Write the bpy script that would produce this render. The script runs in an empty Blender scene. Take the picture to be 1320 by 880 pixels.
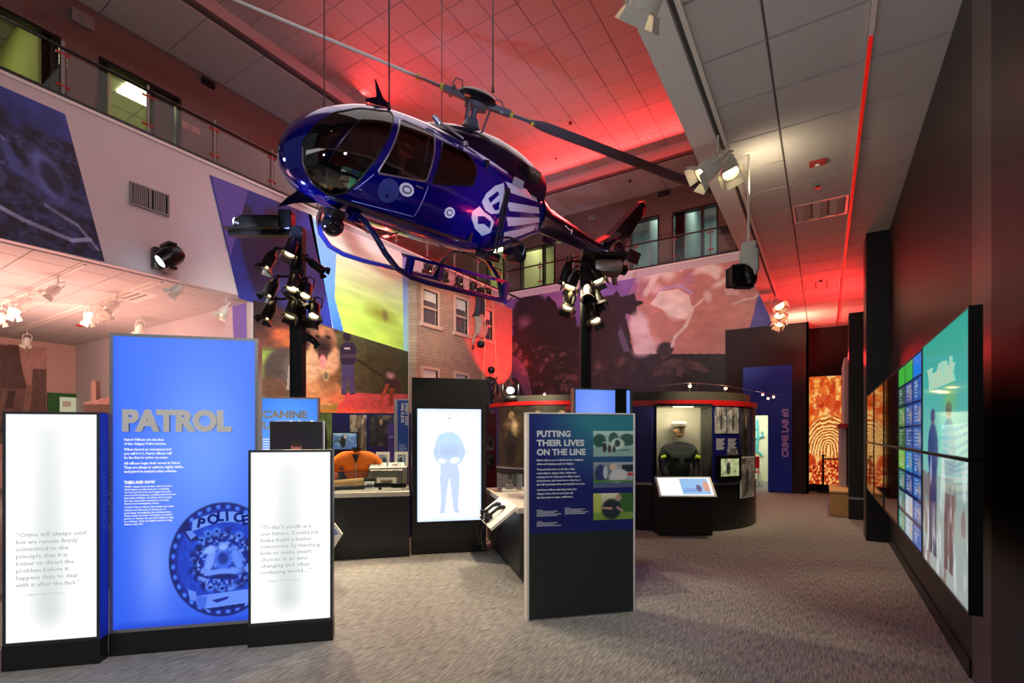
import bpy, bmesh, math, random
import numpy as np
from mathutils import Vector, Matrix, Euler
PI = math.pi
R = math.radians
sc = bpy.context.scene
COL = sc.collection

# ------------------------------------------------------------------ camera, world, lights, exposure
F_PX = 640.0; YAW = math.atan2(402, 640); SN, CS = math.sin(YAW), math.cos(YAW); EYE = 1.6
cd = bpy.data.cameras.new('camera'); cam = bpy.data.objects.new('camera', cd); COL.objects.link(cam)
cd.sensor_width = 36; cd.lens = 36*F_PX/1320; cd.shift_y = 120/1320; cd.clip_start = .05
cam.location = (0, 0, EYE); cam.rotation_euler = (PI/2, 0, YAW)
sc.camera = cam
sc.view_settings.view_transform = 'Standard'; sc.view_settings.look = 'None'
sc.view_settings.exposure = 0.0; sc.view_settings.gamma = 1; sc.view_settings.use_curve_mapping = False
w = bpy.data.worlds.new('world'); sc.world = w; w.use_nodes = True
w.node_tree.nodes['Background'].inputs[0].default_value = (.8, .85, 1, 1)
w.node_tree.nodes['Background'].inputs[1].default_value = .16

def aim(o, target):
    d = Vector(target) - o.location
    o.rotation_euler = d.to_track_quat('-Z', 'Y').to_euler()
def area(name, loc, target, sx, sy, e, col, spread=180):
    l = bpy.data.lights.new(name, 'AREA'); l.shape = 'RECTANGLE'; l.size = sx; l.size_y = sy; l.energy = e; l.color = col; l.spread = R(spread)
    o = bpy.data.objects.new(name, l); COL.objects.link(o); o.location = loc; aim(o, target); return o
def spot(name, loc, target, e, col, ang=40, blend=.5, r=.04):
    l = bpy.data.lights.new(name, 'SPOT'); l.energy = e; l.color = col; l.spot_size = R(ang); l.spot_blend = blend; l.shadow_soft_size = r
    o = bpy.data.objects.new(name, l); COL.objects.link(o); o.location = loc; aim(o, target); return o
RED = (1, .03, .03); WARM = (1, .80, .52); WHITE = (1, .95, .88); COOL = (.6, .75, 1)
# red wash in the raised ceiling tray, from the cove ledges
area('cove_light', (-6.6, 15.2, 10.12), (-6.6, 10.0, 10.6), 7.2, .12, 420, RED)
area('cove_light', (-10.25, 9.0, 10.12), (-6.0, 9.0, 10.6), .12, 12, 340, RED)
# projectors and stage spots on the fascia and the murals
spot('fascia_spot', (-3.0, 2.0, 4.4), (-10.3, 3.4, 5.9), 270, (1, .72, .82), 80, 1)
spot('mural_spot', (-4.6, 7.5, 3.6), (-8.3, 15.9, 5.4), 760, (.78, .66, 1), 70, .9)
spot('mural_spot', (-1.6, 9.0, 4.4), (-3.6, 15.9, 5.4), 560, (1, .84, .80), 55, .8)
spot('projector_beam', (-6.5, 4.7, 4.5), (-10.3, 9.4, 5.9), 1300, (.88, .97, 1), 46, .5)
spot('blue_beam', (-6.9, 3.6, 4.5), (-10.3, 6.6, 5.6), 110, (.7, .8, 1), 60, .9)
spot('mural_spot', (-6.4, 6.6, 3.9), (-10.3, 8.4, 3.1), 620, (1, .95, .86), 90, .9)
spot('mural_spot', (-6.9, 3.8, 3.9), (-10.3, 6.9, 3.1), 420, (1, .95, .86), 80, .9)
spot('brick_spot', (-7.6, 10.3, 6.0), (-10.1, 13.2, 4.6), 190, WARM, 90, .8)
spot('brick_red_spot', (-8.1, 15.6, 2.9), (-9.95, 14.7, 4.9), 1500, RED, 62, .4)
spot('upper_wall_wash', (-4.5, 8.0, 6.9), (-9, 17.2, 8.6), 230, (1, .66, .5), 100, 1)
spot('upper_wall_wash', (-4.0, 3.0, 6.9), (-12.2, 4.5, 8.6), 150, (1, .72, .64), 100, 1)
# helicopter: added cool fill spots hanging at no fixture
spot('heli_fill', (-1.4, 3.2, 4.5), (-5.2, 6.2, 5.8), 520, (.55, .65, 1), 60, .8, .06)
spot('heli_fill', (-6.7, 4.2, 4.5), (-6.2, 5.2, 5.4), 70, (.35, .45, 1), 90, .8, .06)
spot('heli_fill', (-2.8, 6.2, 4.2), (-5.0, 8.2, 5.6), 300, (.5, .6, 1), 80, .8, .06)
# floor pools
spot('floor_spot', (-6.5, 4.5, 4.2), (-3.6, 3.8, 0), 800, WARM, 56, .25, .03)
spot('floor_spot', (-4.2, 3.4, 4.5), (-3.2, 3.0, 0), 260, WARM, 60, .5, .03)
spot('floor_spot', (-2.8, 6.3, 3.7), (-1.9, 7.6, .2), 280, WARM, 84, .6, .03)
spot('floor_spot', (-.87, 3.9, 4.4), (-1.4, 2.4, 0), 130, WHITE, 90, .9, .03)
spot('floor_spot', (-.87, 9.3, 4.3), (-.4, 9.5, 0), 230, WARM, 95, .9, .05)
spot('floor_spot', (.29, 12.5, 4.4), (-.3, 12.5, 0), 230, WARM, 95, .9, .05)
spot('track_glow', (-.6, 5.9, 4.2), (-.5, 6.1, 4.65), 16, WARM, 160, 1, .08)
spot('track_glow', (-.6, 14.6, 3.9), (-.5, 14.8, 4.65), 60, WARM, 160, 1, .05)
# red lamps washing the low ceiling at the back right
area('red_flood', (.42, 12.3, 3.3), (.0, 11.8, 4.65), .3, 1.6, 95, RED)
area('red_flood', (.55, 15.2, 3.5), (-.2, 15.0, 4.65), .3, 1.4, 70, RED)
# added fill, no fixtures: camera side and under the upper ceiling
area('camera_fill', (-1.6, -1.2, 4.4), (-2.4, 1.8, .8), 4, 1.2, 42, WHITE)
area('atrium_fill', (-6, 8, 9.8), (-6, 8, 0), 5, 8, 150, (1, .92, .92))
# salmon gallery on the left: added fill, the pink aimed up at its ceiling
area('pink_upfill', (-13.5, 2.6, 2.3), (-13.5, 2.6, 4.5), 4.5, 4.5, 310, (1, .46, .38))
area('warm_fill', (-14.5, 3.2, 4.3), (-16.5, 4.6, 1.5), 3, 3, 190, (1, .64, .48))
# red ledge light under the dog mural and behind the rescue wall
area('red_ledge_light', (-10.08, 8.5, 2.0), (-10.35, 8.5, 2.7), .06, 4.4, 20, (1, .06, .01))
area('red_ledge_light', (-9.7, 11.2, 2.02), (-9.95, 11.2, 2.9), .06, 1.2, 20, (1, .06, .01))
# exhibit lights and added fill
spot('floor_spot', (-3.05, 6.25, 3.72), (-3.7, 3.3, 0), 2600, WARM, 62, .2, .03)
spot('panel_fill', (-.87, .7, 4.4), (-3.9, 1.8, 1.4), 420, WHITE, 48, .7)  # this and the next added to lift the dark panel lettering
spot('panel_fill', (-.87, 1.8, 4.4), (-1.8, 4.0, 1.2), 170, WHITE, 44, .7)
spot('ceiling_bounce_fill', (-.3, 3.2, 1.6), (-.1, 4.2, 4.65), 42, (1, .95, .92), 130, 1, .3)  # unseen uplight added in place of bounced track light
spot('case_light', (-5.0, 5.2, 3.3), (-5.6, 4.9, 1.0), 110, WARM, 80, .8)
spot('case_light', (-3.2, 6.6, 3.2), (-3.5, 5.9, .9), 130, WARM, 80, .8)
spot('drum_light', (-5.2, 8.8, 3.4), (-6.2, 10.2, 1.6), 420, WARM, 90, .8)
spot('drum_light', (-1.0, 7.8, 3.4), (-1.7, 9.0, 1.7), 170, WARM, 64, .8)

# ------------------------------------------------------------------ projection helpers for measuring real places
def onX(px, py, x):
    u = (px-660)/F_PX; D = x/(-SN+u*CS); return Vector((x, D*(CS+u*SN), EYE+D*(560-py)/F_PX))
def onY(px, py, y):
    u = (px-660)/F_PX; D = y/(CS+u*SN); return Vector((D*(-SN+u*CS), y, EYE+D*(560-py)/F_PX))
def onZ(px, py, z):
    D = (z-EYE)*F_PX/(560-py); u = (px-660)/F_PX; return Vector((D*(-SN+u*CS), D*(CS+u*SN), z))
def atD(px, py, D):
    u = (px-660)/F_PX; return Vector((D*(-SN+u*CS), D*(CS+u*SN), EYE+D*(560-py)/F_PX))

# ------------------------------------------------------------------ materials
def lin(c): return tuple(((v/255)/12.92 if v <= 10.3 else (((v/255)+.055)/1.055)**2.4) for v in c[:3])
def nm(name):
    m = bpy.data.materials.new(name); m.use_nodes = True; return m, m.node_tree, m.node_tree.nodes['Principled BSDF']
def mat(name, col, rough=.6, metal=0, bump=0, bscale=60, coat=0, var=.08, spec=.5):
    m, nt, b = nm(name); N = nt.nodes; L = nt.links
    tc = N.new('ShaderNodeTexCoord'); nz = N.new('ShaderNodeTexNoise'); nz.inputs['Scale'].default_value = bscale; nz.inputs['Detail'].default_value = 3
    L.new(tc.outputs['Object'], nz.inputs['Vector'])
    mx = N.new('ShaderNodeMix'); mx.data_type = 'RGBA'; c = lin(col)
    mx.inputs[6].default_value = tuple(v*(1-var) for v in c)+(1,); mx.inputs[7].default_value = tuple(min(1, v*(1+var)) for v in c)+(1,)
    L.new(nz.outputs['Fac'], mx.inputs[0]); L.new(mx.outputs[2], b.inputs['Base Color'])
    b.inputs['Roughness'].default_value = rough; b.inputs['Metallic'].default_value = metal; b.inputs['Specular IOR Level'].default_value = spec
    b.inputs['Coat Weight'].default_value = coat; b.inputs['Coat Roughness'].default_value = .03
    if bump:
        bp = N.new('ShaderNodeBump'); bp.inputs['Strength'].default_value = bump; bp.inputs['Distance'].default_value = .01
        L.new(nz.outputs['Fac'], bp.inputs['Height']); L.new(bp.outputs[0], b.inputs['Normal'])
    return m
def emat(name, col, strength=1.0, base=None):
    m, nt, b = nm(name); c = lin(col)
    b.inputs['Base Color'].default_value = (lin(base) if base else (0, 0, 0))+(1,); b.inputs['Roughness'].default_value = .5
    b.inputs['Emission Color'].default_value = c+(1,); b.inputs['Emission Strength'].default_value = strength
    return m
def glassmat(name, tint=(1, 1, 1), refl=.08, rough=0.0, k=1.0):
    m, nt, b = nm(name); N = nt.nodes; L = nt.links; N.remove(b)
    t = N.new('ShaderNodeBsdfTransparent'); t.inputs[0].default_value = tuple(tint)+(1,)
    g = N.new('ShaderNodeBsdfGlossy'); g.inputs['Roughness'].default_value = rough
    fr = N.new('ShaderNodeFresnel'); fr.inputs['IOR'].default_value = 1.5
    ad = N.new('ShaderNodeMath'); ad.operation = 'MULTIPLY_ADD'; ad.inputs[1].default_value = k; ad.inputs[2].default_value = refl-.04; L.new(fr.outputs[0], ad.inputs[0])
    mx = N.new('ShaderNodeMixShader'); L.new(ad.outputs[0], mx.inputs[0]); L.new(t.outputs[0], mx.inputs[1]); L.new(g.outputs[0], mx.inputs[2])
    L.new(mx.outputs[0], N['Material Output'].inputs[0]); return m
def printmat(name, emit=0.0, diff=1.0, rough=.5):
    m, nt, b = nm(name); N = nt.nodes; L = nt.links
    a = N.new('ShaderNodeVertexColor'); a.layer_name = 'Col'
    if emit:
        L.new(a.outputs[0], b.inputs['Emission Color']); b.inputs['Emission Strength'].default_value = emit
        b.inputs['Base Color'].default_value = (.02, .02, .02, 1)
    else: L.new(a.outputs[0], b.inputs['Base Color'])
    b.inputs['Roughness'].default_value = rough; return m

M = {}
M['black'] = mat('black_satin', (22, 23, 25), .45)
M['plinth'] = mat('black_plinth', (26, 28, 30), .4)
M['blackgreen'] = mat('dark_laminate', (38, 44, 46), .45)
M['charcoal'] = mat('charcoal_wall', (34, 32, 31), .42, var=.05, bscale=4)
M['darkwall'] = mat('dark_wall', (30, 24, 26), .7)
M['brownwall'] = mat('brown_wall', (112, 95, 86), .8)
M['offwhite'] = mat('offwhite_wall', (205, 198, 200), .7)
M['white'] = mat('white_paint', (225, 222, 216), .5)
M['fixwhite'] = mat('white_enamel', (228, 224, 212), .35)
M['fixblack'] = mat('black_enamel', (14, 14, 16), .3)
M['silver'] = mat('brushed_aluminium', (190, 190, 192), .32, .9)
M['grey'] = mat('grey_paint', (128, 128, 128), .5)
M['ceilgrid'] = mat('ceiling_grid', (84, 82, 82), .8)
M['tile'] = mat('ceiling_tile', (196, 194, 190), .9, bump=.25, bscale=160, var=.10)
M['blue'] = mat('blue_panel', (12, 48, 178), .45)
M['navy'] = mat('navy_panel', (20, 24, 108), .4)
M['redband'] = mat('red_band', (200, 24, 30), .4)
M['olive'] = mat('olive_band', (70, 70, 58), .6)
M['oak'] = mat('oak_bench', (196, 150, 96), .5, bscale=14, var=.2)
M['deck'] = mat('pale_deck', (205, 200, 190), .4)
M['heliblue'] = mat('blue_metallic_paint', (0, 5, 125), .16, .45, coat=1, var=.02)
M['helidark'] = mat('dark_blue_cowling', (4, 5, 34), .25, .3, coat=.6)
M['rotor'] = mat('grey_rotor', (96, 96, 100), .4, .3)
M['seat'] = mat('dark_seat', (40, 38, 40), .8)
M['exhaust'] = mat('steel_exhaust', (150, 140, 130), .3, 1)
M['orange'] = mat('orange_jacket', (235, 120, 20), .8, bump=.4, bscale=30)
M['tan'] = mat('tan_cloth', (200, 165, 110), .8, bump=.3, bscale=40)
M['skin'] = mat('mannequin_skin', (178, 128, 102), .6)
M['cloth'] = mat('dark_uniform', (34, 36, 44), .85, bump=.3, bscale=30)
M['camo'] = mat('pale_overalls', (150, 140, 122), .85, bump=.4, bscale=18, var=.5)
M['green'] = mat('green_door_frame', (40, 110, 50), .5)
M['hivis'] = mat('hi_vis_yellow', (190, 220, 40), .6)
M['glass'] = glassmat('clear_glass', (.95, .97, .96), .04, 0, .3)
M['heliglass'] = glassmat('tinted_glass', (.30, .31, .33), .10)
M['caseglass'] = glassmat('case_glass', (.95, .97, .97), .12)
M['lens'] = emat('lamp_lens', (255, 226, 160), 5)
M['lenswhite'] = emat('lamp_lens_white', (225, 235, 255), 8)
M['dimlens'] = mat('dark_lens', (20, 22, 30), .05, coat=1)
M['star'] = emat('low_voltage_lamp', (255, 214, 140), 25)
M['roomlight'] = emat('room_light_panel', (255, 255, 225), 9)
M['redled'] = emat('red_led_strip', (255, 30, 16), .5)
M['whiteline'] = emat('white_lettering', (240, 244, 255), .95)
M['letter'] = mat('pale_lettering', (225, 228, 235), .5)
M['greyletter'] = mat('grey_raised_letter', (214, 214, 214), .6)
M['black_screen'] = mat('dark_screen', (8, 9, 16), .04, spec=1)
M['cable'] = mat('steel_cable', (60, 56, 56), .5, .6)
M['redsign'] = mat('red_alarm', (170, 50, 40), .5)
M['print'] = printmat('printed_graphic')
M['screen'] = printmat('lit_screen', .95)
M['light1'] = printmat('backlit_white', 1.12)
M['light2'] = printmat('backlit_blue', 1.05)

def carpet():
    m, nt, b = nm('streaked_carpet'); N = nt.nodes; L = nt.links
    tc = N.new('ShaderNodeTexCoord'); mp = N.new('ShaderNodeMapping'); mp.inputs['Rotation'].default_value = (0, 0, R(-8)); mp.inputs['Scale'].default_value = (62, 5, 1)
    L.new(tc.outputs['Object'], mp.inputs[0])
    n1 = N.new('ShaderNodeTexNoise'); n1.inputs['Scale'].default_value = 1.6; n1.inputs['Detail'].default_value = 4; n1.inputs['Roughness'].default_value = .65; L.new(mp.outputs[0], n1.inputs[0])
    n2 = N.new('ShaderNodeTexNoise'); n2.inputs['Scale'].default_value = 240; L.new(tc.outputs['Object'], n2.inputs[0])
    a = N.new('ShaderNodeMath'); a.operation = 'MULTIPLY_ADD'; a.inputs[1].default_value = .3; L.new(n2.outputs[0], a.inputs[0]); L.new(n1.outputs[0], a.inputs[2])
    cr = N.new('ShaderNodeValToRGB'); cr.color_ramp.elements[0].position = .42; cr.color_ramp.elements[1].position = .86
    cr.color_ramp.elements[0].color = lin((70, 68, 70))+(1,); cr.color_ramp.elements[1].color = lin((176, 172, 168))+(1,)
    L.new(a.outputs[0], cr.inputs[0]); L.new(cr.outputs[0], b.inputs['Base Color']); b.inputs['Roughness'].default_value = .95; b.inputs['Specular IOR Level'].default_value = .1
    bp = N.new('ShaderNodeBump'); bp.inputs['Strength'].default_value = .5; bp.inputs['Distance'].default_value = .006; L.new(a.outputs[0], bp.inputs['Height']); L.new(bp.outputs[0], b.inputs['Normal'])
    return m
M['carpet'] = carpet()
def brick():
    m, nt, b = nm('pale_brick'); N = nt.nodes; L = nt.links
    tc = N.new('ShaderNodeTexCoord'); mp = N.new('ShaderNodeMapping'); mp.inputs['Rotation'].default_value = (R(90), 0, 0); L.new(tc.outputs['Object'], mp.inputs[0])
    br = N.new('ShaderNodeTexBrick'); br.inputs['Scale'].default_value = 1.7; br.inputs['Brick Width'].default_value = .24; br.inputs['Row Height'].default_value = .165; br.inputs['Mortar Size'].default_value = .009
    br.inputs['Color1'].default_value = lin((168, 140, 116))+(1,); br.inputs['Color2'].default_value = lin((152, 126, 106))+(1,); br.inputs['Mortar'].default_value = lin((118, 98, 84))+(1,)
    L.new(mp.outputs[0], br.inputs[0]); L.new(br.outputs[0], b.inputs['Base Color']); b.inputs['Roughness'].default_value = .85
    bp = N.new('ShaderNodeBump'); bp.invert = True; bp.inputs['Strength'].default_value = .6; bp.inputs['Distance'].default_value = .01; L.new(br.outputs[1], bp.inputs['Height']); L.new(bp.outputs[0], b.inputs['Normal'])
    return m
M['brick'] = brick()

# ------------------------------------------------------------------ object helpers
def tag(o, label=None, cat=None, group=None, kind=None):
    if label: o['label'] = label
    if cat: o['category'] = cat
    if group: o['group'] = group
    if kind: o['kind'] = kind
    return o
def thing(name, label, cat, loc=(0, 0, 0), rz=0, group=None, rot=None):
    o = bpy.data.objects.new(name, None); COL.objects.link(o); o.location = loc
    o.rotation_euler = rot if rot else (0, 0, rz); o.empty_display_size = .1
    return tag(o, label, cat, group)
def struct(name, loc=(0, 0, 0), rz=0):
    o = bpy.data.objects.new(name, None); COL.objects.link(o); o.location = loc; o.rotation_euler = (0, 0, rz)
    o['kind'] = 'structure'; return o
class MB:
    def __init__(s): s.v = []; s.f = []
    def add(s, vs, fs):
        n = len(s.v); s.v += [tuple(v) for v in vs]; s.f += [tuple(i+n for i in f) for f in fs]; return s
    def box(s, x0, y0, z0, x1, y1, z1, bev=0):
        if bev:
            bm = bmesh.new(); bmesh.ops.create_cube(bm, size=1)
            for v in bm.verts: v.co = Vector(((x0+x1)/2+v.co.x*(x1-x0), (y0+y1)/2+v.co.y*(y1-y0), (z0+z1)/2+v.co.z*(z1-z0)))
            bmesh.ops.bevel(bm, geom=bm.edges[:], offset=bev, segments=2, affect='EDGES', profile=.5)
            bm.verts.index_update(); vs = [v.co[:] for v in bm.verts]; fs = [[v.index for v in f.verts] for f in bm.faces]; bm.free(); return s.add(vs, fs)
        return s.add([(x0, y0, z0), (x1, y0, z0), (x1, y1, z0), (x0, y1, z0), (x0, y0, z1), (x1, y0, z1), (x1, y1, z1), (x0, y1, z1)],
                     [(0, 3, 2, 1), (4, 5, 6, 7), (0, 1, 5, 4), (1, 2, 6, 5), (2, 3, 7, 6), (3, 0, 4, 7)])
    def cyl(s, p0, p1, r0, r1=None, n=16, caps=True):
        r1 = r0 if r1 is None else r1; p0 = Vector(p0); p1 = Vector(p1); q = (p1-p0).to_track_quat('Z', 'Y'); vs = []
        for p, r in ((p0, r0), (p1, r1)):
            for i in range(n): a = 2*PI*i/n; vs.append(p+q@Vector((r*math.cos(a), r*math.sin(a), 0)))
        fs = [(i, (i+1) % n, n+(i+1) % n, n+i) for i in range(n)]
        if caps: fs += [tuple(range(n-1, -1, -1)), tuple(range(n, 2*n))]
        return s.add(vs, fs)
    def lathe(s, prof, n=24, p=(0, 0, 0), q=None):
        p = Vector(p); vs = []; k = len(prof)
        for i in range(n):
            a = 2*PI*i/n
            for r, z in prof:
                c = Vector((r*math.cos(a), r*math.sin(a), z)); vs.append(p+(q@c if q else c))
        fs = []
        for i in range(n):
            j = (i+1) % n
            for t in range(k-1): fs.append((i*k+t, j*k+t, j*k+t+1, i*k+t+1))
        return s.add(vs, fs)
    def sph(s, c, r, sx=1, sy=1, sz=1, n=16, q=None):
        prof = [(math.sin(PI*t/(n//2)), -math.cos(PI*t/(n//2))) for t in range(n//2+1)]
        vs0 = len(s.v); s.lathe(prof, n)
        c = Vector(c)
        for i in range(vs0, len(s.v)):
            v = Vector(s.v[i]); v = Vector((v.x*r*sx, v.y*r*sy, v.z*r*sz)); s.v[i] = tuple(c+(q@v if q else v))
        return s
    def tube(s, pts, r, n=10, closed=False):
        pts = [Vector(p) for p in pts]; k = len(pts); rr = r if isinstance(r, (list, tuple)) else [r]*k; vs = []; prev = None
        for i, p in enumerate(pts):
            t = (pts[min(i+1, k-1)]-pts[max(i-1, 0)]).normalized()
            if prev is None: x = t.orthogonal().normalized()
            else: x = (prev-t*prev.dot(t)).normalized()
            prev = x; y = t.cross(x)
            for j in range(n): a = 2*PI*j/n; vs.append(p+rr[i]*(x*math.cos(a)+y*math.sin(a)))
        fs = [(i*n+j, i*n+(j+1) % n, (i+1)*n+(j+1) % n, (i+1)*n+j) for i in range(k-1) for j in range(n)]
        fs += [tuple(range(n-1, -1, -1)), tuple(range((k-1)*n, k*n))]
        return s.add(vs, fs)
    def prism(s, pts, ax, a, b):   # polygon pts (2D) extruded along axis ax from a to b
        def mk(p, t): l = list(p); l.insert(ax, t); return tuple(l)
        n = len(pts); vs = [mk(p, a) for p in pts]+[mk(p, b) for p in pts]
        return s.add(vs, [tuple(range(n-1, -1, -1)), tuple(range(n, 2*n))]+[(i, (i+1) % n, n+(i+1) % n, n+i) for i in range(n)])
    def build(s, name, m, parent=None, smooth=False, label=None, kind=None):
        me = bpy.data.meshes.new(name); me.from_pydata(s.v, [], s.f); me.materials.append(m)
        bm = bmesh.new(); bm.from_mesh(me); bmesh.ops.recalc_face_normals(bm, faces=bm.faces[:])
        if smooth:
            for f in bm.faces: f.smooth = True
            for e in bm.edges:
                if len(e.link_faces) == 2 and e.calc_face_angle(0) > R(38): e.smooth = False
        bm.to_mesh(me); bm.free()
        o = bpy.data.objects.new(name, me); COL.objects.link(o); o.parent = parent
        return tag(o, label, kind=kind)
def box(name, m, b, parent=None, bev=0, **k): return MB().box(*b, bev=bev).build(name, m, parent, **k)
def copy_tree(o, parent=None):
    c = o.copy(); COL.objects.link(c); c.parent = parent
    for ch in list(o.children): copy_tree(ch, c)
    return c
FONTB = None
def text(s, size, m, parent, loc, rot=(PI/2, 0, 0), off=0, ext=.001, align='LEFT', name='lettering', sx=1, ls=1.0, cs=1.0, res=3, fit=None):
    cu = bpy.data.curves.new('txt', 'FONT'); cu.body = s; cu.size = size; cu.offset = off; cu.extrude = ext; cu.align_x = align
    cu.space_line = ls; cu.space_character = cs; cu.resolution_u = res
    t = bpy.data.objects.new('txt', cu); COL.objects.link(t)
    dg = bpy.context.evaluated_depsgraph_get(); me = bpy.data.meshes.new_from_object(t.evaluated_get(dg))
    bpy.data.objects.remove(t); bpy.data.curves.remove(cu)
    me.name = name; me.materials.clear(); me.materials.append(m)
    o = bpy.data.objects.new(name, me); COL.objects.link(o); o.parent = parent; o.location = loc; o.rotation_euler = rot
    if fit: sx = fit/max(1e-6, max(v.co.x for v in me.vertices)-min(v.co.x for v in me.vertices))
    o.scale = (sx, 1, 1)
    return o
def block(lines, size, m, parent, x, z, pitch, gap, fit, off=.001, y=.001):
    k = max(lines, key=len); t = text(k, size, m, parent, (0, 0, 0), off=off, res=1, fit=fit); s = t.scale.x; bpy.data.objects.remove(t)
    for ln in lines:
        if ln: text(ln, size, m, parent, (x, y, z), off=off, ext=.0004, res=1, sx=s); z -= pitch
        else: z -= gap

# ------------------------------------------------------------------ print painter (flat graphics as coloured grids)
def vnoise(h, w, cells, seed, octv=3):
    rs = np.random.RandomState(seed); out = np.zeros((h, w)); amp = 1; tot = 0
    for o in range(octv):
        cy, cx = (cells if isinstance(cells, tuple) else (cells, cells)); cy = int(cy*2**o)+1; cx = int(cx*2**o)+1
        g = rs.rand(cy+1, cx+1); y = np.linspace(0, cy-1e-6, h); x = np.linspace(0, cx-1e-6, w)
        yi = y.astype(int); xi = x.astype(int); fy = (y-yi)[:, None]; fx = (x-xi)[None]; fy = fy*fy*(3-2*fy); fx = fx*fx*(3-2*fx)
        v = (g[yi][:, xi]*(1-fy)*(1-fx)+g[yi+1][:, xi]*fy*(1-fx)+g[yi][:, xi+1]*(1-fy)*fx+g[yi+1][:, xi+1]*fy*fx)
        out += v*amp; tot += amp; amp *= .5
    return out/tot
class Pr:
    def __init__(s, w, h, c0, c1=None):
        s.w, s.h = w, h; s.U, s.V = np.meshgrid(np.linspace(0, 1, w), np.linspace(0, 1, h))
        c0 = np.array(c0, float); c1 = c0 if c1 is None else np.array(c1, float)
        s.a = c0+(c1-c0)*s.V[..., None]
    def mix(s, m, col, al=1):
        m = np.clip(m, 0, 1)[..., None]*al; s.a = s.a*(1-m)+np.array(col, float)*m; return s
    def ell(s, cx, cy, rx, ry, col, rot=0, soft=.12, al=1):
        c, n = math.cos(R(rot)), math.sin(R(rot)); x = (s.U-cx); y = (s.V-cy)*s.h/s.w; ry2 = ry*s.h/s.w
        X = (x*c+y*n)/rx; Y = (-x*n+y*c)/ry2; d = np.sqrt(X*X+Y*Y); return s.mix((1+soft-d)/(2*soft), col, al)
    def pmask(s, pts):
        inside = np.zeros(s.U.shape, bool); n = len(pts)
        for i in range(n):
            x0, y0 = pts[i]; x1, y1 = pts[(i+1) % n]
            if y0 == y1: continue
            c = ((y0 > s.V) != (y1 > s.V)) & (s.U < (x1-x0)*(s.V-y0)/(y1-y0)+x0); inside ^= c
        return inside.astype(float)
    def poly(s, pts, col, al=1, col2=None):
        m = s.pmask(pts)
        if col2 is not None:
            vs = [p[1] for p in pts]; t = np.clip((s.V-min(vs))/(max(vs)-min(vs)+1e-9), 0, 1)[..., None]
            cc = np.array(col, float)+(np.array(col2, float)-np.array(col, float))*t; mm = m[..., None]*al; s.a = s.a*(1-mm)+cc*mm; return s
        return s.mix(m, col, al)
    def rect(s, x0, y0, x1, y1, col, al=1, col2=None): return s.poly([(x0, y0), (x1, y0), (x1, y1), (x0, y1)], col, al, col2)
    def line(s, pts, wd, col, al=1):
        for (x0, y0), (x1, y1) in zip(pts[:-1], pts[1:]):
            dx, dy = x1-x0, (y1-y0)*s.h/s.w; L2 = dx*dx+dy*dy+1e-12; X = s.U-x0; Y = (s.V-y0)*s.h/s.w
            t = np.clip((X*dx+Y*dy)/L2, 0, 1); d = np.hypot(X-t*dx, Y-t*dy); s.mix((wd-d)/(wd*.4)+.3, col, al)
        return s
    def tex(s, amt, cells=8, seed=1, mask=None, octv=4):
        n = (vnoise(s.h, s.w, cells, seed, octv)-.5)*2*amt; n = n if mask is None else n*mask; s.a = s.a*(1+n[..., None]); return s
    def blot(s, cols, cells, seed, mask=None, al=.6):
        for i, c in enumerate(cols):
            n = vnoise(s.h, s.w, cells, seed+i*7, 3); m = np.clip((n-.54)*9, 0, 1); s.mix(m if mask is None else m*mask, c, al)
        return s
    def build(s, name, m, parent, corners=None, fn=None, label=None, kind=None, hole=None):
        h, w = s.h, s.w
        if fn is None:
            a, b, c, d = [np.array(p, float) for p in corners]   # bl br tr tl
            U, V = s.U[..., None], s.V[..., None]; co = a*(1-U)*(1-V)+b*U*(1-V)+c*U*V+d*(1-U)*V
        else: co = fn(s.U, s.V)
        idx = np.arange(h*w).reshape(h, w); q = np.stack([idx[:-1, :-1], idx[:-1, 1:], idx[1:, 1:], idx[1:, :-1]], -1).reshape(-1, 4)
        if hole is not None:
            k = s.pmask(hole)[:-1, :-1].reshape(-1) < .5 if not isinstance(hole, np.ndarray) else hole[:-1, :-1].reshape(-1) < .5
            q = q[k]
        me = bpy.data.meshes.new(name); me.vertices.add(h*w); me.vertices.foreach_set('co', co.reshape(-1)); nq = len(q)
        me.loops.add(nq*4); me.loops.foreach_set('vertex_index', q.reshape(-1).astype(np.int32)); me.polygons.add(nq)
        me.polygons.foreach_set('loop_start', np.arange(0, nq*4, 4, dtype=np.int32)); me.update(calc_edges=True); me.validate()
        rgb = np.clip(s.a, 0, 255)/255; rgb = np.where(rgb <= .04045, rgb/12.92, ((rgb+.055)/1.055)**2.4)
        at = me.color_attributes.new('Col', 'FLOAT_COLOR', 'POINT'); at.data.foreach_set('color', np.concatenate([rgb, np.ones((h, w, 1))], -1).reshape(-1).astype(np.float32))
        me.materials.append(m); o = bpy.data.objects.new(name, me); COL.objects.link(o); o.parent = parent
        return tag(o, label, kind=kind)
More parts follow.
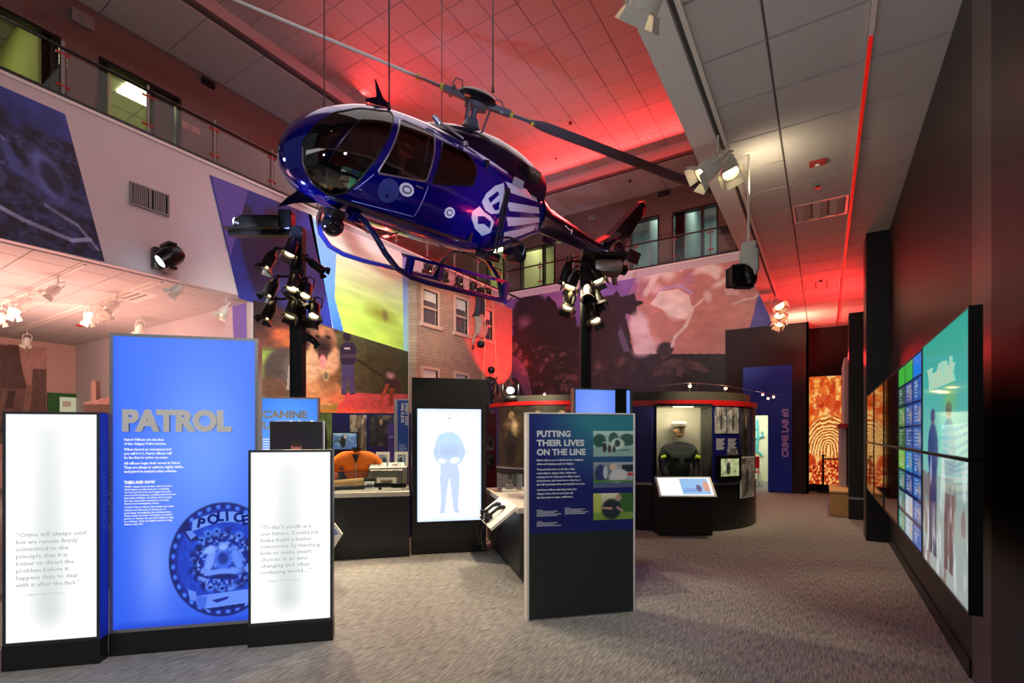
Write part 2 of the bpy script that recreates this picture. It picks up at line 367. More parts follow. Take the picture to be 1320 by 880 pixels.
def photo(kind, w=40, h=30):
    rs = random.Random(kind)
    if kind == 'heli':
        p = Pr(64, 44, (150, 190, 180), (190, 225, 215)); p.ell(.15, .62, .16, .26, (50, 90, 80)); p.ell(.5, .7, .12, .24, (60, 100, 92)); p.ell(.85, .65, .2, .24, (55, 98, 86))
        p.rect(0, .0, 1, .33, (150, 185, 180)); p.ell(.6, .5, .17, .22, (215, 225, 215)); p.ell(.6, .52, .07, .14, (60, 80, 80)); p.line([(.25, .55), (.5, .5)], .02, (200, 215, 210)); p.line([(.45, .22), (.9, .25)], .012, (70, 90, 90))
        p.line([(.3, .78), (.95, .75)], .008, (90, 110, 110)); p.ell(.28, .35, .05, .18, (60, 40, 60)); p.ell(.4, .3, .04, .16, (80, 60, 60)); p.ell(.52, .3, .03, .15, (50, 50, 70)); return p
    if kind == 'stop':
        p = Pr(64, 44, (60, 80, 70), (150, 160, 170)); p.rect(.45, .3, 1, 1, (170, 175, 190)); p.rect(.7, .62, 1, .9, (40, 44, 54)); p.rect(.7, .45, 1, .56, (190, 60, 60)); p.ell(.5, .8, .09, .14, (225, 200, 180)); p.ell(.62, .45, .24, .26, (215, 212, 215), 20)
        p.ell(.18, .55, .14, .35, (50, 60, 110)); p.ell(.3, .6, .06, .25, (200, 205, 215)); p.rect(0, .22, 1, .3, (90, 150, 50)); p.rect(0, 0, 1, .2, (90, 100, 140)); return p
    if kind == 'officer':
        p = Pr(64, 44, (120, 150, 70), (240, 235, 200)); p.rect(0, .3, .2, 1, (200, 205, 80), .7); p.ell(.85, .6, .25, .7, (60, 110, 50)); p.rect(0, 0, 1, .26, (130, 165, 70)); p.ell(.45, .4, .24, .38, (44, 46, 60)); p.ell(.62, .82, .08, .12, (190, 160, 140)); p.line([(.25, .45), (.45, .42)], .03, (200, 160, 140)); p.line([(.6, .45), (.72, .32)], .03, (200, 160, 140)); return p
    pal = {'dogwater': [(60, 90, 130), (150, 180, 190), (40, 60, 70)], 'field': [(150, 165, 110), (190, 195, 150), (110, 120, 90)], 'snow': [(200, 195, 180), (90, 80, 70), (230, 228, 220)],
           'night': [(20, 24, 36), (70, 70, 80), (120, 110, 100)], 'people': [(190, 180, 175), (60, 60, 90), (150, 100, 80)], 'grey': [(190, 190, 190), (90, 92, 96), (230, 230, 230)], 'gun': [(60, 50, 40), (150, 120, 90), (190, 170, 150)],
           'green': [(90, 130, 60), (160, 190, 120), (50, 70, 50)], 'warm': [(200, 150, 100), (120, 60, 40), (230, 200, 160)], 'teal': [(90, 190, 190), (200, 235, 230), (60, 90, 110)]}
    cols = pal.get(kind.split('_')[0], pal['grey']); p = Pr(w, h, cols[0], cols[1]); sd = sum(map(ord, kind)); p.blot([cols[2], cols[1], cols[0]], 3, sd, al=.8); 
    p.ell(.35+.3*rs.random(), .45, .12, .35, tuple(v*.35 for v in cols[2])); p.ell(.45+.1*rs.random(), .78, .07, .1, (180, 150, 130)); p.tex(.2, 8, sd); return p
# ================================================================== STRUCTURE
ZC = 4.65      # low ceiling right
fl = box('floor', M['carpet'], (-21, -3, -.1, 3, 22, 0)); fl['kind'] = 'structure'
def tiles(parent, x0, x1, y0, y1, z, tx, ty, thick=.016, gap=.011, skip=lambda a, b: False, m=None, ox=0, oy=0, limit=300):
    first = None; n = 0
    xs = np.arange(x0+ox, x1+.001, tx); ys = np.arange(y0+oy, y1+.001, ty)
    if ox < 0: pass
    for a in xs:
        for b in ys:
            cx, cy = a+tx/2, b+ty/2
            a0, a1, b0, b1 = max(a, x0), min(a+tx, x1), max(b, y0), min(b+ty, y1)
            if a1-a0 < .08 or b1-b0 < .08 or skip(cx, cy): continue
            full = (a1-a0 > tx-.001 and b1-b0 > ty-.001)
            if full and first is not None:
                o = first.copy(); COL.objects.link(o); o.parent = parent; o.location = (a0, b0, z)
            else:
                g = gap/2; t = .006
                mb = MB(); X, Y = a1-a0, b1-b0
                mb.add([(g+t, g+t, -thick), (X-g-t, g+t, -thick), (X-g-t, Y-g-t, -thick), (g+t, Y-g-t, -thick), (g, g, 0), (X-g, g, 0), (X-g, Y-g, 0), (g, Y-g, 0)],
                       [(0, 1, 2, 3), (0, 4, 5, 1), (1, 5, 6, 2), (2, 6, 7, 3), (3, 7, 4, 0), (4, 7, 6, 5)])
                o = mb.build('ceiling_tile', m or M['tile'], parent); o.location = (a0, b0, z)
                if full: first = o
            n += 1
    return n
# low ceiling on the right
c1 = struct('ceiling')
box('ceiling_grid', M['ceilgrid'], (-.925, -2, ZC, .9, 17.6, ZC+.1), c1)
tr1 = (5.05, 7.75)
TROFF = [(-.37, 7.57), (-.37, 11.53)]   # recessed luminaires
tiles(c1, -.90, .9, -.35, 17.6, ZC-.001, .66, .66, ox=-.13, skip=lambda a, b: any(abs(a-(t[0]+.33)) < .2 and abs(b-(t[1]+.33)) < .33 for t in TROFF))
# beam edging the hall
bmo = box('trim_1', M['white'], (-1.17, -2, ZC-.05, -.925, 17.2, ZC+.14)); bmo['kind'] = 'structure'
wr = box('wall_atrium_right', M['brownwall'], (-1.17, -3, ZC+.14, -.95, 17.2, 10)); wr['kind'] = 'structure'
# upper strip ceiling and red tray
c2 = struct('ceiling.001')
mb = MB(); TX0, TX1, TY0, TY1 = -10.4, -2.6, 1.2, 15.35
for b in ((-12.4, -3, TX0, 17.6), (TX1, -3, -.95, 17.6), (TX0, -3, TX1, TY0), (TX0, TY1, TX1, 17.6)): mb.box(b[0], b[1], 10.0, b[2], b[3], 10.08)
mb.build('ceiling_grid', M['ceilgrid'], c2)
n2 = tiles(c2, -12.3, TX0-.12, -2, 17.3, 9.999, 1.2, 1.2, ox=-.6)
n2 += tiles(c2, TX0-.12, TX1, TY1+.1, 17.3, 9.999, 1.2, 1.2, ox=0)
c3 = struct('ceiling.002')
box('tray_grid', M['ceilgrid'], (TX0-.3, TY0-.3, 10.6, TX1+.3, TY1+.3, 10.64), c3)
tiles(c3, TX0-.3, TX1+.3, TY0-.3, TY1+.3, 10.599, .66, .66, gap=.009)
mb = MB()
for b in ((TX0-.32, TY0-.32, TX0-.3, TY1+.32), (TX1+.3, TY0-.32, TX1+.32, TY1+.32), (TX0-.3, TY0-.32, TX1+.3, TY0-.3), (TX0-.3, TY1+.3, TX1+.3, TY1+.32)): mb.box(b[0], b[1], 10.08, b[2], b[3], 10.6)
mb.build('cove_side', M['tile'], c3)
# sprinkler heads in the tray
for px, py in ((735, 157), (717, 204), (812, 232), (430, 113)):
    z = 10.57 if py != 232 else 9.98
    p = onZ(px, py, z); o = MB().cyl((0, 0, 0), (0, 0, -.05), .03, .03, 10).cyl((0, 0, -.05), (0, 0, -.06), .05, .05, 10).build('sprinkler_head', M['fixblack']); o.location = p
    tag(o, 'tiny dark sprinkler head on the upper hall ceiling, '+{735: 'highest on red tiles', 717: 'above the tail', 812: 'on grey border tiles', 430: 'above the cockpit'}[px], 'sprinkler', 'sprinkler heads of the upper ceiling')

# left low ceiling
ZL = 4.5
c4 = struct('ceiling.003')
box('ceiling_grid', M['ceilgrid'], (-21, -3, ZL, -10.45, 6.3, ZL+.1), c4)
tiles(c4, -20.8, -10.46, -2.9, 6.15, ZL-.001, 1.22, .61)
# left fascia (x=-10.3) with opening beneath, left wall beyond y=6
wl = struct('wall_left', (-10.3, 0, 0), PI/2)     # local x = world y, local y = -world x, local z
ZF = 6.93
box('fascia', M['offwhite'], (-3, 0, ZL, 15.9, .15, ZF), wl)
box('lower_wall', M['offwhite'], (6.0, 0, 0, 15.9, .15, ZL), wl)
box('fascia_cap', M['white'], (-3, -.03, ZF, 15.95, .3, ZF+.05), wl)
box('dark_edge', M['black'], (-3, -.02, ZF+.05, 15.95, .03, ZF+.11), wl)
wg = struct('wall_gallery_back')
box('wall_face', M['offwhite'], (-20.8, 6.12, 0, -10.45, 6.25, ZL), wg)
sp = MB(); 
for a, b in ((-10.78, -10.62), (-11.05, -10.9)): sp.add([(a, 6.11, 1.2), (b, 6.11, 1.2), (b-.1, 6.11, 4.48), (a-.22, 6.11, 4.48)], [(0, 1, 2, 3)])
sp.build('purple_stripe', mat('purple_print', (130, 110, 200), .6), wg)
wf = box('wall_gallery_side', mat('salmon_wall', (214, 176, 164), .7), (-20.8, -3, 0, -20.6, 6.2, ZL)); wf['kind'] = 'structure'
# purple wall-end seam
# back wall
YB = 15.9
wb = struct('wall_back', (0, YB, 0))
_e = onY(940, 0, 15.9).x; box('lower_wall', M['offwhite'], (-10.3, 0, 0, _e, .15, ZF), wb); box('upper_wall', M['offwhite'], (_e, 0, 4.6, -1.0, .15, ZF), wb)
box('fascia_cap', M['white'], (-10.3, -.03, ZF, -.9, .3, ZF+.05), wb)
box('dark_edge', M['black'], (-10.3, -.02, ZF+.05, -.9, .03, ZF+.11), wb)
# balcony floors
bf = struct('floor_balcony')
box('slab', M['grey'], (-12.3, -3, ZF-.15, -10.45, 17.4, ZF-.02), bf); box('slab', M['grey'], (-10.45, YB+.15, ZF-.15, -1, 17.4, ZF-.02), bf)

# ------------------------------------------------ upper walls with windows
def wall_openings(parent, x0, x1, z0, z1, ops, m, th=.2):
    """wall in local frame, front at y=0, openings (xa,xb,za,zb)"""
    mb = MB(); ops = sorted(ops); cur = x0
    for a, b, za, zb in ops:
        if a > cur: mb.box(cur, 0, z0, a, th, z1)
        if za > z0: mb.box(a, 0, z0, b, th, za)
        if zb < z1: mb.box(a, 0, zb, b, th, z1)
        cur = b
    if cur < x1: mb.box(cur, 0, z0, x1, th, z1)
    return mb.build('wall_face', m, parent)
wul = struct('wall_upper_left', (-12.2, 0, 0), PI/2)
def LX(px): return onX(px, 0, -12.2).y
W1 = (-1.5, LX(78), ZF, onX(0, 8, -12.2).z); W2 = (LX(127), LX(233), ZF, onX(127, 72, -12.2).z)
wall_openings(wul, -3, 17.4, ZF-.1, 10, [W1, W2], M['brownwall'])
wub = struct('wall_upper_back', (0, 17.2, 0))
def BX(px): return onY(px, 0, 17.2).x
ops = []
for a, b, zt in ((597, 650, 9.3), (671, 716, 9.3), (812, 850, 9.3), (866, 926, 9.3)): ops.append((BX(a), BX(b), ZF, onY((a+b)/2, {597: 318, 671: 317, 812: 281, 866: 267}[a], 17.2).z))
wall_openings(wub, -12.2, -1, ZF-.1, 10, ops, M['brownwall'])
def room(name, x0, x1, d, z0, z1, col, parentloc, rz, lights, lcol=None):
    s = struct(name, parentloc, rz); mm = mat(name+'_paint', col, .8)
    box('back_face', mm, (x0-.8, d, z0, x1+.8, d+.05, z1), s); box('side_face', mm, (x0-.85, .2, z0, x0-.8, d, z1), s); box('side_face', mm, (x1+.8, .2, z0, x1+.85, d, z1), s)
    box('room_ceiling', M['tile'], (x0-.85, .2, z1, x1+.85, d+.05, z1+.05), s); box('room_floor', M['grey'], (x0-.85, .2, z0-.05, x1+.85, d+.05, z0), s)
    mb = MB()
    for i in range(int((x1-x0+1.6)/1.2)+1):
        mb.box(x0-.8+i*1.2, .2, z1-.012, x0-.785+i*1.2, d, z1)
    for j in range(int(d/.6)): mb.box(x0-.8, .3+j*.6, z1-.012, x1+.8, .315+j*.6, z1)
    mb.build('ceiling_bars', M['grey'], s)
    for (a, b, c, e) in lights:
        box('light_panel', lcol or M['roomlight'], (a, b, z1-.03, c, e, z1-.005), s)
    return s
yel = emat('office_light_panel', (255, 250, 190), 9)
room('wall_office_room_1', W1[0], W1[1], 4.2, ZF, 9.75, (205, 210, 130), (-12.2, 0, 0), PI/2, [(W1[1]-2.0, .8, W1[1]-1.4, 2.0)], yel)
room('wall_office_room_2', W2[0], W2[1], 4.2, ZF, 9.75, (205, 210, 130), (-12.2, 0, 0), PI/2, [(W2[0]+1.0, 1.4, W2[0]+2.2, 2.0), (W2[0]+.4, 3.2, W2[0]+1.0, 3.8)], yel)
for i, o in enumerate(ops):
    room('wall_office_room_%d' % (i+3), o[0], o[1], 3.0, ZF, 9.85, [(205, 205, 150), (212, 218, 190), (150, 180, 190), (150, 180, 190)][i], (0, 17.2, 0), 0, [(o[0]-.3, .7, o[1]+.2, 1.4)], M['roomlight'] if i > 0 else yel)
def frame(name, parentloc, rz, o, mull=(), rail=True):
    s = struct(name, parentloc, rz); a, b, za, zb = o; t = .06
    mb = MB().box(a, -.02, za, a+t, .22, zb).box(b-t, -.02, za, b, .22, zb).box(a+t, -.02, zb-t, b-t, .22, zb); mb.build('window_frame', M['fixblack'], s)
    for k in mull: box('mullion', M['fixblack'], (k-.035, .0, za, k+.035, .2, zb-t), s)
    xs = [a+t]+list(mull)+[b-t]
    for p, q in zip(xs[:-1], xs[1:]): box('pane', M['glass'], (p+.035, .09, za, q-.035, .1, zb-t), s)
    return s
L2 = (-12.2, 0, 0)
s = frame('window_1', L2, PI/2, W1, (LX(70),))
s = frame('window_2', L2, PI/2, W2, (LX(197),))
box('door_leaf', M['brownwall'], (LX(199), .12, ZF, LX(228), .17, W2[3]-.08), s)
box('door_handle', M['silver'], (LX(203)-.02, .04, 7.7, LX(203)+.02, .12, 8.05), s)
s = frame('window_3', (0, 17.2, 0), 0, ops[0], (BX(628),))
s = frame('window_4', (0, 17.2, 0), 0, ops[1], (BX(700),))
s = frame('window_5', (0, 17.2, 0), 0, ops[2])
s = frame('window_6', (0, 17.2, 0), 0, ops[3], (BX(905),))
# small things on the upper walls
def wallbit(name, label, cat, px, py, wall, w, h, m, d=.05):
    if wall == 'L': p = onX(px, py, -12.2); rz = PI/2
    else: p = onY(px, py, 17.2); rz = 0
    t = thing(name, label, cat, p, rz); MB().box(-w/2, -d, -h/2, w/2, 0, h/2, bev=.01).build('housing', m, t)
    MB().cyl((0, -d, 0), (0, -d-.03, 0), min(w, h)*.3, min(w, h)*.2, 12).build('dome', m, t); return t
wallbit('emergency_light', 'small twin emergency light high on the upper left wall beside the first lit window', 'light', 105, 27, 'L', .35, .25, M['grey'], .1)
wallbit('wall_speaker', 'small black speaker box high on the upper left wall under the ceiling', 'speaker', 267, 108, 'L', .28, .14, M['fixblack'], .1)
wallbit('wall_sign', 'small pale sign on the upper left wall beside the dark door', 'sign', 246, 165, 'L', .4, .16, mat('pale_sign', (170, 130, 120), .6), .015)
wallbit('wall_speaker', 'small grey dome speaker on the upper back wall above the tail boom', 'speaker', 764, 281, 'B', .3, .2, M['grey'], .08)
wallbit('wall_speaker', 'small dark speaker high on the upper back wall above the rightmost lit windows', 'speaker', 856, 250, 'B', .4, .15, M['darkwall'], .1)
wallbit('wall_sign', 'small dark sign panel right of the rightmost upper window', 'sign', 934, 296, 'B', .35, .3, M['black'], .02)

# ------------------------------------------------ glass railings
def railing(label, loc, rz, xs, gl0, gl1):
    t = thing('glass_railing', label, 'railing', loc, rz)
    zt = ZF+.11
    for a, b in zip(xs[:-1], xs[1:]):
        box('glass_panel', M['glass'], (a+.05, .045, zt+.05, b-.05, .057, zt+.86), t)
    for a in xs:
        p = MB().box(a-.02, .035, zt, a+.02, .07, zt+.92).build('post', M['grey'], t)
        for z in (.2, .72): MB().cyl((a-.09, .05, zt+z), (a+.09, .05, zt+z), .022, .022, 8).build('clamp', M['redsign'], t)
    MB().cyl((xs[0], .02, zt+.80), (xs[-1], .02, zt+.80), .025, None, 10).build('handrail', M['fixblack'], t)
ys = [onX(p, 0, -10.3).y for p in (85, 195, 281, 355, 415, 468, 515, 555, 590, 620)]; ys = [-2.2, ys[0]-2.1]+ys+[15.8]
railing('clear glass railing with dark handrail along the left balcony', (-10.38, 0, 0), PI/2, ys, 0, 0)
railing('clear glass railing with dark handrail along the back balcony', (0, YB+.06, 0), 0, [onY(p, 0, YB).x for p in (652, 694, 737, 818, 868, 915)]+[-1.2], 0, 0)

# ------------------------------------------------ prints on the left wall (local x = world y)
def lp(px, py, off=-.012): p = onX(px, py, -10.3-off); return (p.y, off, p.z)
def quad(pts): return [lp(*p) for p in pts]
# archive photo
p = Pr(170, 130, (16, 18, 44), (52, 66, 150)); 
p.a *= 1.0
p.ell(.35, .78, .3, .16, (30, 34, 70)); p.ell(.2, .7, .13, .22, (40, 46, 90)); p.ell(.55, .62, .22, .14, (28, 32, 66))
for cx in (.08, .3, .5, .72): p.ell(cx, .66, .05, .06, (80, 92, 150), soft=.4); p.ell(cx, .66, .03, .036, (24, 26, 60))
p.blot([(20, 22, 44), (66, 78, 134), (12, 14, 30)], 7, 5, mask=(p.V < .8)*1.0, al=.6); p.blot([(84, 98, 160), (10, 12, 28), (56, 66, 120)], (26, 22), 15, mask=(p.V < .78)*1.0, al=.55)
p.line([(.6, .62), (.64, .5), (.78, .42)], .03, (70, 84, 150)); p.ell(.8, .52, .08, .17, (84, 98, 168), 20, .25); p.ell(.82, .5, .05, .11, (30, 34, 70), 20, .25); p.line([(.12, .72), (.3, .78), (.52, .74), (.6, .66)], .008, (110, 122, 184), .8); p.line([(.1, .5), (.34, .54), (.58, .5)], .007, (100, 112, 172), .7); p.line([(.3, .54), (.28, .28)], .007, (90, 100, 160), .7)
p.line([(.15, .28), (.4, .26), (.62, .16), (.85, .1), (.95, .14)], .012, (160, 170, 214), .9)
p.line([(.75, .3), (.9, .22), (.98, .08)], .01, (150, 160, 205), .8); p.ell(.5, .38, .07, .06, (60, 70, 110)); p.ell(.5, .38, .04, .035, (20, 22, 44))
p.tex(.3, 14, 3)
mu = thing('archive_mural', 'dark blue archive photograph mural on the far left of the fascia', 'mural', (-10.3, 0, 0), PI/2)
a0 = lp(0, 307); tl = lp(0, 112)
p.build('print', M['print'], mu, [(.9, -.012, a0[2]-.02), lp(135, 337), lp(84, 147), (.9, -.012, tl[2]+.05)])
# blue graphic with dog shadow
p = Pr(130, 130, (24, 52, 150), (36, 52, 150)); p.ell(.5, .3, .5, .5, (24, 44, 124), soft=.6)
p.ell(.42, .28, .27, .42, (20, 26, 66)); p.ell(.3, .72, .07, .16, (20, 26, 66), 10); p.ell(.56, .72, .12, .2, (40, 30, 70), 8); p.ell(.34, .45, .2, .3, (22, 28, 70)); p.ell(.9, .52, .13, .34, (26, 28, 76), -6); p.ell(.5, .2, .1, .14, (40, 50, 110), soft=.5); p.tex(.12, 9, 8)
mu = thing('blue_graphic_panel', 'deep blue graphic with a dark dog silhouette on the left fascia', 'mural', (-10.3, 0, 0), PI/2)
p.build('print', M['print'], mu, quad([(308, 384), (429, 424), (402, 277), (270, 225)]))
m2 = mat('violet_print', (92, 84, 170), .6)
MB().add([lp(272, 226, -.018), lp(297, 331, -.018), lp(320, 246, -.018)], [(0, 1, 2)]).build('violet_wedge', m2, mu)
# bright green and white graphic
p = Pr(150, 130, (176, 214, 90), (250, 252, 250)); p.mix(np.clip((.72-p.V)*1.8, 0, 1), (170, 206, 84)); p.mix(np.clip(1-abs(p.V-.58)*4, 0, 1)*.6, (206, 206, 150))
n = vnoise(130, 150, (14, 2), 4); p.a *= (1+(n[..., None]-.5)*.28); p.ell(.62, .3, .16, .06, (140, 150, 50), soft=.7); p.ell(.68, .3, .04, .05, (120, 110, 60), soft=.5)
p.poly([(0, 0), (.12, 0), (.09, .3), (.2, .75), (.03, 1), (0, 1)], (50, 110, 190), 1, (150, 200, 235)); p.rect(.93, 0, 1, 1, (150, 200, 210), .9, (130, 130, 220))
mu = thing('lime_graphic_panel', 'bright lime green and white blurred graphic on the fascia above the dog mural', 'mural', (-10.3, 0, 0), PI/2)
p.build('print', M['print'], mu, quad([(430, 424), (526, 454), (526, 329), (397, 275)]))
# dog mural
def duv(px, py):   # pixel -> uv of the dog print plane
    q = onX(px, py, -10.29); return ((q.y-DY0)/(DY1-DY0), (q.z-DZ0)/(DZ1-DZ0))
DY0, DY1, DZ0, DZ1 = 6.02, onX(526, 0, -10.29).y, 2.12, 4.47
p = Pr(300, 190, (96, 128, 40), (60, 70, 40))
def E_(px, py, rx, ry, col, rot=0, soft=.15, al=1):
    u, v = duv(px, py); u2, _ = duv(px+rx, py); _, v2 = duv(px, py-ry); p.ell(u, v, abs(u2-u), abs(v2-v), col, rot, soft, al)
def P_(pts, col, al=1): p.poly([duv(*q) for q in pts], col, al)
P_([(325, 380), (400, 380), (400, 455), (325, 455)], (56, 30, 26)); E_(352, 430, 22, 12, (150, 70, 40), soft=.8); E_(372, 440, 14, 10, (190, 100, 50), soft=.8); E_(335, 405, 16, 22, (26, 16, 20), soft=.6)
P_([(325, 452), (400, 452), (400, 545), (325, 545)], (120, 150, 50)); E_(345, 462, 30, 10, (150, 185, 70), soft=.8)
P_([(425, 400), (530, 430), (530, 510), (425, 510)], (66, 66, 40)); p.tex(.35, 16, 11)
P_([(436, 506), (530, 508), (530, 545), (400, 545), (400, 530)], (176, 70, 70)); P_([(325, 512), (438, 512), (430, 545), (325, 545)], (110, 120, 40)); 
P_([(470, 420), (478, 508), (530, 508), (530, 440)], (50, 50, 30), .6)
E_(372, 480, 30, 32, (62, 54, 48), 0, .1); E_(352, 500, 20, 14, (96, 64, 46)); E_(380, 482, 14, 26, (90, 80, 74), soft=.3)
E_(405, 490, 26, 36, (206, 164, 122), 0, .15); E_(418, 505, 24, 18, (196, 138, 92)); E_(430, 512, 14, 8, (188, 112, 72)); E_(400, 512, 24, 8, (200, 134, 86)); E_(425, 480, 12, 24, (120, 84, 52), soft=.5)
E_(418, 460, 20, 24, (200, 154, 116)); E_(405, 418, 9, 14, (110, 80, 74), 20); E_(429, 420, 5.5, 14, (46, 34, 36), -8); E_(429, 422, 3, 10, (96, 66, 62), -8)
E_(418, 436, 16, 17, (150, 104, 74)); E_(417, 440, 11, 12, (92, 66, 52), soft=.5); E_(416, 448, 10, 10, (40, 32, 32), soft=.3); E_(416, 458, 6, 10, (64, 40, 36)); E_(416, 466, 4.6, 9, (220, 136, 130), soft=.2); E_(415, 447, 4.5, 4.5, (20, 16, 18)); E_(409, 434, 3, 2.6, (26, 18, 16)); E_(423, 435, 3, 2.6, (26, 18, 16)); E_(415, 428, 4, 5, (180, 120, 84), soft=.5)
E_(420, 484, 4.5, 7, (176, 160, 110)); E_(420, 484, 2.8, 4.6, (110, 96, 70)); P_([(372, 470), (376, 470), (373, 502), (369, 502)], (170, 160, 150), .8)
E_(447, 434, 5, 6, (24, 22, 34)); P_([(439, 446), (443, 441), (455, 441), (459, 448), (459, 466), (456, 468), (456, 474), (457, 508), (451, 509), (449, 480), (446, 509), (440, 508), (441, 470), (438, 464)], (34, 32, 56)); P_([(441, 470), (456, 470), (457, 506), (451, 507), (449, 480), (446, 507), (440, 506)], (62, 60, 100)); P_([(444, 448), (451, 448), (451, 450), (444, 450)], (200, 190, 190))
P_([(438, 461), (459, 461), (459, 456), (438, 457)], (60, 56, 70)); P_([(459, 464), (494, 486), (494, 484.5), (459, 462)], (20, 20, 20))
E_(506, 494, 9, 7, (50, 36, 38), -20); E_(512, 498, 5, 8, (60, 40, 36)); P_([(497, 495), (502, 495), (490, 522), (487, 522)], (150, 70, 40)); P_([(502, 500), (508, 500), (506, 524), (501, 523)], (120, 56, 36)); E_(503, 484, 5, 4, (170, 130, 130), soft=.6)
p.mix(np.clip((.10-p.V)/.08, 0, 1), (232, 110, 50), .5)  # red glow from the ledge painted into the print's bottom edge
p.tex(.16, 40, 21, octv=2)
mu = thing('dog_mural', 'large photo mural of a German shepherd police dog lying on grass with handler behind', 'mural', (-10.3, 0, 0), PI/2)
tlz = lp(329, 388)[2]; trz = lp(526, 454)[2]
U, V = p.U, p.V; ytop = None
z_edge = lambda y: np.interp(y, [lp(329, 388)[0], lp(429, 424)[0], lp(526, 454)[0]], [lp(329, 388)[2], lp(429, 424)[2], lp(526, 454)[2]])
def fn(U, V):
    y = DY0+(DY1-DY0)*U; zt = np.minimum(z_edge(y)+.02, DZ1); z = DZ0+(DZ1-DZ0)*V; z = np.minimum(z, zt+.0*V); return np.stack([y, np.full_like(y, -.014), z], -1)
hole = ((DZ0+(DZ1-DZ0)*V) > z_edge(DY0+(DY1-DY0)*U)+.03)
p.build('print', M['print'], mu, fn=fn, hole=hole)
box('light_ledge', M['redled'], (6.0, -.10, 2.03, DY1, -.02, 2.10), mu, label='glowing red strip')
# ------------------------------------------------ back wall mural (local x = world x)
BX0, BX1, BZ0, BZ1 = -10.3, onY(1002, 0, YB).x, 1.2, 6.72
def buv(px, py): q = onY(px, py, YB); return ((q.x-BX0)/(BX1-BX0), (q.z-BZ0)/(BZ1-BZ0))
p = Pr(420, 250, (60, 50, 60), (130, 100, 178))
def E_(px, py, rx, ry, col, rot=0, soft=.12, al=1):
    u, v = buv(px, py); u2, _ = buv(px+rx, py); _, v2 = buv(px, py-ry); p.ell(u, v, abs(u2-u), abs(v2-v), col, rot, soft, al)
def P_(pts, col, al=1): p.poly([buv(*q) for q in pts], col, al)
P_([(645, 370), (700, 370), (690, 520), (640, 520)], (120, 84, 150), .5); P_([(690, 360), (720, 355), (745, 440), (700, 430)], (170, 120, 170), .6)
P_([(828, 340), (1010, 300), (1010, 460), (800, 460)], (196, 140, 128)); P_([(826, 345), (843, 340), (800, 460), (770, 460)], (180, 130, 150), .6)
P_([(980, 370), (1012, 380), (1012, 440), (962, 440)], (80, 80, 170), .9)
# dark lower region and silhouettes
D1 = (40, 28, 34); D0 = (24, 20, 24)
P_([(640, 470), (668, 435), (700, 448), (735, 430), (770, 400), (800, 385), (812, 430), (815, 456), (935, 456), (935, 560), (640, 560)], D0)
E_(683, 404, 24, 25, (38, 28, 40)); P_([(660, 420), (700, 395), (706, 380), (716, 390), (722, 405), (742, 408), (744, 425), (700, 450), (665, 445)], (36, 27, 36)); E_(676, 416, 8, 9, (110, 74, 96), soft=.6); E_(690, 440, 30, 22, (32, 24, 30)); P_([(716, 400), (733, 396), (740, 410), (740, 432), (716, 436)], (30, 22, 28))
E_(668, 448, 30, 18, D1); E_(720, 470, 50, 40, D0, soft=.3)
P_([(768, 384), (790, 380), (795, 374), (800, 383), (818, 378), (820, 387), (830, 390), (820, 396), (822, 408), (806, 404), (806, 420), (818, 456), (760, 456)], (40, 30, 42)); P_([(802, 386), (828, 388), (828, 392), (802, 394)], D0)
E_(775, 430, 28, 36, (34, 26, 34), soft=.2); P_([(800, 420), (812, 452), (804, 454), (796, 430)], (120, 110, 140), .6)
mk = p.pmask([buv(*q) for q in [(650, 440), (745, 450), (745, 530), (650, 530)]]); p.blot([(90, 44, 48), (130, 84, 84), (30, 22, 26), (20, 16, 20)], (26, 40), 9, mask=mk, al=.7)
P_([(645, 450), (668, 462), (680, 480), (690, 530), (684, 530), (668, 490), (645, 478)], (140, 90, 130), .6)
for cx, cy in ((770, 478), (800, 472), (855, 462)):
    E_(cx, cy-8, 8, 10, (46, 34, 36)); E_(cx, cy+22, 20, 24, (40, 30, 32), soft=.3); E_(cx+1, cy-6, 4, 5, (110, 72, 64), soft=.6)
E_(857, 450, 11, 9, (48, 36, 40)); P_([(866, 462), (900, 466), (914, 477), (912, 481), (884, 474), (878, 486), (872, 484), (872, 474), (850, 470)], (84, 64, 62)); P_([(840, 474), (866, 470), (868, 480), (842, 486)], (66, 48, 46))
mk = p.pmask([buv(*q) for q in [(755, 460), (900, 460), (900, 510), (755, 510)]]); p.blot([(86, 58, 54), (28, 20, 24)], (30, 60), 19, mask=mk, al=.5)
# projected pale shapes
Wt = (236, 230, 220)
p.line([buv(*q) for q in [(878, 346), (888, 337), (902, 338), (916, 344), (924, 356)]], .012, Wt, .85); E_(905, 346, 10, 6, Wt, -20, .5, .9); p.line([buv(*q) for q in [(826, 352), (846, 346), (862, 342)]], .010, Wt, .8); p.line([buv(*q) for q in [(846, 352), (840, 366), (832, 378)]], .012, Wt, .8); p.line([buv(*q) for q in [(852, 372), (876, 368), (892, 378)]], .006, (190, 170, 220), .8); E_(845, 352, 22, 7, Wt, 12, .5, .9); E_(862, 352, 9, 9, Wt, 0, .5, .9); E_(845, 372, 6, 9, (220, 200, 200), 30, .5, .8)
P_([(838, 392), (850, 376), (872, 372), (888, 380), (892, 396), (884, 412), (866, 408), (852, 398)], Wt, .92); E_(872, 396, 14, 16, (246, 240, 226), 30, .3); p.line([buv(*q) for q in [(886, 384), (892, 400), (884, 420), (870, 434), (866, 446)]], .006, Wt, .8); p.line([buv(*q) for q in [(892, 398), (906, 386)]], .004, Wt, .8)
E_(824, 420, 12, 18, (226, 206, 204), 10, .3); E_(832, 448, 16, 10, (220, 200, 196), 20, .4); P_([(812, 412), (826, 404), (838, 430), (846, 456), (818, 456)], (222, 204, 204), .7)
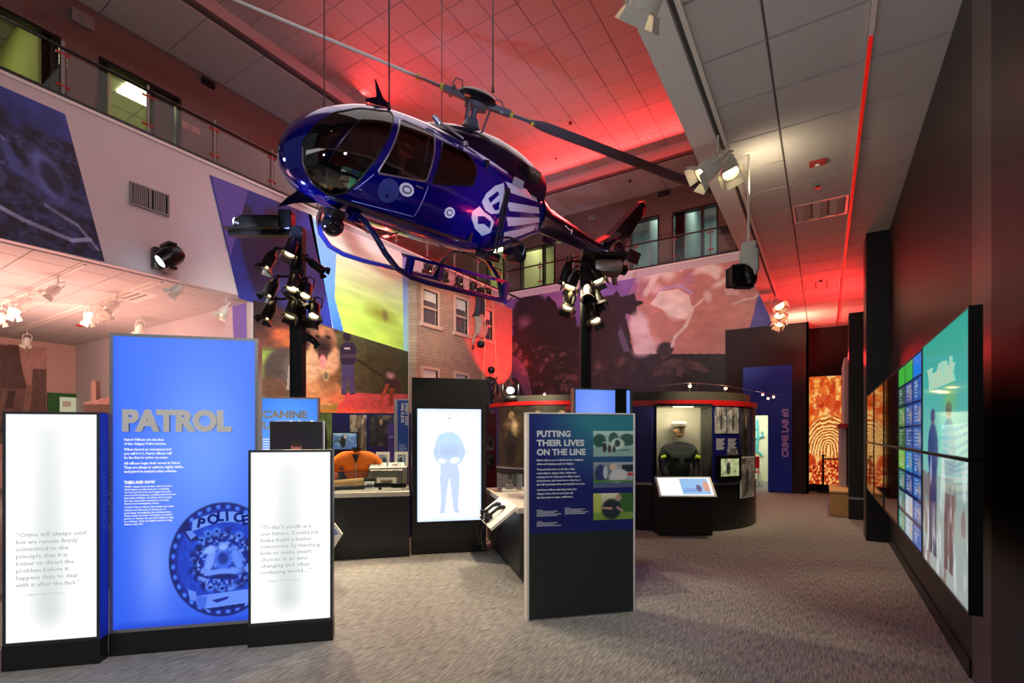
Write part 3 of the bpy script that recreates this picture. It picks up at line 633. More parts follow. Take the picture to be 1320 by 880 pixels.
E_(905, 343, 12, 6, Wt, -24, .5, .9); E_(920, 348, 11, 7, Wt, -20, .4, .9); E_(928, 365, 12, 4, Wt, 25, .5, .8); E_(912, 382, 5, 8, Wt, 20, .4, .8); E_(896, 352, 5, 3, Wt, 0, .5, .7); p.line([buv(*q) for q in [(945, 392), (960, 386), (972, 384), (978, 380)]], .004, Wt, .5); E_(886, 360, 8, 8, (170, 130, 190), soft=.8, al=.5)
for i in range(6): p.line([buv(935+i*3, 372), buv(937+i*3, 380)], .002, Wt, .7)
p.tex(.10, 30, 6, octv=2)
mu = thing('tactical_mural', 'wide dark mural of helmeted armed officers on the back wall with projected pale shapes', 'mural', (0, YB, 0))
p.build('print', M['print'], mu, [(BX0+.02, -.012, BZ0), (BX1, -.012, BZ0), (BX1, -.012, BZ1), (BX0+.02, -.012, BZ1)], hole=((BX0+(BX1-BX0)*p.U > onY(937, 0, YB).x) & (BZ0+(BZ1-BZ0)*p.V < 4.6)))
# vertical tilt: the graphic's top edge leaves a pale strip below the cap

# ------------------------------------------------ brick rescue wall with windows (x=-10.0)
XB = -9.95
def xb(px, py): q = onX(px, py, XB); return q
y0, y1 = xb(537, 0).y, 15.85; zt = xb(560, 360).z
bw = thing('brick_facade', 'pale brick apartment wall corner with sash windows beside the lime graphic', 'facade', (XB, 0, 0), PI/2)
zt = onX(545, 352, XB).z
wins = []; wfm = mat('tan_window_frame', (190, 160, 140), .6)
for (a, b, t, bt) in ((545, 564, 372, 421), (587, 602, 383, 428), (624, 634, 398, 437)):
    qa, qb = xb(a, t), xb(b, bt); wins.append((qa.y, xb(b, t).y, xb(a, 416 if a == 545 else bt).z, qa.z))
lowz = xb(545, 475).z
wins2 = [(w_[0], w_[1], lowz-1.3, lowz) for w_ in wins]
mb = MB(); cur = y0
for wa, wb_, in zip(wins, wins2):
    mb.box(cur, 0, 0, wa[0], .3, zt); mb.box(wa[0], 0, wa[3], wa[1], .3, zt); mb.box(wa[0], 0, wb_[3], wa[1], .3, wa[2]); mb.box(wa[0], 0, 0, wa[1], .3, wb_[2]); cur = wa[1]
mb.box(cur, 0, 0, y1, .3, zt); mb.build('brick_wall', M['brick'], bw)
for wn in wins+wins2:
    a, b, za, zb = wn
    f = MB().box(a-.08, -.03, za, a, .06, zb).box(b, -.03, za, b+.08, .06, zb).box(a-.08, -.03, zb, b+.08, .06, zb+.08).box(a, .02, (za+zb)/2-.03, b, .08, (za+zb)/2+.03).build('window_frame', wfm, bw)
    box('sill', wfm, (a-.14, -.09, za-.1, b+.14, .06, za), f); box('pane', mat('dim_pane', (92, 80, 84), .15), (a, .1, za, b, .12, zb), f)
    box('blind', M['deck'], (a, .07, zb-(zb-za)*.28, b, .085, zb), f)
# stage lamp bar over it
def build_par(name, m, lens=True, r=.09, ln=.24):
    """can lamp pointing along local -Z, hung from origin"""
    t = bpy.data.objects.new(name, None); COL.objects.link(t); t.empty_display_size = .1
    q = r/.09
    MB().lathe([(0, .02), (r*.55, .02), (r*.8, -.03), (r, -.08*q), (r, -ln), (r*.9, -ln), (r*.86, -.12*q), (0, -.12*q)], 18).build('lamp_can', m, t, True)
    MB().sph((0, 0, -ln+.035), r*.82, 1, 1, .35, 14).build('lens', M['lens'] if lens is True else (lens or M['dimlens']), t, True)
    MB().tube([(r*1.1, 0, -.1*q), (r*1.1, 0, .08), (0, 0, .15*q), (-r*1.1, 0, .08), (-r*1.1, 0, -.1*q)], .012, 6).build('yoke', m, t)
    for i in range(4):
        a = i*PI/2+PI/4; c, n = math.cos(a), math.sin(a); d = MB(); k = r*1.0; w_ = r*.8
        x = Vector((c, n, 0)); y = Vector((-n, c, 0)); z = Vector((0, 0, -1)); P0 = x*k+z*ln
        d.add([P0-y*w_, P0+y*w_, P0+y*w_*1.15+z*r*.8+x*r*.35, P0-y*w_*1.15+z*r*.8+x*r*.35, P0-y*w_+x*.004, P0+y*w_+x*.004, P0+y*w_*1.15+z*r*.8+x*(r*.35+.004), P0-y*w_*1.15+z*r*.8+x*(r*.35+.004)],
              [(0, 1, 2, 3), (7, 6, 5, 4), (0, 4, 5, 1), (1, 5, 6, 2), (2, 6, 7, 3), (3, 7, 4, 0)]).build('barn_door', m, t)
    return t
PAR = {}
def par(label, cat, loc, target, m='fixblack', lens=True, r=.09, group=None, name='stage_lamp', ln=.24):
    key = (m, str(lens), r, ln)
    if key not in PAR: PAR[key] = o = build_par(name, M[m], lens, r, ln)
    else: o = copy_tree(PAR[key])
    o.name = name
    o.location = loc; d = Vector(target)-Vector(loc); o.rotation_euler = d.to_track_quat('-Z', 'Y').to_euler(); return tag(o, label, cat, group)
bar = thing('lamp_bar', 'thin black bar along the top of the brick facade carrying small lamps', 'bar', (XB+.45, 0, 0), PI/2)
MB().cyl((y0-.2, 0, zt+.28), (y1-.1, 0, zt+.28), .03).build('pipe', M['fixblack'], bar)
for k in (y0+.2, y1-.6): MB().cyl((k, 0, zt+.28), (k, .42, zt+.05), .02).build('bracket', M['fixblack'], bar)
for i, px in enumerate((552, 564, 573, 592, 610, 629)):
    q = onX(px, 0, XB+.45); par('small black lamp on the bar above the brick facade, '+['leftmost and lit', 'second from left, brightly lit', 'third from the left and unlit', 'third from the right', 'second from the right', 'rightmost and unlit'][i], 'stage lamp', (XB+.45, q.y, zt+.14), (XB+.2, q.y+.1, 2), lens=True if i not in (2, 5) else False, r=.12, group='lamps above the brick facade', name='stage_lamp')

# ------------------------------------------------ figures
def skin(name, joints, edges, m, parent, sub=2, root=0):
    me = bpy.data.meshes.new(name); me.from_pydata([j[0] for j in joints], edges, []); o = bpy.data.objects.new(name, me); COL.objects.link(o); o.parent = parent
    md = o.modifiers.new('skin', 'SKIN'); md.use_smooth_shade = True
    for i, j in enumerate(joints):
        r = j[1]; me.skin_vertices[0].data[i].radius = (r, r) if not isinstance(r, tuple) else r; me.skin_vertices[0].data[i].use_root = (i == root)
    s = o.modifiers.new('sub', 'SUBSURF'); s.levels = sub; s.render_levels = sub
    dg = bpy.context.evaluated_depsgraph_get(); nme = bpy.data.meshes.new_from_object(o.evaluated_get(dg)); o.modifiers.clear(); o.data = nme; bpy.data.meshes.remove(me)
    nme.materials.clear(); nme.materials.append(m)
    for f in nme.polygons: f.use_smooth = True
    return o
def head(parent, c, m, r=.105, helmet=None, look=None):
    q = look or Euler((0, 0, 0)).to_quaternion(); h = MB(); c = Vector(c)
    h.sph(c, r, .80, .95, 1.15, 20, q); h.sph(c+q@Vector((0, -.85*r, -.15*r)), r*.2, .8, 1.2, 1.3, 8, q)      # nose
    h.sph(c+q@Vector((0, -.45*r, -.75*r)), r*.5, 1, .8, .7, 10, q)                                              # chin
    for sx in (-1, 1): h.sph(c+q@Vector((sx*.80*r, .05*r, -.1*r)), r*.26, .35, .7, 1, 8, q); h.sph(c+q@Vector((sx*.32*r, -.83*r, .12*r)), r*.12, 1, .5, .7, 6, q)
    ho = h.build('head', m, parent, True)
    if helmet:
        k = MB(); k.sph(c+q@Vector((0, .05*r, .32*r)), r*1.22, .92, 1.05, .92, 18, q); k.build('helmet', helmet, parent, True)
    return ho
def hand(parent, wrist, d, up, m, s=1.0):
    """palm with five bent fingers; d = pointing direction, up = palm normal"""
    d = Vector(d).normalized(); up = Vector(up).normalized(); side = d.cross(up).normalized(); w0 = Vector(wrist); js = []; es = []
    js.append((w0, .026*s)); js.append((w0+d*.05*s, (.038*s, .02*s))); js.append((w0+d*.085*s, (.038*s, .018*s))); es += [(0, 1), (1, 2)]
    skin('palm', js, es, m, parent, 1)
    for i, (o_, l) in enumerate(((-.030, .072), (-.010, .082), (.010, .076), (.030, .058))):
        b = w0+d*.085*s+side*o_*s; skin('finger', [(b, .0095*s), (b+d*l*.5*s-up*.006*s, .0085*s), (b+d*l*.85*s-up*.03*s, .0075*s)], [(0, 1), (1, 2)], m, parent, 1)
    b = w0+d*.035*s-side*.035*s; skin('thumb', [(b, .011*s), (b+(d-side*.8)*.035*s, .010*s), (b+(d*1.2-side*.7)*.058*s-up*.012*s, .008*s)], [(0, 1), (1, 2)], m, parent, 1)
# climber head down on the rope
q = onX(622, 415, XB+.45)
t = thing('climber_mannequin', 'pale-clothed climber mannequin hanging head down on a rope before the brick facade', 'mannequin', (XB+.32, q.y, q.z), PI/2)
J = [((0, 0, .12), .15), ((0, .0, -.12), .14), ((0, -.02, -.36), .17), ((0, -.03, -.50), .08),
     ((.10, 0, .24), .11), ((.18, -.05, .62), .085), ((.12, .02, 1.02), .06), ((.14, -.1, 1.10), .045),
     ((-.10, 0, .24), .11), ((-.20, -.12, .58), .085), ((-.10, .0, .98), .06), ((-.1, -.14, 1.06), .045),
     ((.2, -.02, -.42), .07), ((.26, -.12, -.2), .055), ((.12, -.2, -.12), .042),
     ((-.2, -.02, -.42), .07), ((-.40, -.08, -.55), .055), ((-.46, -.08, -.80), .042)]
Ed = [(0, 1), (1, 2), (2, 3), (0, 4), (4, 5), (5, 6), (6, 7), (0, 8), (8, 9), (9, 10), (10, 11), (2, 12), (12, 13), (13, 14), (2, 15), (15, 16), (16, 17)]
skin('body', J, Ed, M['camo'], t)
head(t, (.02, -.06, -.68), M['skin'], .115, M['fixblack'], Euler((PI, 0, PI)).to_quaternion())
skin('trousers', [((0, -.004, .14), .165), ((.10, 0, .26), .125), ((.18, -.05, .62), .10), ((.12, .02, 1.02), .078), ((-.10, 0, .26), .125), ((-.20, -.12, .58), .10), ((-.10, 0, .98), .078)], [(0, 1), (1, 2), (2, 3), (0, 4), (4, 5), (5, 6)], M['cloth'], t)
MB().box(.05, -.2, 1.0, .2, .06, 1.14, bev=.03).build('boot', M['fixblack'], t); MB().box(-.18, -.24, .96, -.03, .04, 1.1, bev=.03).build('boot', M['fixblack'], t)
hand(t, (-.46, -.08, -.80), (0, 0, -1), (0, -1, 0), M['fixblack'], 1.1); hand(t, (.12, -.2, -.12), (-.6, -.1, .5), (0, -1, 0), M['fixblack'], 1.1)
MB().tube([(.0, -.03, zt+.28-t.location.z), (.02, -.24, 1.0), (.0, -.24, .2), (.03, -.2, -.9), (.06, -.05, -2.2)], .014, 6).build('rope', M['tan'], t)
# second mannequin climbing below
q = onX(634, 505, XB+.5)
t = thing('climber_mannequin', 'dark hooded climber mannequin standing upright beside the red-lit brick corner', 'mannequin', (XB+.42, q.y, q.z-.1), PI/2)
J = [((0, 0, .0), .15), ((0, .0, .25), .14), ((.02, -.02, .50), .17), ((.02, -.03, .64), .07),
     ((.10, 0, -.12), .11), ((.12, -.04, -.5), .08), ((.12, .04, -.90), .055), ((.13, -.10, -.96), .045),
     ((-.10, 0, -.12), .11), ((-.12, -.10, -.48), .08), ((-.12, .04, -.88), .055), ((-.12, -.12, -.94), .045),
     ((.22, -.02, .54), .07), ((.32, -.10, .26), .055), ((.18, -.22, .10), .042),
     ((-.18, -.02, .54), .07), ((-.20, -.2, .30), .055), ((-.06, -.28, .44), .042)]
skin('body', J, Ed, M['cloth'], t); head(t, (-.03, -.07, .80), M['skin'], .11, M['fixblack'], Euler((R(25), 0, -.5)).to_quaternion())
skin('jacket', [((0, 0, .08), .17), ((0, 0, .30), .16), ((.02, -.02, .50), .185)], [(0, 1), (1, 2)], mat('mottled_jacket', (110, 84, 78), .85, bscale=14, var=.5), t)
hand(t, (.18, -.22, .10), (-.8, -.4, -.1), (0, 0, 1), M['fixblack'], 1.1); hand(t, (-.06, -.28, .44), (.3, -.2, 1), (0, -1, 0), M['fixblack'], 1.1)
MB().tube([(.0, -.06, zt+.28-t.location.z), (.0, -.24, 1.4), (.05, -.2, .2), (.0, -.17, .05)], .014, 6).build('rope', M['tan'], t)
for sx in (-1, 1): MB().box(sx*.125-.06, -.2, -1.02, sx*.125+.06, .1, -.9, bev=.03).build('boot', M['redband'], t)

# ------------------------------------------------ right back block with doorway
YK = 15.55
wk = struct('wall_dark_block', (0, YK, 0))
bx0 = onY(935, 0, YK).x; bx1 = onY(1042, 0, YK).x
dx0, dx1, dz = onY(958, 0, YK).x, onY(991, 0, YK).x, 2.15
wall_openings(wk, bx0, bx1, 0, 4.64, [(dx0, dx1, 0, dz)], M['darkwall'], .35)
wk2 = struct('wall_dark_back', (0, 16.6, 0)); box('wall_face', M['darkwall'], (bx1-.1, 0, 0, .92, .15, 4.64), wk2)
box('wall_return', M['darkwall'], (bx1-.05, -1.05, 0, bx1, 0, 4.64), wk2)
bp_ = thing('blue_door_surround', 'tall blue wall panel around the crime lab doorway', 'panel', (0, YK-.03, 0))
px0, px1, pz = onY(960, 0, YK).x, onY(1021, 0, YK).x, onY(990, 472, YK).z
wall_openings(bp_, px0, px1, .02, pz, [(dx0, dx1, .02, dz)], M['blue'], .028)
box('door_jamb', mat('light_blue_jamb', (40, 90, 200), .5), (dx1-.02, .0, .02, dx1+.0, .45, dz), bp_)
text('CRIME LAB #3', .215, mat('lilac_lettering', (190, 180, 250), .5), bp_, (onY(1016, 0, YK).x, -.004, onY(1016, 589, YK).z), (PI/2, -PI/2, 0), .008, .008, name='raised_lettering')
# classroom beyond
cr = struct('wall_classroom'); cw = mat('classroom_paint', (226, 226, 200), .8)
box('back_face', cw, (-3.6, 18.9, 0, -.5, 19, 3), cr); box('side_face', cw, (-3.7, 16.1, 0, -3.6, 19, 3), cr); box('side_face', cw, (-.6, 15.95, 0, -.5, 19, 3), cr); box('room_ceiling', M['tile'], (-3.7, 16.1, 2.7, -.5, 19, 2.8), cr)
box('light_panel', emat('classroom_light', (255, 255, 235), 14), (-2.6, 17.0, 2.66, -1.6, 18.2, 2.69), cr)
gr = thing('wall_graphic', 'turquoise squiggle graphic on the classroom wall seen through the doorway', 'graphic', (0, 18.86, 0)); tq = mat('turquoise_print', (90, 200, 215), .5)
def q18(px, py): q = onY(px, py, 18.86); return (q.x, 0, q.z)
g = MB()
for pts in ([(972, 542), (972, 560), (974, 578)], [(976, 540), (977, 565), (976, 582)], [(970, 566), (984, 562), (982, 556)], [(972, 578), (980, 584), (983, 588)], [(968, 552), (978, 553)]):
    g.tube([q18(*a) for a in pts], .035, 6)
g.build('strokes', tq, gr)
st = thing('stool', 'small metal stool inside the classroom beyond the doorway', 'stool', onZ(976, 612, 0) if False else (onY(974, 0, 17.5).x, 17.5, 0))
MB().cyl((0, 0, .62), (0, 0, .66), .18, None, 16).build('seat', M['white'], st)
for i in range(4):
    a = i*PI/2+.5; MB().cyl((.1*math.cos(a), .1*math.sin(a), .62), (.2*math.cos(a), .2*math.sin(a), 0), .012, None, 6).build('leg', M['silver'], st)
st2 = thing('chair', 'red-backed chair inside the classroom beside the stool', 'chair', (onY(969, 0, 17.0).x, 17.0, 0))
box('seat', M['redband'], (-.2, -.2, .43, .2, .2, .47), st2, .015); box('backrest', M['redband'], (-.2, .17, .55, .2, .21, .92), st2, .015)
for sx in (-1, 1):
    for sy in (-1, 1): MB().cyl((sx*.17, sy*.17, .43), (sx*.2, sy*.2, 0), .012, None, 6).build('leg', M['silver'], st2)
    MB().cyl((sx*.17, .19, .43), (sx*.17, .2, .6), .012, None, 6).build('upright', M['silver'], st2)
# fingerprint lightbox
YFp = 16.45; fx0, fx1 = onY(1040, 0, YFp).x, onY(1087, 0, YFp).x; fz0, fz1 = onY(1060, 624, YFp).z, onY(1060, 485, YFp).z
t = thing('fingerprint_panel', 'tall glowing orange panel with an enlarged fingerprint at the far right', 'lightbox', (0, YFp, 0))
box('frame', M['black'], (fx0-.03, 0, fz0-.03, fx1+.03, .12, fz1+.03), t)
p = Pr(150, 400, (214, 80, 24), (225, 110, 40)); p.blot([(250, 190, 90), (170, 40, 14), (255, 220, 130), (200, 60, 20)], (14, 6), 31, al=.75)
cx, cy = .60, .36; X = p.U-cx; Y = (p.V-cy)*2.6; nz = vnoise(400, 150, (10, 5), 3)-.5
rr = np.where(Y > 0, np.hypot(X*.9, Y), np.abs(X)*.9+np.abs(Y)*.15)+nz*.08+.05*np.sin(Y*5)
rid = np.clip((np.sin(rr*88)+.25+(vnoise(400, 150, (90, 40), 5, 2)-.5)*2.2)*2, 0, 1); inm = np.clip((.70-np.hypot(X, np.where(Y > 0, Y*.92, Y*2.2))+nz*.15)/.06, 0, 1)
p.mix(inm, (176, 74, 24), .95); p.mix(inm*rid, (255, 216, 130), .95)
low = np.clip((.26-p.V-.18*np.abs(p.U-.6))/.03, 0, 1); p.mix(low, (190, 50, 18), .9); n = vnoise(400, 150, (60, 26), 8, 2); p.mix(low*(n > .6), (255, 200, 110), .9); p.mix(low*(n < .36), (110, 20, 10), .8)
p.build('backlit_print', printmat('backlit_orange', 1.0), t, [(fx0, -.005, fz0), (fx1, -.005, fz0), (fx1, -.005, fz1), (fx0, -.005, fz1)])
# stanchion
t = thing('stanchion', 'slim black barrier post with a rail in front of the fingerprint panel', 'barrier', (onY(1061, 0, 16.1).x, 16.1, 0))
MB().cyl((0, 0, 0), (0, 0, .03), .14, .13, 20).build('base', M['fixblack'], t); MB().cyl((0, 0, .03), (0, 0, 1.0), .025, None, 10).build('post', M['fixblack'], t); MB().cyl((0, 0, 1.0), (0, 0, 1.05), .04, .04, 10).build('cap', M['fixblack'], t)
MB().cyl((0, 0, .93), (.85, .02, .93), .02, None, 8).build('rail', M['fixblack'], t); 
# bench
t = thing('bench', 'light oak block bench beside the dark pillar at the right wall', 'bench', (0, 0, 0))
b0, b1 = onZ(1070, 658, 0), onZ(1096, 662, 0)
box('block', M['oak'], (b0.x+.0, 11.6, 0, b1.x+.18, 13.2, .46), t, .01); box('seat_top', mat('oak_top', (206, 164, 110), .5, bscale=14, var=.15), (b0.x-.02, 11.58, .46, b1.x+.2, 13.22, .50), t, .008)
# dark pillar beyond screens and red-lit panels
t = struct('trim_2'); box('pillar', M['black'], (.40, 11.35, 0, .86, 11.7, 3.9), t); box('grey_line', M['silver'], (.39, 11.34, .38, .86, 11.35, .42), t)
box('pillar', M['darkwall'], (.46, 11.7, 0, .86, 14.2, 3.4), t)
t = thing('history_panel', 'tall white panel edge glowing red and lilac behind the dark pillar', 'panel', (0, 0, 0)); 
box('panel', M['offwhite'], (.30, 12.6, .5, .40, 14.6, 1.75), t); box('cap', M['redband'], (.26, 12.5, 1.75, .46, 14.7, 1.83), t); box('upper_panel', M['offwhite'], (.36, 12.4, 1.83, .46, 14.4, 3.2), t)
# right wall
XR = .82
t = struct('wall_right'); box('wall_face', M['charcoal'], (XR, 4.35, 0, XR+.15, 17.6, 4.66), t)
MB().prism([(XR, 4.35), (XR-.06, 3.62), (XR+.15, 3.62), (XR+.15, 4.35)], 2, 0, 4.66).build('wall_chamfer', mat('warm_grey_trim', (84, 80, 74), .4), t)
box('wall_near', M['black'], (XR-.06, -3, 0, XR+.15, 3.62, 4.66), t)
bs = box('baseboard_right', M['black'], (XR-.012, 4.36, 0, XR, 9.18, .12)); bs['kind'] = 'structure'
t = struct('trim_3'); box('pilaster', M['black'], (.54, 9.18, 0, XR, 9.75, 4.64), t)
# video wall
XV = .50
cols = [onX(px, 0, XV).y for px in (1248.5, 1188.5)]; W_ = cols[1]-cols[0]
ya = cols[0]; ztop, zbot = 2.13, .86; zm = (ztop+zbot)/2
pitch = (8.48-ya)/5
def display(col, row, label, pr=None):
    yf = ya+pitch*(col+1); z0 = zbot+(zm-zbot)*row
    t = thing('video_display', label, 'screen', (XV, yf, z0), -PI/2, 'video wall displays'); h = zm-zbot
    box('housing', M['fixblack'], (0.003, .012, .003, pitch-.003, .045, h-.003), t)
    MB().box(0.003, 0, .003, pitch-.003, .012, .009).box(.003, 0, h-.009, pitch-.003, .012, h-.003).box(.003, 0, .009, .009, .012, h-.009).box(pitch-.009, 0, .009, pitch-.003, .012, h-.009).build('bezel', M['fixblack'], t)
    if pr is None: box('screen', M['black_screen'], (.009, .006, .009, pitch-.009, .012, h-.009), t)
    else: pr.build('screen', M['vscreen'], t, [(.009, .006, .009), (pitch-.009, .006, .009), (pitch-.009, .006, h-.009), (.009, .006, h-.009)])
    return t
mm, nt, b = nm('video_screen'); a = nt.nodes.new('ShaderNodeVertexColor'); a.layer_name = 'Col'; nt.links.new(a.outputs[0], b.inputs['Emission Color']); b.inputs['Emission Strength'].default_value = .8; b.inputs['Base Color'].default_value = (.01, .01, .012, 1); b.inputs['Roughness'].default_value = .06; M['vscreen'] = mm
full = Pr(150, 160, (190, 220, 214), (50, 178, 160)); full.mix(np.clip((.45-full.V)*3, 0, 1), (176, 206, 206), .7)
def fig(p, cx, sc_, c1, c2, hat=True):
    p.ell(cx, .80*sc_, .05, .035, (190, 150, 130)); p.ell(cx, .83*sc_, .06, .03, c2); p.ell(cx, .64*sc_, .13, .12, c1, soft=.08); p.ell(cx, .52*sc_, .10, .12, c1, soft=.08)
    p.poly([(cx-.10, .5*sc_), (cx+.10, .5*sc_), (cx+.09, .06), (cx+.01, .06), (cx, .42*sc_), (cx-.02, .06), (cx-.09, .06)], c2)
fig(full, .28, .80, (40, 60, 120), (50, 60, 110)); fig(full, .64, .82, (70, 90, 130), (90, 80, 90))
full.ell(.66, .72, .10, .05, (150, 200, 90), soft=.7, al=.6); full.poly([(.5, .36), (1, .36), (1, .62), (.5, .62)], (190, 225, 215), .7)
for i in range(9): full.line([(.5, .38+i*.027), (.75, .37+i*.027+.012*math.sin(i)), (1, .40+i*.027)], .006, (90, 170, 190), .7)
full.mix((full.V < .42)*1.0, (110, 60, 60), .22); nn = vnoise(160, 150, (6, 12), 14); full.mix((full.V < .5)*np.clip((nn-.58)*8, 0, 1), (230, 240, 240), .6); full.mix((full.V < .42)*np.clip((nn-.66)*8, 0, 1)*0+((full.V < .42)*(vnoise(160, 150, (5, 10), 24) > .66)), (120, 70, 70), .5)
def half(p, r):
    q = Pr(p.w, p.h//2, (0, 0, 0)); q.a = p.a[:p.h//2] if r == 0 else p.a[p.h//2:]; return q
grid = Pr(120, 160, (16, 26, 60)); rs = random.Random(4)
cc = [[(50, 130, 70), (40, 110, 190)], [(60, 90, 80), (60, 80, 150)], [(80, 140, 60), (50, 90, 160)], [(70, 110, 60), (60, 90, 150)], [(120, 190, 60), (40, 130, 200)], [(60, 120, 110), (40, 70, 150)], [(90, 130, 120), (190, 210, 220)], [(70, 150, 120), (150, 190, 210)]]
cc = cc[::-1]
for r in range(8):
    for c in range(3):
        col = cc[r][min(c, 1)] if c < 2 else (50, 100, 180); 
        if r == 7: col = [(60, 190, 60), (60, 190, 60), (20, 130, 230)][c]
        x0_, y0_ = c/3+.012, r/8+.008; grid.rect(x0_, y0_, x0_+.31, y0_+.11, col)
        if r < 7:
            for k in range(5): grid.rect(x0_+.05, y0_+.018+k*.018, x0_+.12+.12*rs.random(), y0_+.026+k*.018, (200, 215, 220), .7)
            if rs.random() < .5: grid.ell(x0_+.22, y0_+.05, .05, .04, (200, 170, 150), soft=.6, al=.7)
names = ['nearest column', 'second column from the front', 'middle column', 'second column from the far end', 'far end column']
for col in range(5):
    for row in (0, 1):
        lab = ['lower', 'upper'][row]+' wall display, '+names[col]+', '+['showing teal people graphic', 'showing green and blue tiles', 'dark and glossy', 'dark and glossy', 'dark and glossy'][col]
        t = display(col, row, lab, half(full, row) if col == 0 else half(grid, row) if col == 1 else None)
        if (col, row) == (0, 1): text('YouthLink', .155, emat('pale_teal_lettering', (190, 232, 200), .75), t, (.20, .003, .36), (PI/2, 0, 0), .008)
t = thing('display_mount', 'black steel mounting frame holding the video displays off the right wall', 'mount', (0, 0, 0))
mb = MB()
for k in range(6): yk = ya+.7+k*(8.3-ya-.8)/5; mb.box(XV+.047, yk, zbot+.05, XV+.11, yk+.05, ztop-.05)
for z in (zbot+.3, ztop-.3): mb.box(XV+.11, ya+.6, z, XV+.15, 8.3, z+.05)
for k in range(3): yk = 4.6+k*1.7; mb.box(XV+.15, yk, zbot+.3, XR, yk+.05, zbot+.35).box(XV+.15, yk, ztop-.3, XR, yk+.05, ztop-.25)
mb.build('rail', M['fixblack'], t)
# ================================================================== FREESTANDING EXHIBITS
A45 = PI/4
def bpan(name, label, cat, px, py, w, d, h, plinth, framem, t_frame=.018, rz=A45, grp=None):
    loc = onZ(px, py, 0); t = thing(name, label, cat, loc, rz, grp)
    box('plinth', M['plinth'], (-.004, -.006, 0, w+.004, d+.004, plinth), t, .004)
    box('body', framem, (0, .012, plinth, w, d, h), t)
    MB().box(0, 0, plinth, t_frame, .012, h).box(w-t_frame, 0, plinth, w, .012, h).box(t_frame, 0, h-t_frame, w-t_frame, .012, h).box(t_frame, 0, plinth, w-t_frame, .012, plinth+t_frame).build('frame', framem, t)
    return t
frm = mat('graphite_frame', (62, 68, 76), .4, .3)
def whitelb(t, w, h, pl, lines, ty, size, x0, tiny):
    p = Pr(80, 120, (255, 255, 255)); g = np.exp(-((p.U-.46)/.20)**2)*(0.42+.70*np.clip(1.15-p.V, 0, 1))*np.clip(p.V*8, .2, 1)*np.clip((1.02-p.V)*9, 0, 1); p.mix(g*.85, (206, 211, 211)); 
    p.build('backlit_face', M['light1'], t, [(.018, .004, pl+.018), (w-.018, .004, pl+.018), (w-.018, .004, h-.018), (.018, .004, h-.018)])
    lm = bpy.data.materials.get('grey_lettering') or emat('grey_lettering', (188, 192, 192), 1.0)
    block(lines, size, lm, t, x0, ty, .0487, 0, .415, off=.0008); text(tiny, size*.55, lm, t, (x0+.05, .001, ty-len(lines)*.0487-.012), ext=.0005, res=1, fit=.22)
# 1 white lightbox far left
w1 = .565; t = bpan('lightbox_panel', 'white glowing quote panel at the far left reading crime will always exist', 'lightbox', 3, 865.7, w1, .10, 1.757, .17, frm)
whitelb(t, w1, 1.757, .17, ['“Crime will always exist', 'but we remain firmly', 'committed to the', 'principle that it is', 'better to divert the', 'problem before it', 'happens than to deal', 'with it after the fact.”'], .905, .040, .075, 'Calgary Police Service')
box('side_graphic', M['blue'], (w1, .0, .17, w1+.008, .10, 1.75), t)
for i in range(14): MB().box(w1+.008, .02, 1.05+i*.032-.14, w1+.0095, .02+.05*(1 if i % 5 else .5), 1.05+i*.032+.006-.14).build('text_line', mat('pale_blue_line', (60, 110, 210), .5) if i == 0 else bpy.data.materials['pale_blue_line'], t)
# 2 PATROL
wp = .985; t = bpan('lightbox_panel', 'tall blue glowing panel reading PATROL with a large police badge', 'lightbox', 141, 846, wp, .12, 2.335, .165, M['silver'], .022)
p = Pr(280, 588, (44, 92, 236), (60, 112, 246)); gx = np.exp(-((p.U-.62)/.42)**2)*np.exp(-((p.V-.62)/.36)**2); p.mix(gx*.85, (118, 164, 255)); p.mix(np.exp(-((p.U-.28)/.14)**2)*np.exp(-((p.V-.22)/.2)**2)*.7, (130, 160, 255)); p.mix(np.clip((.03-p.V)/.03, 0, 1)*.8, (20, 60, 200)); p.mix(np.clip((.05-p.U)/.05, 0, 1)*.5, (40, 90, 245))
# badge
cx, cy, rx = .765, .222, .385; asp = 420/200.; 
def B(dx, dy, a, b, col, rot=0, soft=None, al=1): p.ell(cx+dx*rx, cy+dy*rx*(wp/2.13), a*rx, b*rx*(wp/2.13), col, rot, soft if soft else min(.1, .02/max(a, .01)), al)
K0, K1, K2, K3 = (8, 26, 110), (24, 62, 200), (70, 120, 240), (16, 40, 150)
B(0, 0, 1.0, 1.13, (4, 16, 80)); B(0, 0, .96, 1.09, K1); B(0, 0, .90, 1.02, K3)
for i in range(64):
    a = 2*PI*i/64; B(.93*math.cos(a), 1.05*math.sin(a), .035, .04, K2 if i % 2 else K0, soft=.4)
B(0, 0, .85, .97, (22, 58, 190)); 
n = vnoise(588, 280, (60, 40), 5, 2); msk = np.clip((1-np.hypot((p.U-cx)/(rx*.86), (p.V-cy)/(rx*.98*(wp/2.13))))*12, 0, 1); p.mix(msk*(n > .55), (34, 76, 214), .5)
for i in range(26):
    a = 2*PI*i/26; rr_ = .52+.05*math.sin(i*2.3); B(rr_*math.cos(a), -.05+rr_*1.05*math.sin(a), .11, .07, K0 if i % 2 else (14, 36, 130), i*40, soft=.3); B(rr_*math.cos(a+.1)*1.02, -.05+rr_*math.sin(a+.1), .05, .045, K2, i*30, soft=.4, al=.8)
for dx, dy in ((-.28, .52), (-.12, .56), (-.4, .4), (-.25, -.55), (-.02, -.58), (.16, -.55), (.3, .46)): B(dx, dy, .08, .08, K2, soft=.4); B(dx, dy, .03, .03, K0, soft=.3)
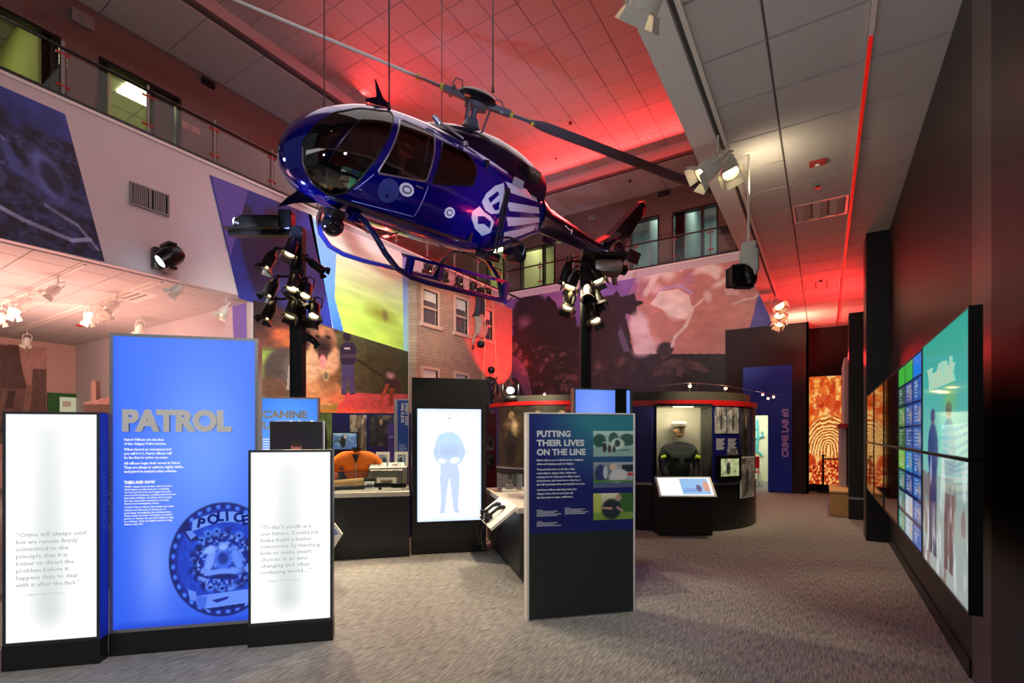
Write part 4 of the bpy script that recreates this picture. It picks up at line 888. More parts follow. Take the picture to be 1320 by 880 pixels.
B(0, -.02, .40, .42, (20, 54, 180), soft=.1); m2_ = np.clip((.60-np.hypot((p.U-cx)/rx, (p.V-cy)/(rx*(wp/2.13))+.05))*14, 0, 1); n2_ = vnoise(588, 280, (110, 52), 9, 2); p.mix(m2_*(n2_ > .60), (120, 158, 255), .75); p.mix(m2_*(n2_ < .38), K0, .7)
B(-.24, .0, .09, .26, (110, 150, 250), -18, soft=.3); B(.26, .0, .09, .26, (90, 134, 245), 18, soft=.3); B(-.26, .2, .12, .07, (130, 168, 255), 20, soft=.3); B(0, .0, .16, .2, (60, 104, 236), soft=.2); B(0, .02, .10, .12, K0, soft=.3, al=.7); B(0, .25, .10, .07, (130, 168, 255), soft=.4)
B(0, -.26, .34, .08, (100, 140, 250), soft=.3); B(0, -.34, .26, .05, K0, soft=.3)
def BP(pts, col, al=1): p.poly([(cx+a*rx, cy+b*rx*(wp/2.13)) for a, b in pts], col, al)
BP([(-.62, .44), (-.5, .72), (0, .82), (.5, .76), (.72, .6), (.72, .84), (.4, 1.0), (0, 1.04), (-.45, .94), (-.6, .7)], K0, .0)
arc = [(-.58+.0*i+1.3*i/12, .60+.16*math.sin(PI*i/12)) for i in range(13)]
BP([(a, b-.02) for a, b in arc]+[(a, b+.19) for a, b in arc[::-1]], (104, 144, 240)); BP([(-.58, .58), (-.66, .80), (-.78, .66), (-.62, .38), (-.42, .4)], K0); BP([(-.60, .6), (-.70, .58), (-.60, .42), (-.50, .5)], (90, 130, 236))
BP([(.70, .58), (.70, .80), (.85, .6), (.74, .4)], K0)
BP([(-.5, -.7), (.52, -.62), (.62, -.82), (.4, -.96), (-.3, -1.0), (-.5, -.88)], (96, 138, 246)); BP([(-.22, -.80), (.12, -.74), (.08, -.80), (-.12, -.86)], K3); BP([(-.34, -.96), (.42, -.9), (.4, -.98), (-.2, -1.02)], K0); BP([(-.5, -.7), (-.3, -.72), (-.34, -.98), (-.5, -.88)], (60, 100, 220)); BP([(-.66, -.55), (-.5, -.62), (-.5, -.80), (-.62, -.76)], (90, 130, 240)); BP([(.62, -.5), (.8, -.5), (.74, -.72), (.6, -.7)], (80, 124, 236))
p.build('backlit_face', M['light2'], t, [(.022, .004, .187), (wp-.022, .004, .187), (wp-.022, .004, 2.313), (.022, .004, 2.313)])
yb = .187+2.126*.225
tx = text('PATROL', .205, M['greyletter'], t, (.088, -.012, 1.632), off=.011, ext=.012, fit=.715, name='raised_lettering'); tx['label'] = 'raised grey letters'
for i, (ch, a) in enumerate(zip('POLICE', (-.44, -.25, -.07, .1, .26, .42))):
    text(ch, .100, emat('dark_blue_lettering', (10, 30, 120), 1) if i == 0 else bpy.data.materials['dark_blue_lettering'], t, (.022+(wp-.044)*(cx+a*rx)-.02, .001, yb+rx*wp*.98*(.625+.15*math.cos(a*2.4)**2)), (PI/2, -a*.35, 0), off=.0045, ext=.0005, name='badge_lettering')
L_ = ['Patrol Officers are the face', 'of the Calgary Police Service.', '', 'When there’s an emergency and', 'you call 9-1-1, Patrol officers will', 'be the first to arrive on scene.', '', 'All officers begin their career in Patrol.', 'They are always in uniform, highly visible,', 'and patrol in marked police vehicles.']
block(L_, .0235, M['whiteline'], t, .092, 1.556, .0300, .011, .385, off=.0011)
text('THEN AND NOW', .028, M['whiteline'], t, (.092, .001, 1.243), off=.002, ext=.0004, res=1, fit=.20)
small = ['THEN Calgary hired its first Chief of Police.', 'Chief Ingram is helped by two constables.', 'On foot and by horse and buggy, they take', 'care of police business, catching stray livestock,', 'inspecting buildings, checking road crossing', 'the city, inspecting restaurants, arresting', 'thieves and investigating crimes.', '', 'TODAY Patrol officers drive black and white', 'vehicles and take part in all aspects of', 'preventing, investigating and solving crimes.', 'They remain the heart of helping a troubled', 'person or shaken, the eye that might be lying', 'to a witness. They are highly trained to help', 'citizens stay safe.']
block(small, .0158, M['whiteline'], t, .092, 1.216, .0205, .006, .335, off=.0006)
# 3 white lightbox in front of PATROL
w3 = .60; t = bpan('lightbox_panel', 'low white glowing quote panel beside the badge reading today’s youth are our future', 'lightbox', 320, 834.5, w3, .10, 1.483, .16, frm)
whitelb(t, w3, 1.483, .16, ['“Today’s youth are', 'our future. YouthLink', 'helps build a better', 'tomorrow by teaching', 'kids to make smart', 'choices in an ever', 'changing and often', 'confusing world....”'], .885, .040, .085, 'Calgary Police Service')
# 4 PUTTING THEIR LIVES
w4 = .985; h4 = 1.78
t = thing('text_panel', 'freestanding blue and dark panel reading putting their lives on the line with three photos', 'panel', onZ(681, 800, 0), A45)
box('core', M['white'], (0, .012, 0, w4, .095, h4), t, .003); box('edge_left', M['white'], (-.012, -.004, 0, .006, .10, h4+.004), t); box('edge_right', M['white'], (w4-.006, -.004, 0, w4+.012, .10, h4+.004), t); box('edge_top', M['white'], (-.012, -.004, h4, w4+.012, .10, h4+.012), t)
box('lower_face', M['blackgreen'], (.006, 0, .01, w4-.006, .012, .745), t)
p = Pr(60, 60, (20, 26, 108), (26, 34, 120)); g = np.clip(1-np.hypot((p.U-.75)/.75, (p.V-1.1)/.75), 0, 1); p.mix(g*1.6, (50, 130, 150))
p.build('graphic', M['print'], t, [(.006, 0, .745), (w4-.006, 0, .745), (w4-.006, 0, h4), (.006, 0, h4)])
for i, s_ in enumerate(('PUTTING', 'THEIR LIVES', 'ON THE LINE')): text(s_, .074, M['letter'], t, (.075, -.001, 1.582-i*.0795), off=.0026, ext=.0008, fit=(.305, .437, .447)[i])
L_ = ['Patrol officers are on the front line of fighting', 'crime and helping people in Calgary.', '', 'They put their lives on the line, often', 'responding to danger when others are', 'running from it. Every patrol officer wears', 'body armour, and never knows what he or', 'she will encounter when arriving first on scene.', '', 'Ask Patrol officers why they joined the', 'Calgary Police Service and they will', 'say they want to make a difference.']
block(L_, .0215, M['letter'], t, .075, 1.372, .0327, .014, .425, off=.0009, y=-.001)
for bx, bz, n_ in ((.075, .945, 5), (.33, .955, 5), (.075, .845, 4)):
    for k in range(n_): box('small_text_line', M['letter'], (bx, -.001, bz-k*.0125, bx+(.05 if k == 0 else .22-.03*(k % 3)), 0, bz-k*.0125+.0045), t)
for i, kd in enumerate(('heli', 'stop', 'officer')):
    z0 = [1.405, 1.127, .842][i]; hh = [.228, .228, .236][i]
    photo(kd).build('photo', M['print'], t, [(.595, -.002, z0), (w4-.006, -.002, z0), (w4-.006, -.002, z0+hh), (.595, -.002, z0+hh)])
# 5 video kiosk in the centre
w5 = 1.0; t = thing('video_kiosk', 'tall black kiosk with a bright portrait screen showing a standing figure', 'kiosk', onZ(531, 715.6, 0), A45)
box('cabinet', M['plinth'], (0, 0, .18, w5, .45, 2.36), t, .006); box('toe_kick', M['black'], (.0, .02, 0, w5, .45, .18), t); box('vent_slot', M['fixblack'], (.2, -.004, .21, .8, .0, .235), t)
sx0, sx1, sz0, sz1 = .07, .925, .44, 1.945
box('bezel', M['black'], (sx0-.02, -.008, sz0-.02, sx1+.02, .0, sz1+.02), t)
p = Pr(120, 210, (250, 252, 255)); p.mix(np.clip(np.minimum(np.minimum(p.U, 1-p.U)*14, np.minimum(p.V, 1-p.V)*20), 0, 1)*-1+1, (205, 225, 255), .8)
c1_, c2_ = (196, 214, 246), (176, 198, 238)
p.poly([(.36, .50), (.62, .50), (.66, .42), (.65, .30), (.63, .10), (.66, .085), (.66, .07), (.58, .07), (.56, .1), (.52, .30), (.50, .40), (.46, .28), (.43, .1), (.42, .07), (.34, .07), (.35, .10), (.37, .14), (.35, .36)], c1_)
p.poly([(.42, .79), (.36, .775), (.30, .74), (.265, .66), (.25, .60), (.29, .535), (.36, .50), (.62, .50), (.70, .53), (.745, .60), (.72, .68), (.66, .755), (.55, .79)], c1_, 1, (190, 222, 246)); p.ell(.5, .62, .20, .045, c2_, soft=.8, al=.8); p.line([(.335, .70), (.33, .60), (.37, .555)], .006, (214, 228, 250), .9); p.line([(.66, .70), (.665, .60), (.62, .555)], .006, (214, 228, 250), .9); p.ell(.38, .535, .07, .022, (240, 246, 255), -10); p.ell(.58, .54, .08, .026, (246, 250, 255), 10)
p.poly([(.46, .915), (.50, .93), (.53, .92), (.53, .905), (.46, .905)], (180, 200, 210), .8); p.ell(.49, .86, .05, .04, (236, 242, 250), soft=.3); p.ell(.52, .80, .02, .01, (230, 236, 246))
p.build('screen', M['light1'], t, [(sx0, -.009, sz0), (sx1, -.009, sz0), (sx1, -.009, sz1), (sx0, -.009, sz1)])
# 6 counter left of it (local frame, x from -1.5..0)
cA = onZ(528, 717.7, 0)
t = thing('exhibit_counter', 'long black exhibit counter with pale top left of the bright video kiosk', 'counter', cA, A45)
box('cabinet', M['plinth'], (-1.9, 0, .14, 0, .95, .80), t); box('toe_kick', M['black'], (-1.9, .03, 0, 0, .95, .14), t); box('worktop', M['deck'], (-1.93, -.03, .80, .0, .97, .86), t, .004)
CZ = .86
gc = thing('glass_case', 'low glass case on the pale counter holding dark batons', 'display case', cA, A45)
mb = MB(); X0, X1, Y0, Y1, Z0, Z1 = -1.15, -.09, .06, .50, CZ, CZ+.26
mb.box(X0, Y0, Z0, X1, Y0+.006, Z1).box(X0, Y1-.006, Z0, X1, Y1, Z1).box(X0, Y0+.006, Z0, X0+.006, Y1-.006, Z1).box(X1-.006, Y0+.006, Z0, X1, Y1-.006, Z1).box(X0, Y0, Z1, X1, Y1, Z1+.006); mb.build('glass_box', M['caseglass'], gc)
box('display_floor', M['white'], (X0+.01, Y0+.01, Z0, X1-.01, Y1-.01, Z0+.008), gc)
def cobj(name, label, cat, mbs, parentloc=cA, loc=(0, 0, 0), rot=(0, 0, 0), grp=None):
    w_ = parentloc+Matrix.Rotation(A45, 3, 'Z')@Vector(loc); t_ = thing(name, label, cat, w_, A45+rot[2], grp)
    if rot[0] or rot[1]: t_.rotation_euler = (Euler((0, 0, A45+rot[2])).to_matrix()@Euler((rot[0], rot[1], 0)).to_matrix()).to_euler()
    for n_, m_, b_ in mbs: b_.build(n_, m_, t_, True)
    return t_
# baton, pistol, rifle
cobj('baton', 'dark rolled baton lying at the left inside the low glass case', 'baton', [('grip', M['fixblack'], MB().tube([(-.2, 0, .03), (.0, .01, .035), (.22, .02, .03)], [.028, .03, .024], 10)), ('strap', M['cloth'], MB().tube([(.22, .02, .03), (.28, .05, .02), (.24, .09, .015), (.18, .05, .015)], .008, 6))], loc=(-.80, .22, CZ+.008))
cobj('rifle', 'dark long gun lying at the right inside the low glass case', 'firearm', [('barrel', M['fixblack'], MB().cyl((-.3, 0, .05), (.3, 0, .06), .014).box(-.1, -.02, .03, .12, .02, .09, bev=.008)), ('stock', M['cloth'], MB().box(.12, -.02, .02, .32, .02, .08, bev=.015)), ('magazine', M['fixblack'], MB().box(-.04, -.015, .0, .0, .015, .04))], loc=(-.36, .20, CZ+.008))
def card(label, loc, w_, h_, tilt, kind, rz=0, name='display_card', base=cA, grp=None):
    t_ = cobj(name, label, 'display card', [], base, loc, (0, 0, rz), grp)
    s, c = math.sin(tilt), math.cos(tilt); d = .012
    def pt(x, y, z): return (x, y*c+z*s, -y*s+z*c) if False else (x, y+z*s, z*c)
    MB().add([pt(-w_/2, 0, 0), pt(w_/2, 0, 0), pt(w_/2, 0, h_), pt(-w_/2, 0, h_), pt(-w_/2, d, 0), pt(w_/2, d, 0), pt(w_/2, d, h_), pt(-w_/2, d, h_)], [(0, 1, 2, 3), (7, 6, 5, 4), (0, 4, 5, 1), (1, 5, 6, 2), (2, 6, 7, 3), (3, 7, 4, 0)]).build('card', M['white'], t_)
    photo(kind, 24, 24).build('picture', M['print'], t_, [pt(-w_*.3, -.002, h_*.2), pt(w_*.3, -.002, h_*.2), pt(w_*.3, -.002, h_*.8), pt(-w_*.3, -.002, h_*.8)])
    MB().add([pt(-.03, d, h_*.7), pt(.03, d, h_*.7), (.03, d+h_*s+.08, 0), (-.03, d+h_*s+.08, 0)], [(0, 1, 2, 3)]).build('easel_leg', M['white'], t_); return t_
card('small white card with pistol picture leaning at the right inside the glass case', (-.30, .33, CZ+.01), .26, .16, .5, 'gun_a'); card('small pale blue card in the middle inside the glass case', (-.52, .22, CZ+.01), .13, .13, .7, 'dogwater_c')
# shelf step behind the case with cards
t = thing('display_riser', 'white stepped riser behind the glass case on the left counter', 'riser', cA, A45)
box('step', M['white'], (-.55, .55, CZ, -.02, .92, CZ+.28), t, .004)
card('framed card with blue picture standing on the riser, left one', (-.36, .68, CZ+.28), .19, .22, .25, 'dogwater_a'); card('framed card with blue picture standing on the riser, right one beside the kiosk', (-.10, .70, CZ+.28), .19, .22, .25, 'dogwater_b')
card('white card lying at the front of the riser, left half', (-.42, .58, CZ+.28), .22, .10, .9, 'grey_a'); card('white card lying at the front of the riser, right half', (-.17, .58, CZ+.28), .22, .10, .9, 'grey_b')
# bite suit torso
t = thing('jacket_torso', 'headless orange bite-suit jacket on a stand behind the glass case', 'jacket', cA+Matrix.Rotation(A45, 3, 'Z')@Vector((-.72, .72, CZ)), A45)
MB().cyl((0, 0, 0), (0, 0, .02), .14, .14, 20).build('stand_base', M['silver'], t)
skin('jacket', [((0, 0, .08), (.20, .14)), ((0, 0, .28), (.19, .13)), ((0, 0, .43), (.20, .12)), ((0, .01, .50), .075), ((.2, 0, .42), .09), ((.34, -.02, .26), .085), ((.22, -.14, .10), .07), ((-.2, 0, .42), .09), ((-.35, -.02, .26), .085), ((-.28, -.12, .12), .07)], [(0, 1), (1, 2), (2, 3), (2, 4), (4, 5), (5, 6), (2, 7), (7, 8), (8, 9)], M['orange'], t)
MB().tube([(.0, -.155, .12), (.0, -.165, .28), (.0, -.13, .44)], .008, 6).build('zip', M['silver'], t); MB().lathe([(.055, .0), (.07, .03), (.06, .06), (.045, .05)], 16, (0, -.02, .50)).build('collar', M['fixblack'], t, True)
MB().add([(-.05, -.155, .47), (.05, -.155, .47), (0, -.17, .33)], [(0, 1, 2)]).build('shirt_front', M['fixblack'], t)
MB().tube([(-.42, -.20, .06), (-.1, -.24, .07), (.2, -.24, .10)], [.06, .065, .055], 12).build('bite_sleeve', M['tan'], t, True); MB().tube([(.12, -.24, .09), (.26, -.24, .11)], [.062, .05], 12).build('sleeve_cuff', M['seat'], t, True)
# toy dog head photo cut-out left : skip; wall of photos behind
t = thing('photo_wall', 'dark blue exhibit wall of canine photos behind the orange jacket', 'wall panel', cA, A45)
box('board', M['navy'], (-1.7, 1.28, 0, .06, 1.34, 1.93), t)
def pw(x0, x1, z0, z1, kd): photo(kd, 30, 30).build('photo', M['print'], t, [(x0, 1.272, z0), (x1, 1.272, z0), (x1, 1.272, z1), (x0, 1.272, z1)])
pw(-1.35, -1.12, 1.1, 1.92, 'green_a'); pw(-.86, -.62, 1.30, 1.9, 'snow_a'); pw(-.58, -.24, 1.42, 1.9, 'night_a'); pw(-.22, -.02, 1.5, 1.9, 'green_b'); pw(-.86, -.2, .95, 1.27, 'people_a'); pw(-1.10, -.90, .95, 1.2, 'night_b'); pw(-1.7, -1.4, 1.0, 1.9, 'dogwater_e')
for x0, x1, z0, z1, kd, lb in ((-1.10, -.76, 1.38, 1.62, 'dogwater_d', 'small lit monitor with icy picture on the canine photo wall, left one'), (-.30, -.04, 1.36, 1.56, 'field_d', 'small lit monitor with pale field picture on the canine photo wall, right one')):
    m_ = cobj('small_monitor', lb, 'monitor', [('housing', M['fixblack'], MB().box(x0-.02, 1.23, z0-.02, x1+.02, 1.27, z1+.02, bev=.004))]); photo(kd, 30, 20).build('screen', M['screen'], m_, [(x0, 1.228, z0), (x1, 1.228, z0), (x1, 1.228, z1), (x0, 1.228, z1)])
# narrow blue totem
q = atD(508, 560, 7.25); t = thing('blue_totem', 'narrow blue panel with sideways title standing left of the video kiosk', 'panel', (q.x, q.y, 0), YAW)
box('core', M['silver'], (0, .004, 0, .215, .05, 2.12), t); box('face', mat('mid_blue_panel', (20, 70, 170), .45), (.05, 0, .3, .205, .004, 2.1), t)
text('EVERY DOG', .06, M['letter'], t, (.165, -.001, 2.06), (PI/2, PI/2, 0), off=.002, ext=.0005); text('HAS A JOB', .06, M['letter'], t, (.105, -.001, 2.06), (PI/2, PI/2, 0), off=.002, ext=.0005)
for k in range(9): box('small_text_line', M['letter'], (.07, -.001, 1.45-k*.03, .15+.02*(k % 3), 0, 1.456-k*.03), t)
q = atD(500, 560, 7.4); t = thing('purple_totem', 'narrow purple panel just left of the blue totem', 'panel', (q.x, q.y, 0), YAW); box('face', mat('purple_panel', (70, 50, 150), .5), (0, 0, 0, .09, .04, 1.78), t); text('K9', .05, M['letter'], t, (.02, -.001, 1.55), (PI/2, 0, 0), ext=.0005)
# canine lightbox
q = atD(335, 560, 5.9); t = thing('lightbox_panel', 'blue glowing panel reading CANINE UNIT behind the PATROL panel', 'lightbox', (q.x, q.y, 0), A45)
box('body', M['silver'], (-.02, .01, 0, .66, .11, 2.05), t); p = Pr(40, 60, (60, 130, 250), (40, 110, 245)); p.ell(.5, .6, .5, .4, (110, 180, 255), soft=.9); p.build('backlit_face', M['light2'], t, [(.0, .006, .2), (.64, .006, .2), (.64, .006, 2.03), (0, .006, 2.03)])
text('CANINE', .12, M['greyletter'], t, (.03, -.004, 1.80), off=.005, ext=.006, fit=.5, name='raised_lettering'); text('UNIT', .12, M['greyletter'], t, (.03, -.004, 1.67), off=.005, ext=.006, fit=.33, name='raised_lettering')
for k in range(7): box('small_text_line', M['whiteline'], (.03, .003, 1.54-k*.03, .28-.03*(k % 3), .006, 1.552-k*.03), t)
# dark monitor kiosk
q = atD(347, 560, 4.75); t = thing('monitor_stand', 'dark monitor with a small face on its screen behind the low white panel', 'monitor', (q.x, q.y, 0), YAW)
box('housing', M['silver'], (0, .006, 1.28, .515, .05, 1.73), t, .004); p = Pr(90, 80, (10, 12, 34), (8, 9, 20)); p.ell(.5, .42, .10, .15, (170, 96, 80)); p.ell(.52, .53, .13, .08, (30, 20, 18)); p.ell(.46, .45, .02, .015, (40, 20, 18)); p.ell(.54, .45, .02, .015, (40, 20, 18)); p.ell(.5, .3, .04, .015, (110, 50, 46)); p.ell(.52, .15, .3, .12, (12, 14, 40)); p.build('screen', M['screen'], t, [(.008, .003, 1.29), (.507, .003, 1.29), (.507, .003, 1.722), (.008, .003, 1.722)])
box('post', M['fixblack'], (.22, .05, .02, .30, .12, 1.5), t); box('base', M['fixblack'], (.05, -.1, 0, .46, .3, .02), t)
# tilted brochure at counter front
q = atD(427, 688, 6.0); t = thing('label_rail', 'small tilted white label panel jutting from the counter front beside the low white panel', 'label panel', q, YAW)
MB().add([(-.22, 0, .16), (.04, 0, .13), (.135, 0, .0), (.0, 0, -.22), (-.22, 0, -.22), (-.22, .02, .16), (.04, .02, .13), (.135, .02, .0), (.0, .02, -.22), (-.22, .02, -.22)], [(4, 3, 2, 1, 0), (5, 6, 7, 8, 9), (0, 1, 6, 5), (1, 2, 7, 6), (2, 3, 8, 7), (3, 4, 9, 8), (4, 0, 5, 9)]).build('panel', M['white'], t)
MB().add([(-.03, -.001, .08), (.05, -.001, .06), (.09, -.001, .0), (-.03, -.001, -.04)], [(3, 2, 1, 0)]).build('picture', mat('blue_print', (120, 150, 210), .5), t); box('bracket', M['fixblack'], (-.12, .02, -.1, -.06, .22, -.04), t)
# 7 right counter running toward the viewer
cB = onZ(632, 706, 0); R2 = -A45        # local x -> (+,-) toward viewer, front (local -y) faces (-,-)
t = thing('exhibit_counter', 'black exhibit counter running behind the putting their lives panel with phone handsets', 'counter', cB, R2)
box('cabinet', M['plinth'], (-.25, 0, .1, 1.75, .8, .76), t); box('toe_kick', M['black'], (-.25, .05, 0, 1.75, .8, .1), t); box('worktop', M['deck'], (-.28, -.03, .76, 1.78, .83, .82), t, .004)
def lb(loc): return cB+Matrix.Rotation(R2, 3, 'Z')@Vector(loc)
ty = thing('phone_desk', 'sloped white listening desk with two black handsets fixed to the counter side', 'desk', lb((.80, -.03, .82)), R2)
ta = R(38); c, s = math.cos(ta), math.sin(ta)
def sp_(x, d, n): return (x, -d*c+0*n-n*s*0-n*s, -d*s+n*c)
MB().add([sp_(0, -.02, 0), sp_(.9, -.02, 0), sp_(.9, .36, 0), sp_(0, .36, 0), sp_(0, -.02, -.03), sp_(.9, -.02, -.03), sp_(.9, .36, -.03), sp_(0, .36, -.03)], [(0, 1, 2, 3), (7, 6, 5, 4), (0, 4, 5, 1), (1, 5, 6, 2), (2, 6, 7, 3), (3, 7, 4, 0)]).build('desk_top', M['white'], ty)
MB().add([sp_(.05, .03, .002), sp_(.5, .03, .002), sp_(.5, .2, .002), sp_(.05, .2, .002)], [(0, 1, 2, 3)]).build('picture', mat('pale_blue_print', (180, 200, 235), .5), ty)
for k, xx in enumerate((.36, .62)):
    hh = thing('telephone_handset', 'black telephone handset resting on the sloped white desk, '+['far one', 'near one'][k], 'telephone', lb((.80, -.03, .82)), R2)
    MB().tube([sp_(xx, .10, .03), sp_(xx+.02, .16, .055), sp_(xx+.02, .26, .055), sp_(xx, .30, .03)], [.026, .018, .018, .026], 10).build('handle', M['fixblack'], hh, True)
    for d_ in (.09, .33): MB().sph(sp_(xx, d_, .022), .034, 1, 1, .7, 12).build('earpiece' if d_ < .2 else 'mouthpiece', M['fixblack'], hh, True)
    MB().box(xx-.035, -.30, -.16, xx+.035, -.21, -.1, bev=.005).build('cradle', M['fixblack'], hh)
    MB().tube([sp_(xx, .34, .01), (xx, -.34, -.30), (xx-.08, -.30, -.52), (xx-.16, -.18, -.50), (xx-.2, -.06, -.3)], .006, 6).build('cord', M['fixblack'], hh)
for (lx, ly, w_, h_, lbl) in ((.15, .25, .30, .24, 'small clear display box on the right counter behind the sloped desk'), (.85, .45, .24, .34, 'taller white and clear display box on the right counter')):
    g = thing('display_box', lbl, 'display case', lb((lx, ly, .82)), R2)
    mb = MB().box(-w_/2, -w_/2, .02, -w_/2+.005, w_/2, h_).box(w_/2-.005, -w_/2, .02, w_/2, w_/2, h_).box(-w_/2+.005, -w_/2, .02, w_/2-.005, -w_/2+.005, h_).box(-w_/2, -w_/2, h_, w_/2, w_/2, h_+.005); mb.build('glass_box', M['caseglass'], g)
    box('base', M['white'], (-w_/2, -w_/2, 0, w_/2, w_/2, .02), g); box('back_card', mat('pale_card', (200, 215, 235), .5), (-w_/2+.01, w_/2-.02, .02, w_/2-.01, w_/2-.005, h_-.01), g)
    MB().box(-.07, -.05, .02, .05, .04, .09, bev=.01).cyl((.0, 0, .09), (.02, 0, .15), .02).build('exhibit_piece', M['grey'], g)
# 8 tall blue lightbox behind
q = atD(741, 560, 6.1); t = thing('lightbox_panel', 'tall blue glowing panel with a black stripe rising behind the putting their lives panel', 'lightbox', (q.x, q.y, 0), A45)
wq = .745; box('body', M['silver'], (-.01, .01, 0, wq+.03, .12, 2.175), t); p = Pr(40, 60, (80, 120, 250), (90, 130, 255)); p.ell(.5, .7, .4, .3, (140, 170, 255), soft=.9)
p.build('backlit_face', M['light2'], t, [(.015, .006, .2), (.535, .006, .2), (.535, .006, 2.155), (.015, .006, 2.155)]); box('dark_stripe', M['black'], (.535, -.006, 0, .685, .01, 2.175), t); p2 = Pr(6, 40, (70, 110, 240), (110, 150, 255)); p2.build('backlit_edge', M['light2'], t, [(.685, .006, .2), (.735, .006, .2), (.735, .006, 2.155), (.685, .006, 2.155)])

# ================================================================== DRUMS
def drum(label, C, Rr, gaps, panels, zt=2.32, up=0):
    zt += up
    t = thing('drum_exhibit', label, 'exhibit', (C[0], C[1], 0))
    def arc(z0, z1, r0, m, name, a0, a1, th=.06):
        n = max(3, int((a1-a0)/.06)); vs = []
        for i in range(n+1):
            a = a0+(a1-a0)*i/n; c_, s_ = math.cos(a), math.sin(a)
            vs += [(r0*c_, r0*s_, z0), (r0*c_, r0*s_, z1), ((r0-th)*c_, (r0-th)*s_, z1), ((r0-th)*c_, (r0-th)*s_, z0)]
        fs = []
        for i in range(n):
            for k in range(4): fs.append((i*4+k, i*4+(k+1) % 4, i*4+4+(k+1) % 4, i*4+4+k))
        fs += [(3, 2, 1, 0), (n*4, n*4+1, n*4+2, n*4+3)]
        return MB().add(vs, fs).build(name, m, t, True)
    full = (0, 2*PI) if not gaps else (gaps[1], gaps[0]+2*PI)
    arc(0, .76, Rr, M['plinth'], 'base_wall', *full); arc(.76, .80, Rr+.01, M['silver'], 'rim_line', *full, th=.04); arc(.80, 2.08+up, Rr-.01, M['navy'], 'drum_wall', *full)
    arc(2.08+up, 2.17+up, Rr+.02, M['redband'], 'red_band', 0, 2*PI); arc(2.17+up, zt, Rr-.1, M['olive'], 'top_band', 0, 2*PI)
    MB().cyl((0, 0, 2.18+up), (0, 0, 2.19+up), Rr-.15, None, 40).build('drum_roof', M['olive'], t)
    for (a0, a1, z0, z1, kd) in panels:
        pr = photo(kd, 36, 36) if isinstance(kd, str) else kd
        pr.build('curved_print', M['print'], t, fn=lambda U, V: np.stack([(Rr+.004)*np.cos(a0+(a1-a0)*U), (Rr+.004)*np.sin(a0+(a1-a0)*U), z0+(z1-z0)*V], -1))
    return t
C1 = Vector((-2.85, 9.98, 0)); R1 = 1.80
def ang(px, py=560):   # angle on drum 1 hit by the sight line
    u = (px-660)/F_PX; d = Vector((-SN+u*CS, CS+u*SN)); d.normalize(); c = Vector((C1.x, C1.y)); b = d.dot(c); k = b*b-(c.dot(c)-R1*R1)
    p_ = d*(b-math.sqrt(max(k, 0))); return math.atan2(p_.y-c.y, p_.x-c.x)
KF = Matrix.Rotation(YAW, 3, 'Z'); cs0 = atD(846, 0, 8.02); cw_ = .91
def kloc(x, y): v = KF@Vector((x, y, 0)); return Vector((cs0.x+v.x, cs0.y+v.y, 0))
g0 = math.atan2(kloc(0, .25).y-C1.y, kloc(0, .25).x-C1.x); g1 = math.atan2(kloc(cw_, .25).y-C1.y, kloc(cw_, .25).x-C1.x)
a92, a95 = ang(922), ang(938)
panels = [(ang(921), ang(936), 1.62, 2.06, 'grey_a'), (ang(937), ang(952), 1.62, 2.06, 'grey_c'), (ang(937), ang(951), 1.0, 1.36, 'grey_b'), (ang(953), ang(967), .95, 2.06, 'night_c')]
t = drum('large round dark exhibit drum with red band and photo panels at centre right', C1, R1, (g0, g1), panels)
for k in range(8):
    for (pa, pb) in ((923, 934), (938, 949)):
        a0, a1 = ang(pa), ang(pb-(k % 3)*1.2); z_ = 1.52-k*.024
        MB().add([((R1+.004)*math.cos(a), (R1+.004)*math.sin(a), z) for z in (z_, z_+.011) for a in (a0, a1)], [(0, 1, 3, 2)]).build('small_text_line', M['letter'], t)
# monitor and print on its right side
for pa, pb, z0, z1, m_, lb_, kd in ((924, 949, .84, 1.18, 'fixblack', 'small black-framed lit monitor on the right side of the large drum', 'field_q'),):
    a = (ang(pa)+ang(pb))/2; mt = thing('small_monitor', lb_, 'monitor', C1+Vector((math.cos(a)*(R1+.01), math.sin(a)*(R1+.01), 0)), a+PI/2)
    box('housing', M[m_], (-.26, -.05, z0, .26, 0.0, z1+.08), mt, .004); photo(kd, 30, 24).build('screen', M['screen'], mt, [(-.2, -.051, z0+.07), (.2, -.051, z0+.07), (.2, -.051, z1+.02), (-.2, -.051, z1+.02)])
a = ang(961); mt = thing('brochure_panel', 'tall white print sheet hanging at the right edge of the large drum', 'panel', C1+Vector((math.cos(a)*(R1+.02), math.sin(a)*(R1+.02), 0)), a+PI/2)
box('board', M['white'], (-.24, -.02, .52, .24, 0, 1.22), mt); photo('grey_h', 40, 50).build('print', M['print'], mt, [(-.22, -.021, .54), (.22, -.021, .54), (.22, -.021, 1.2), (-.22, -.021, 1.2)])
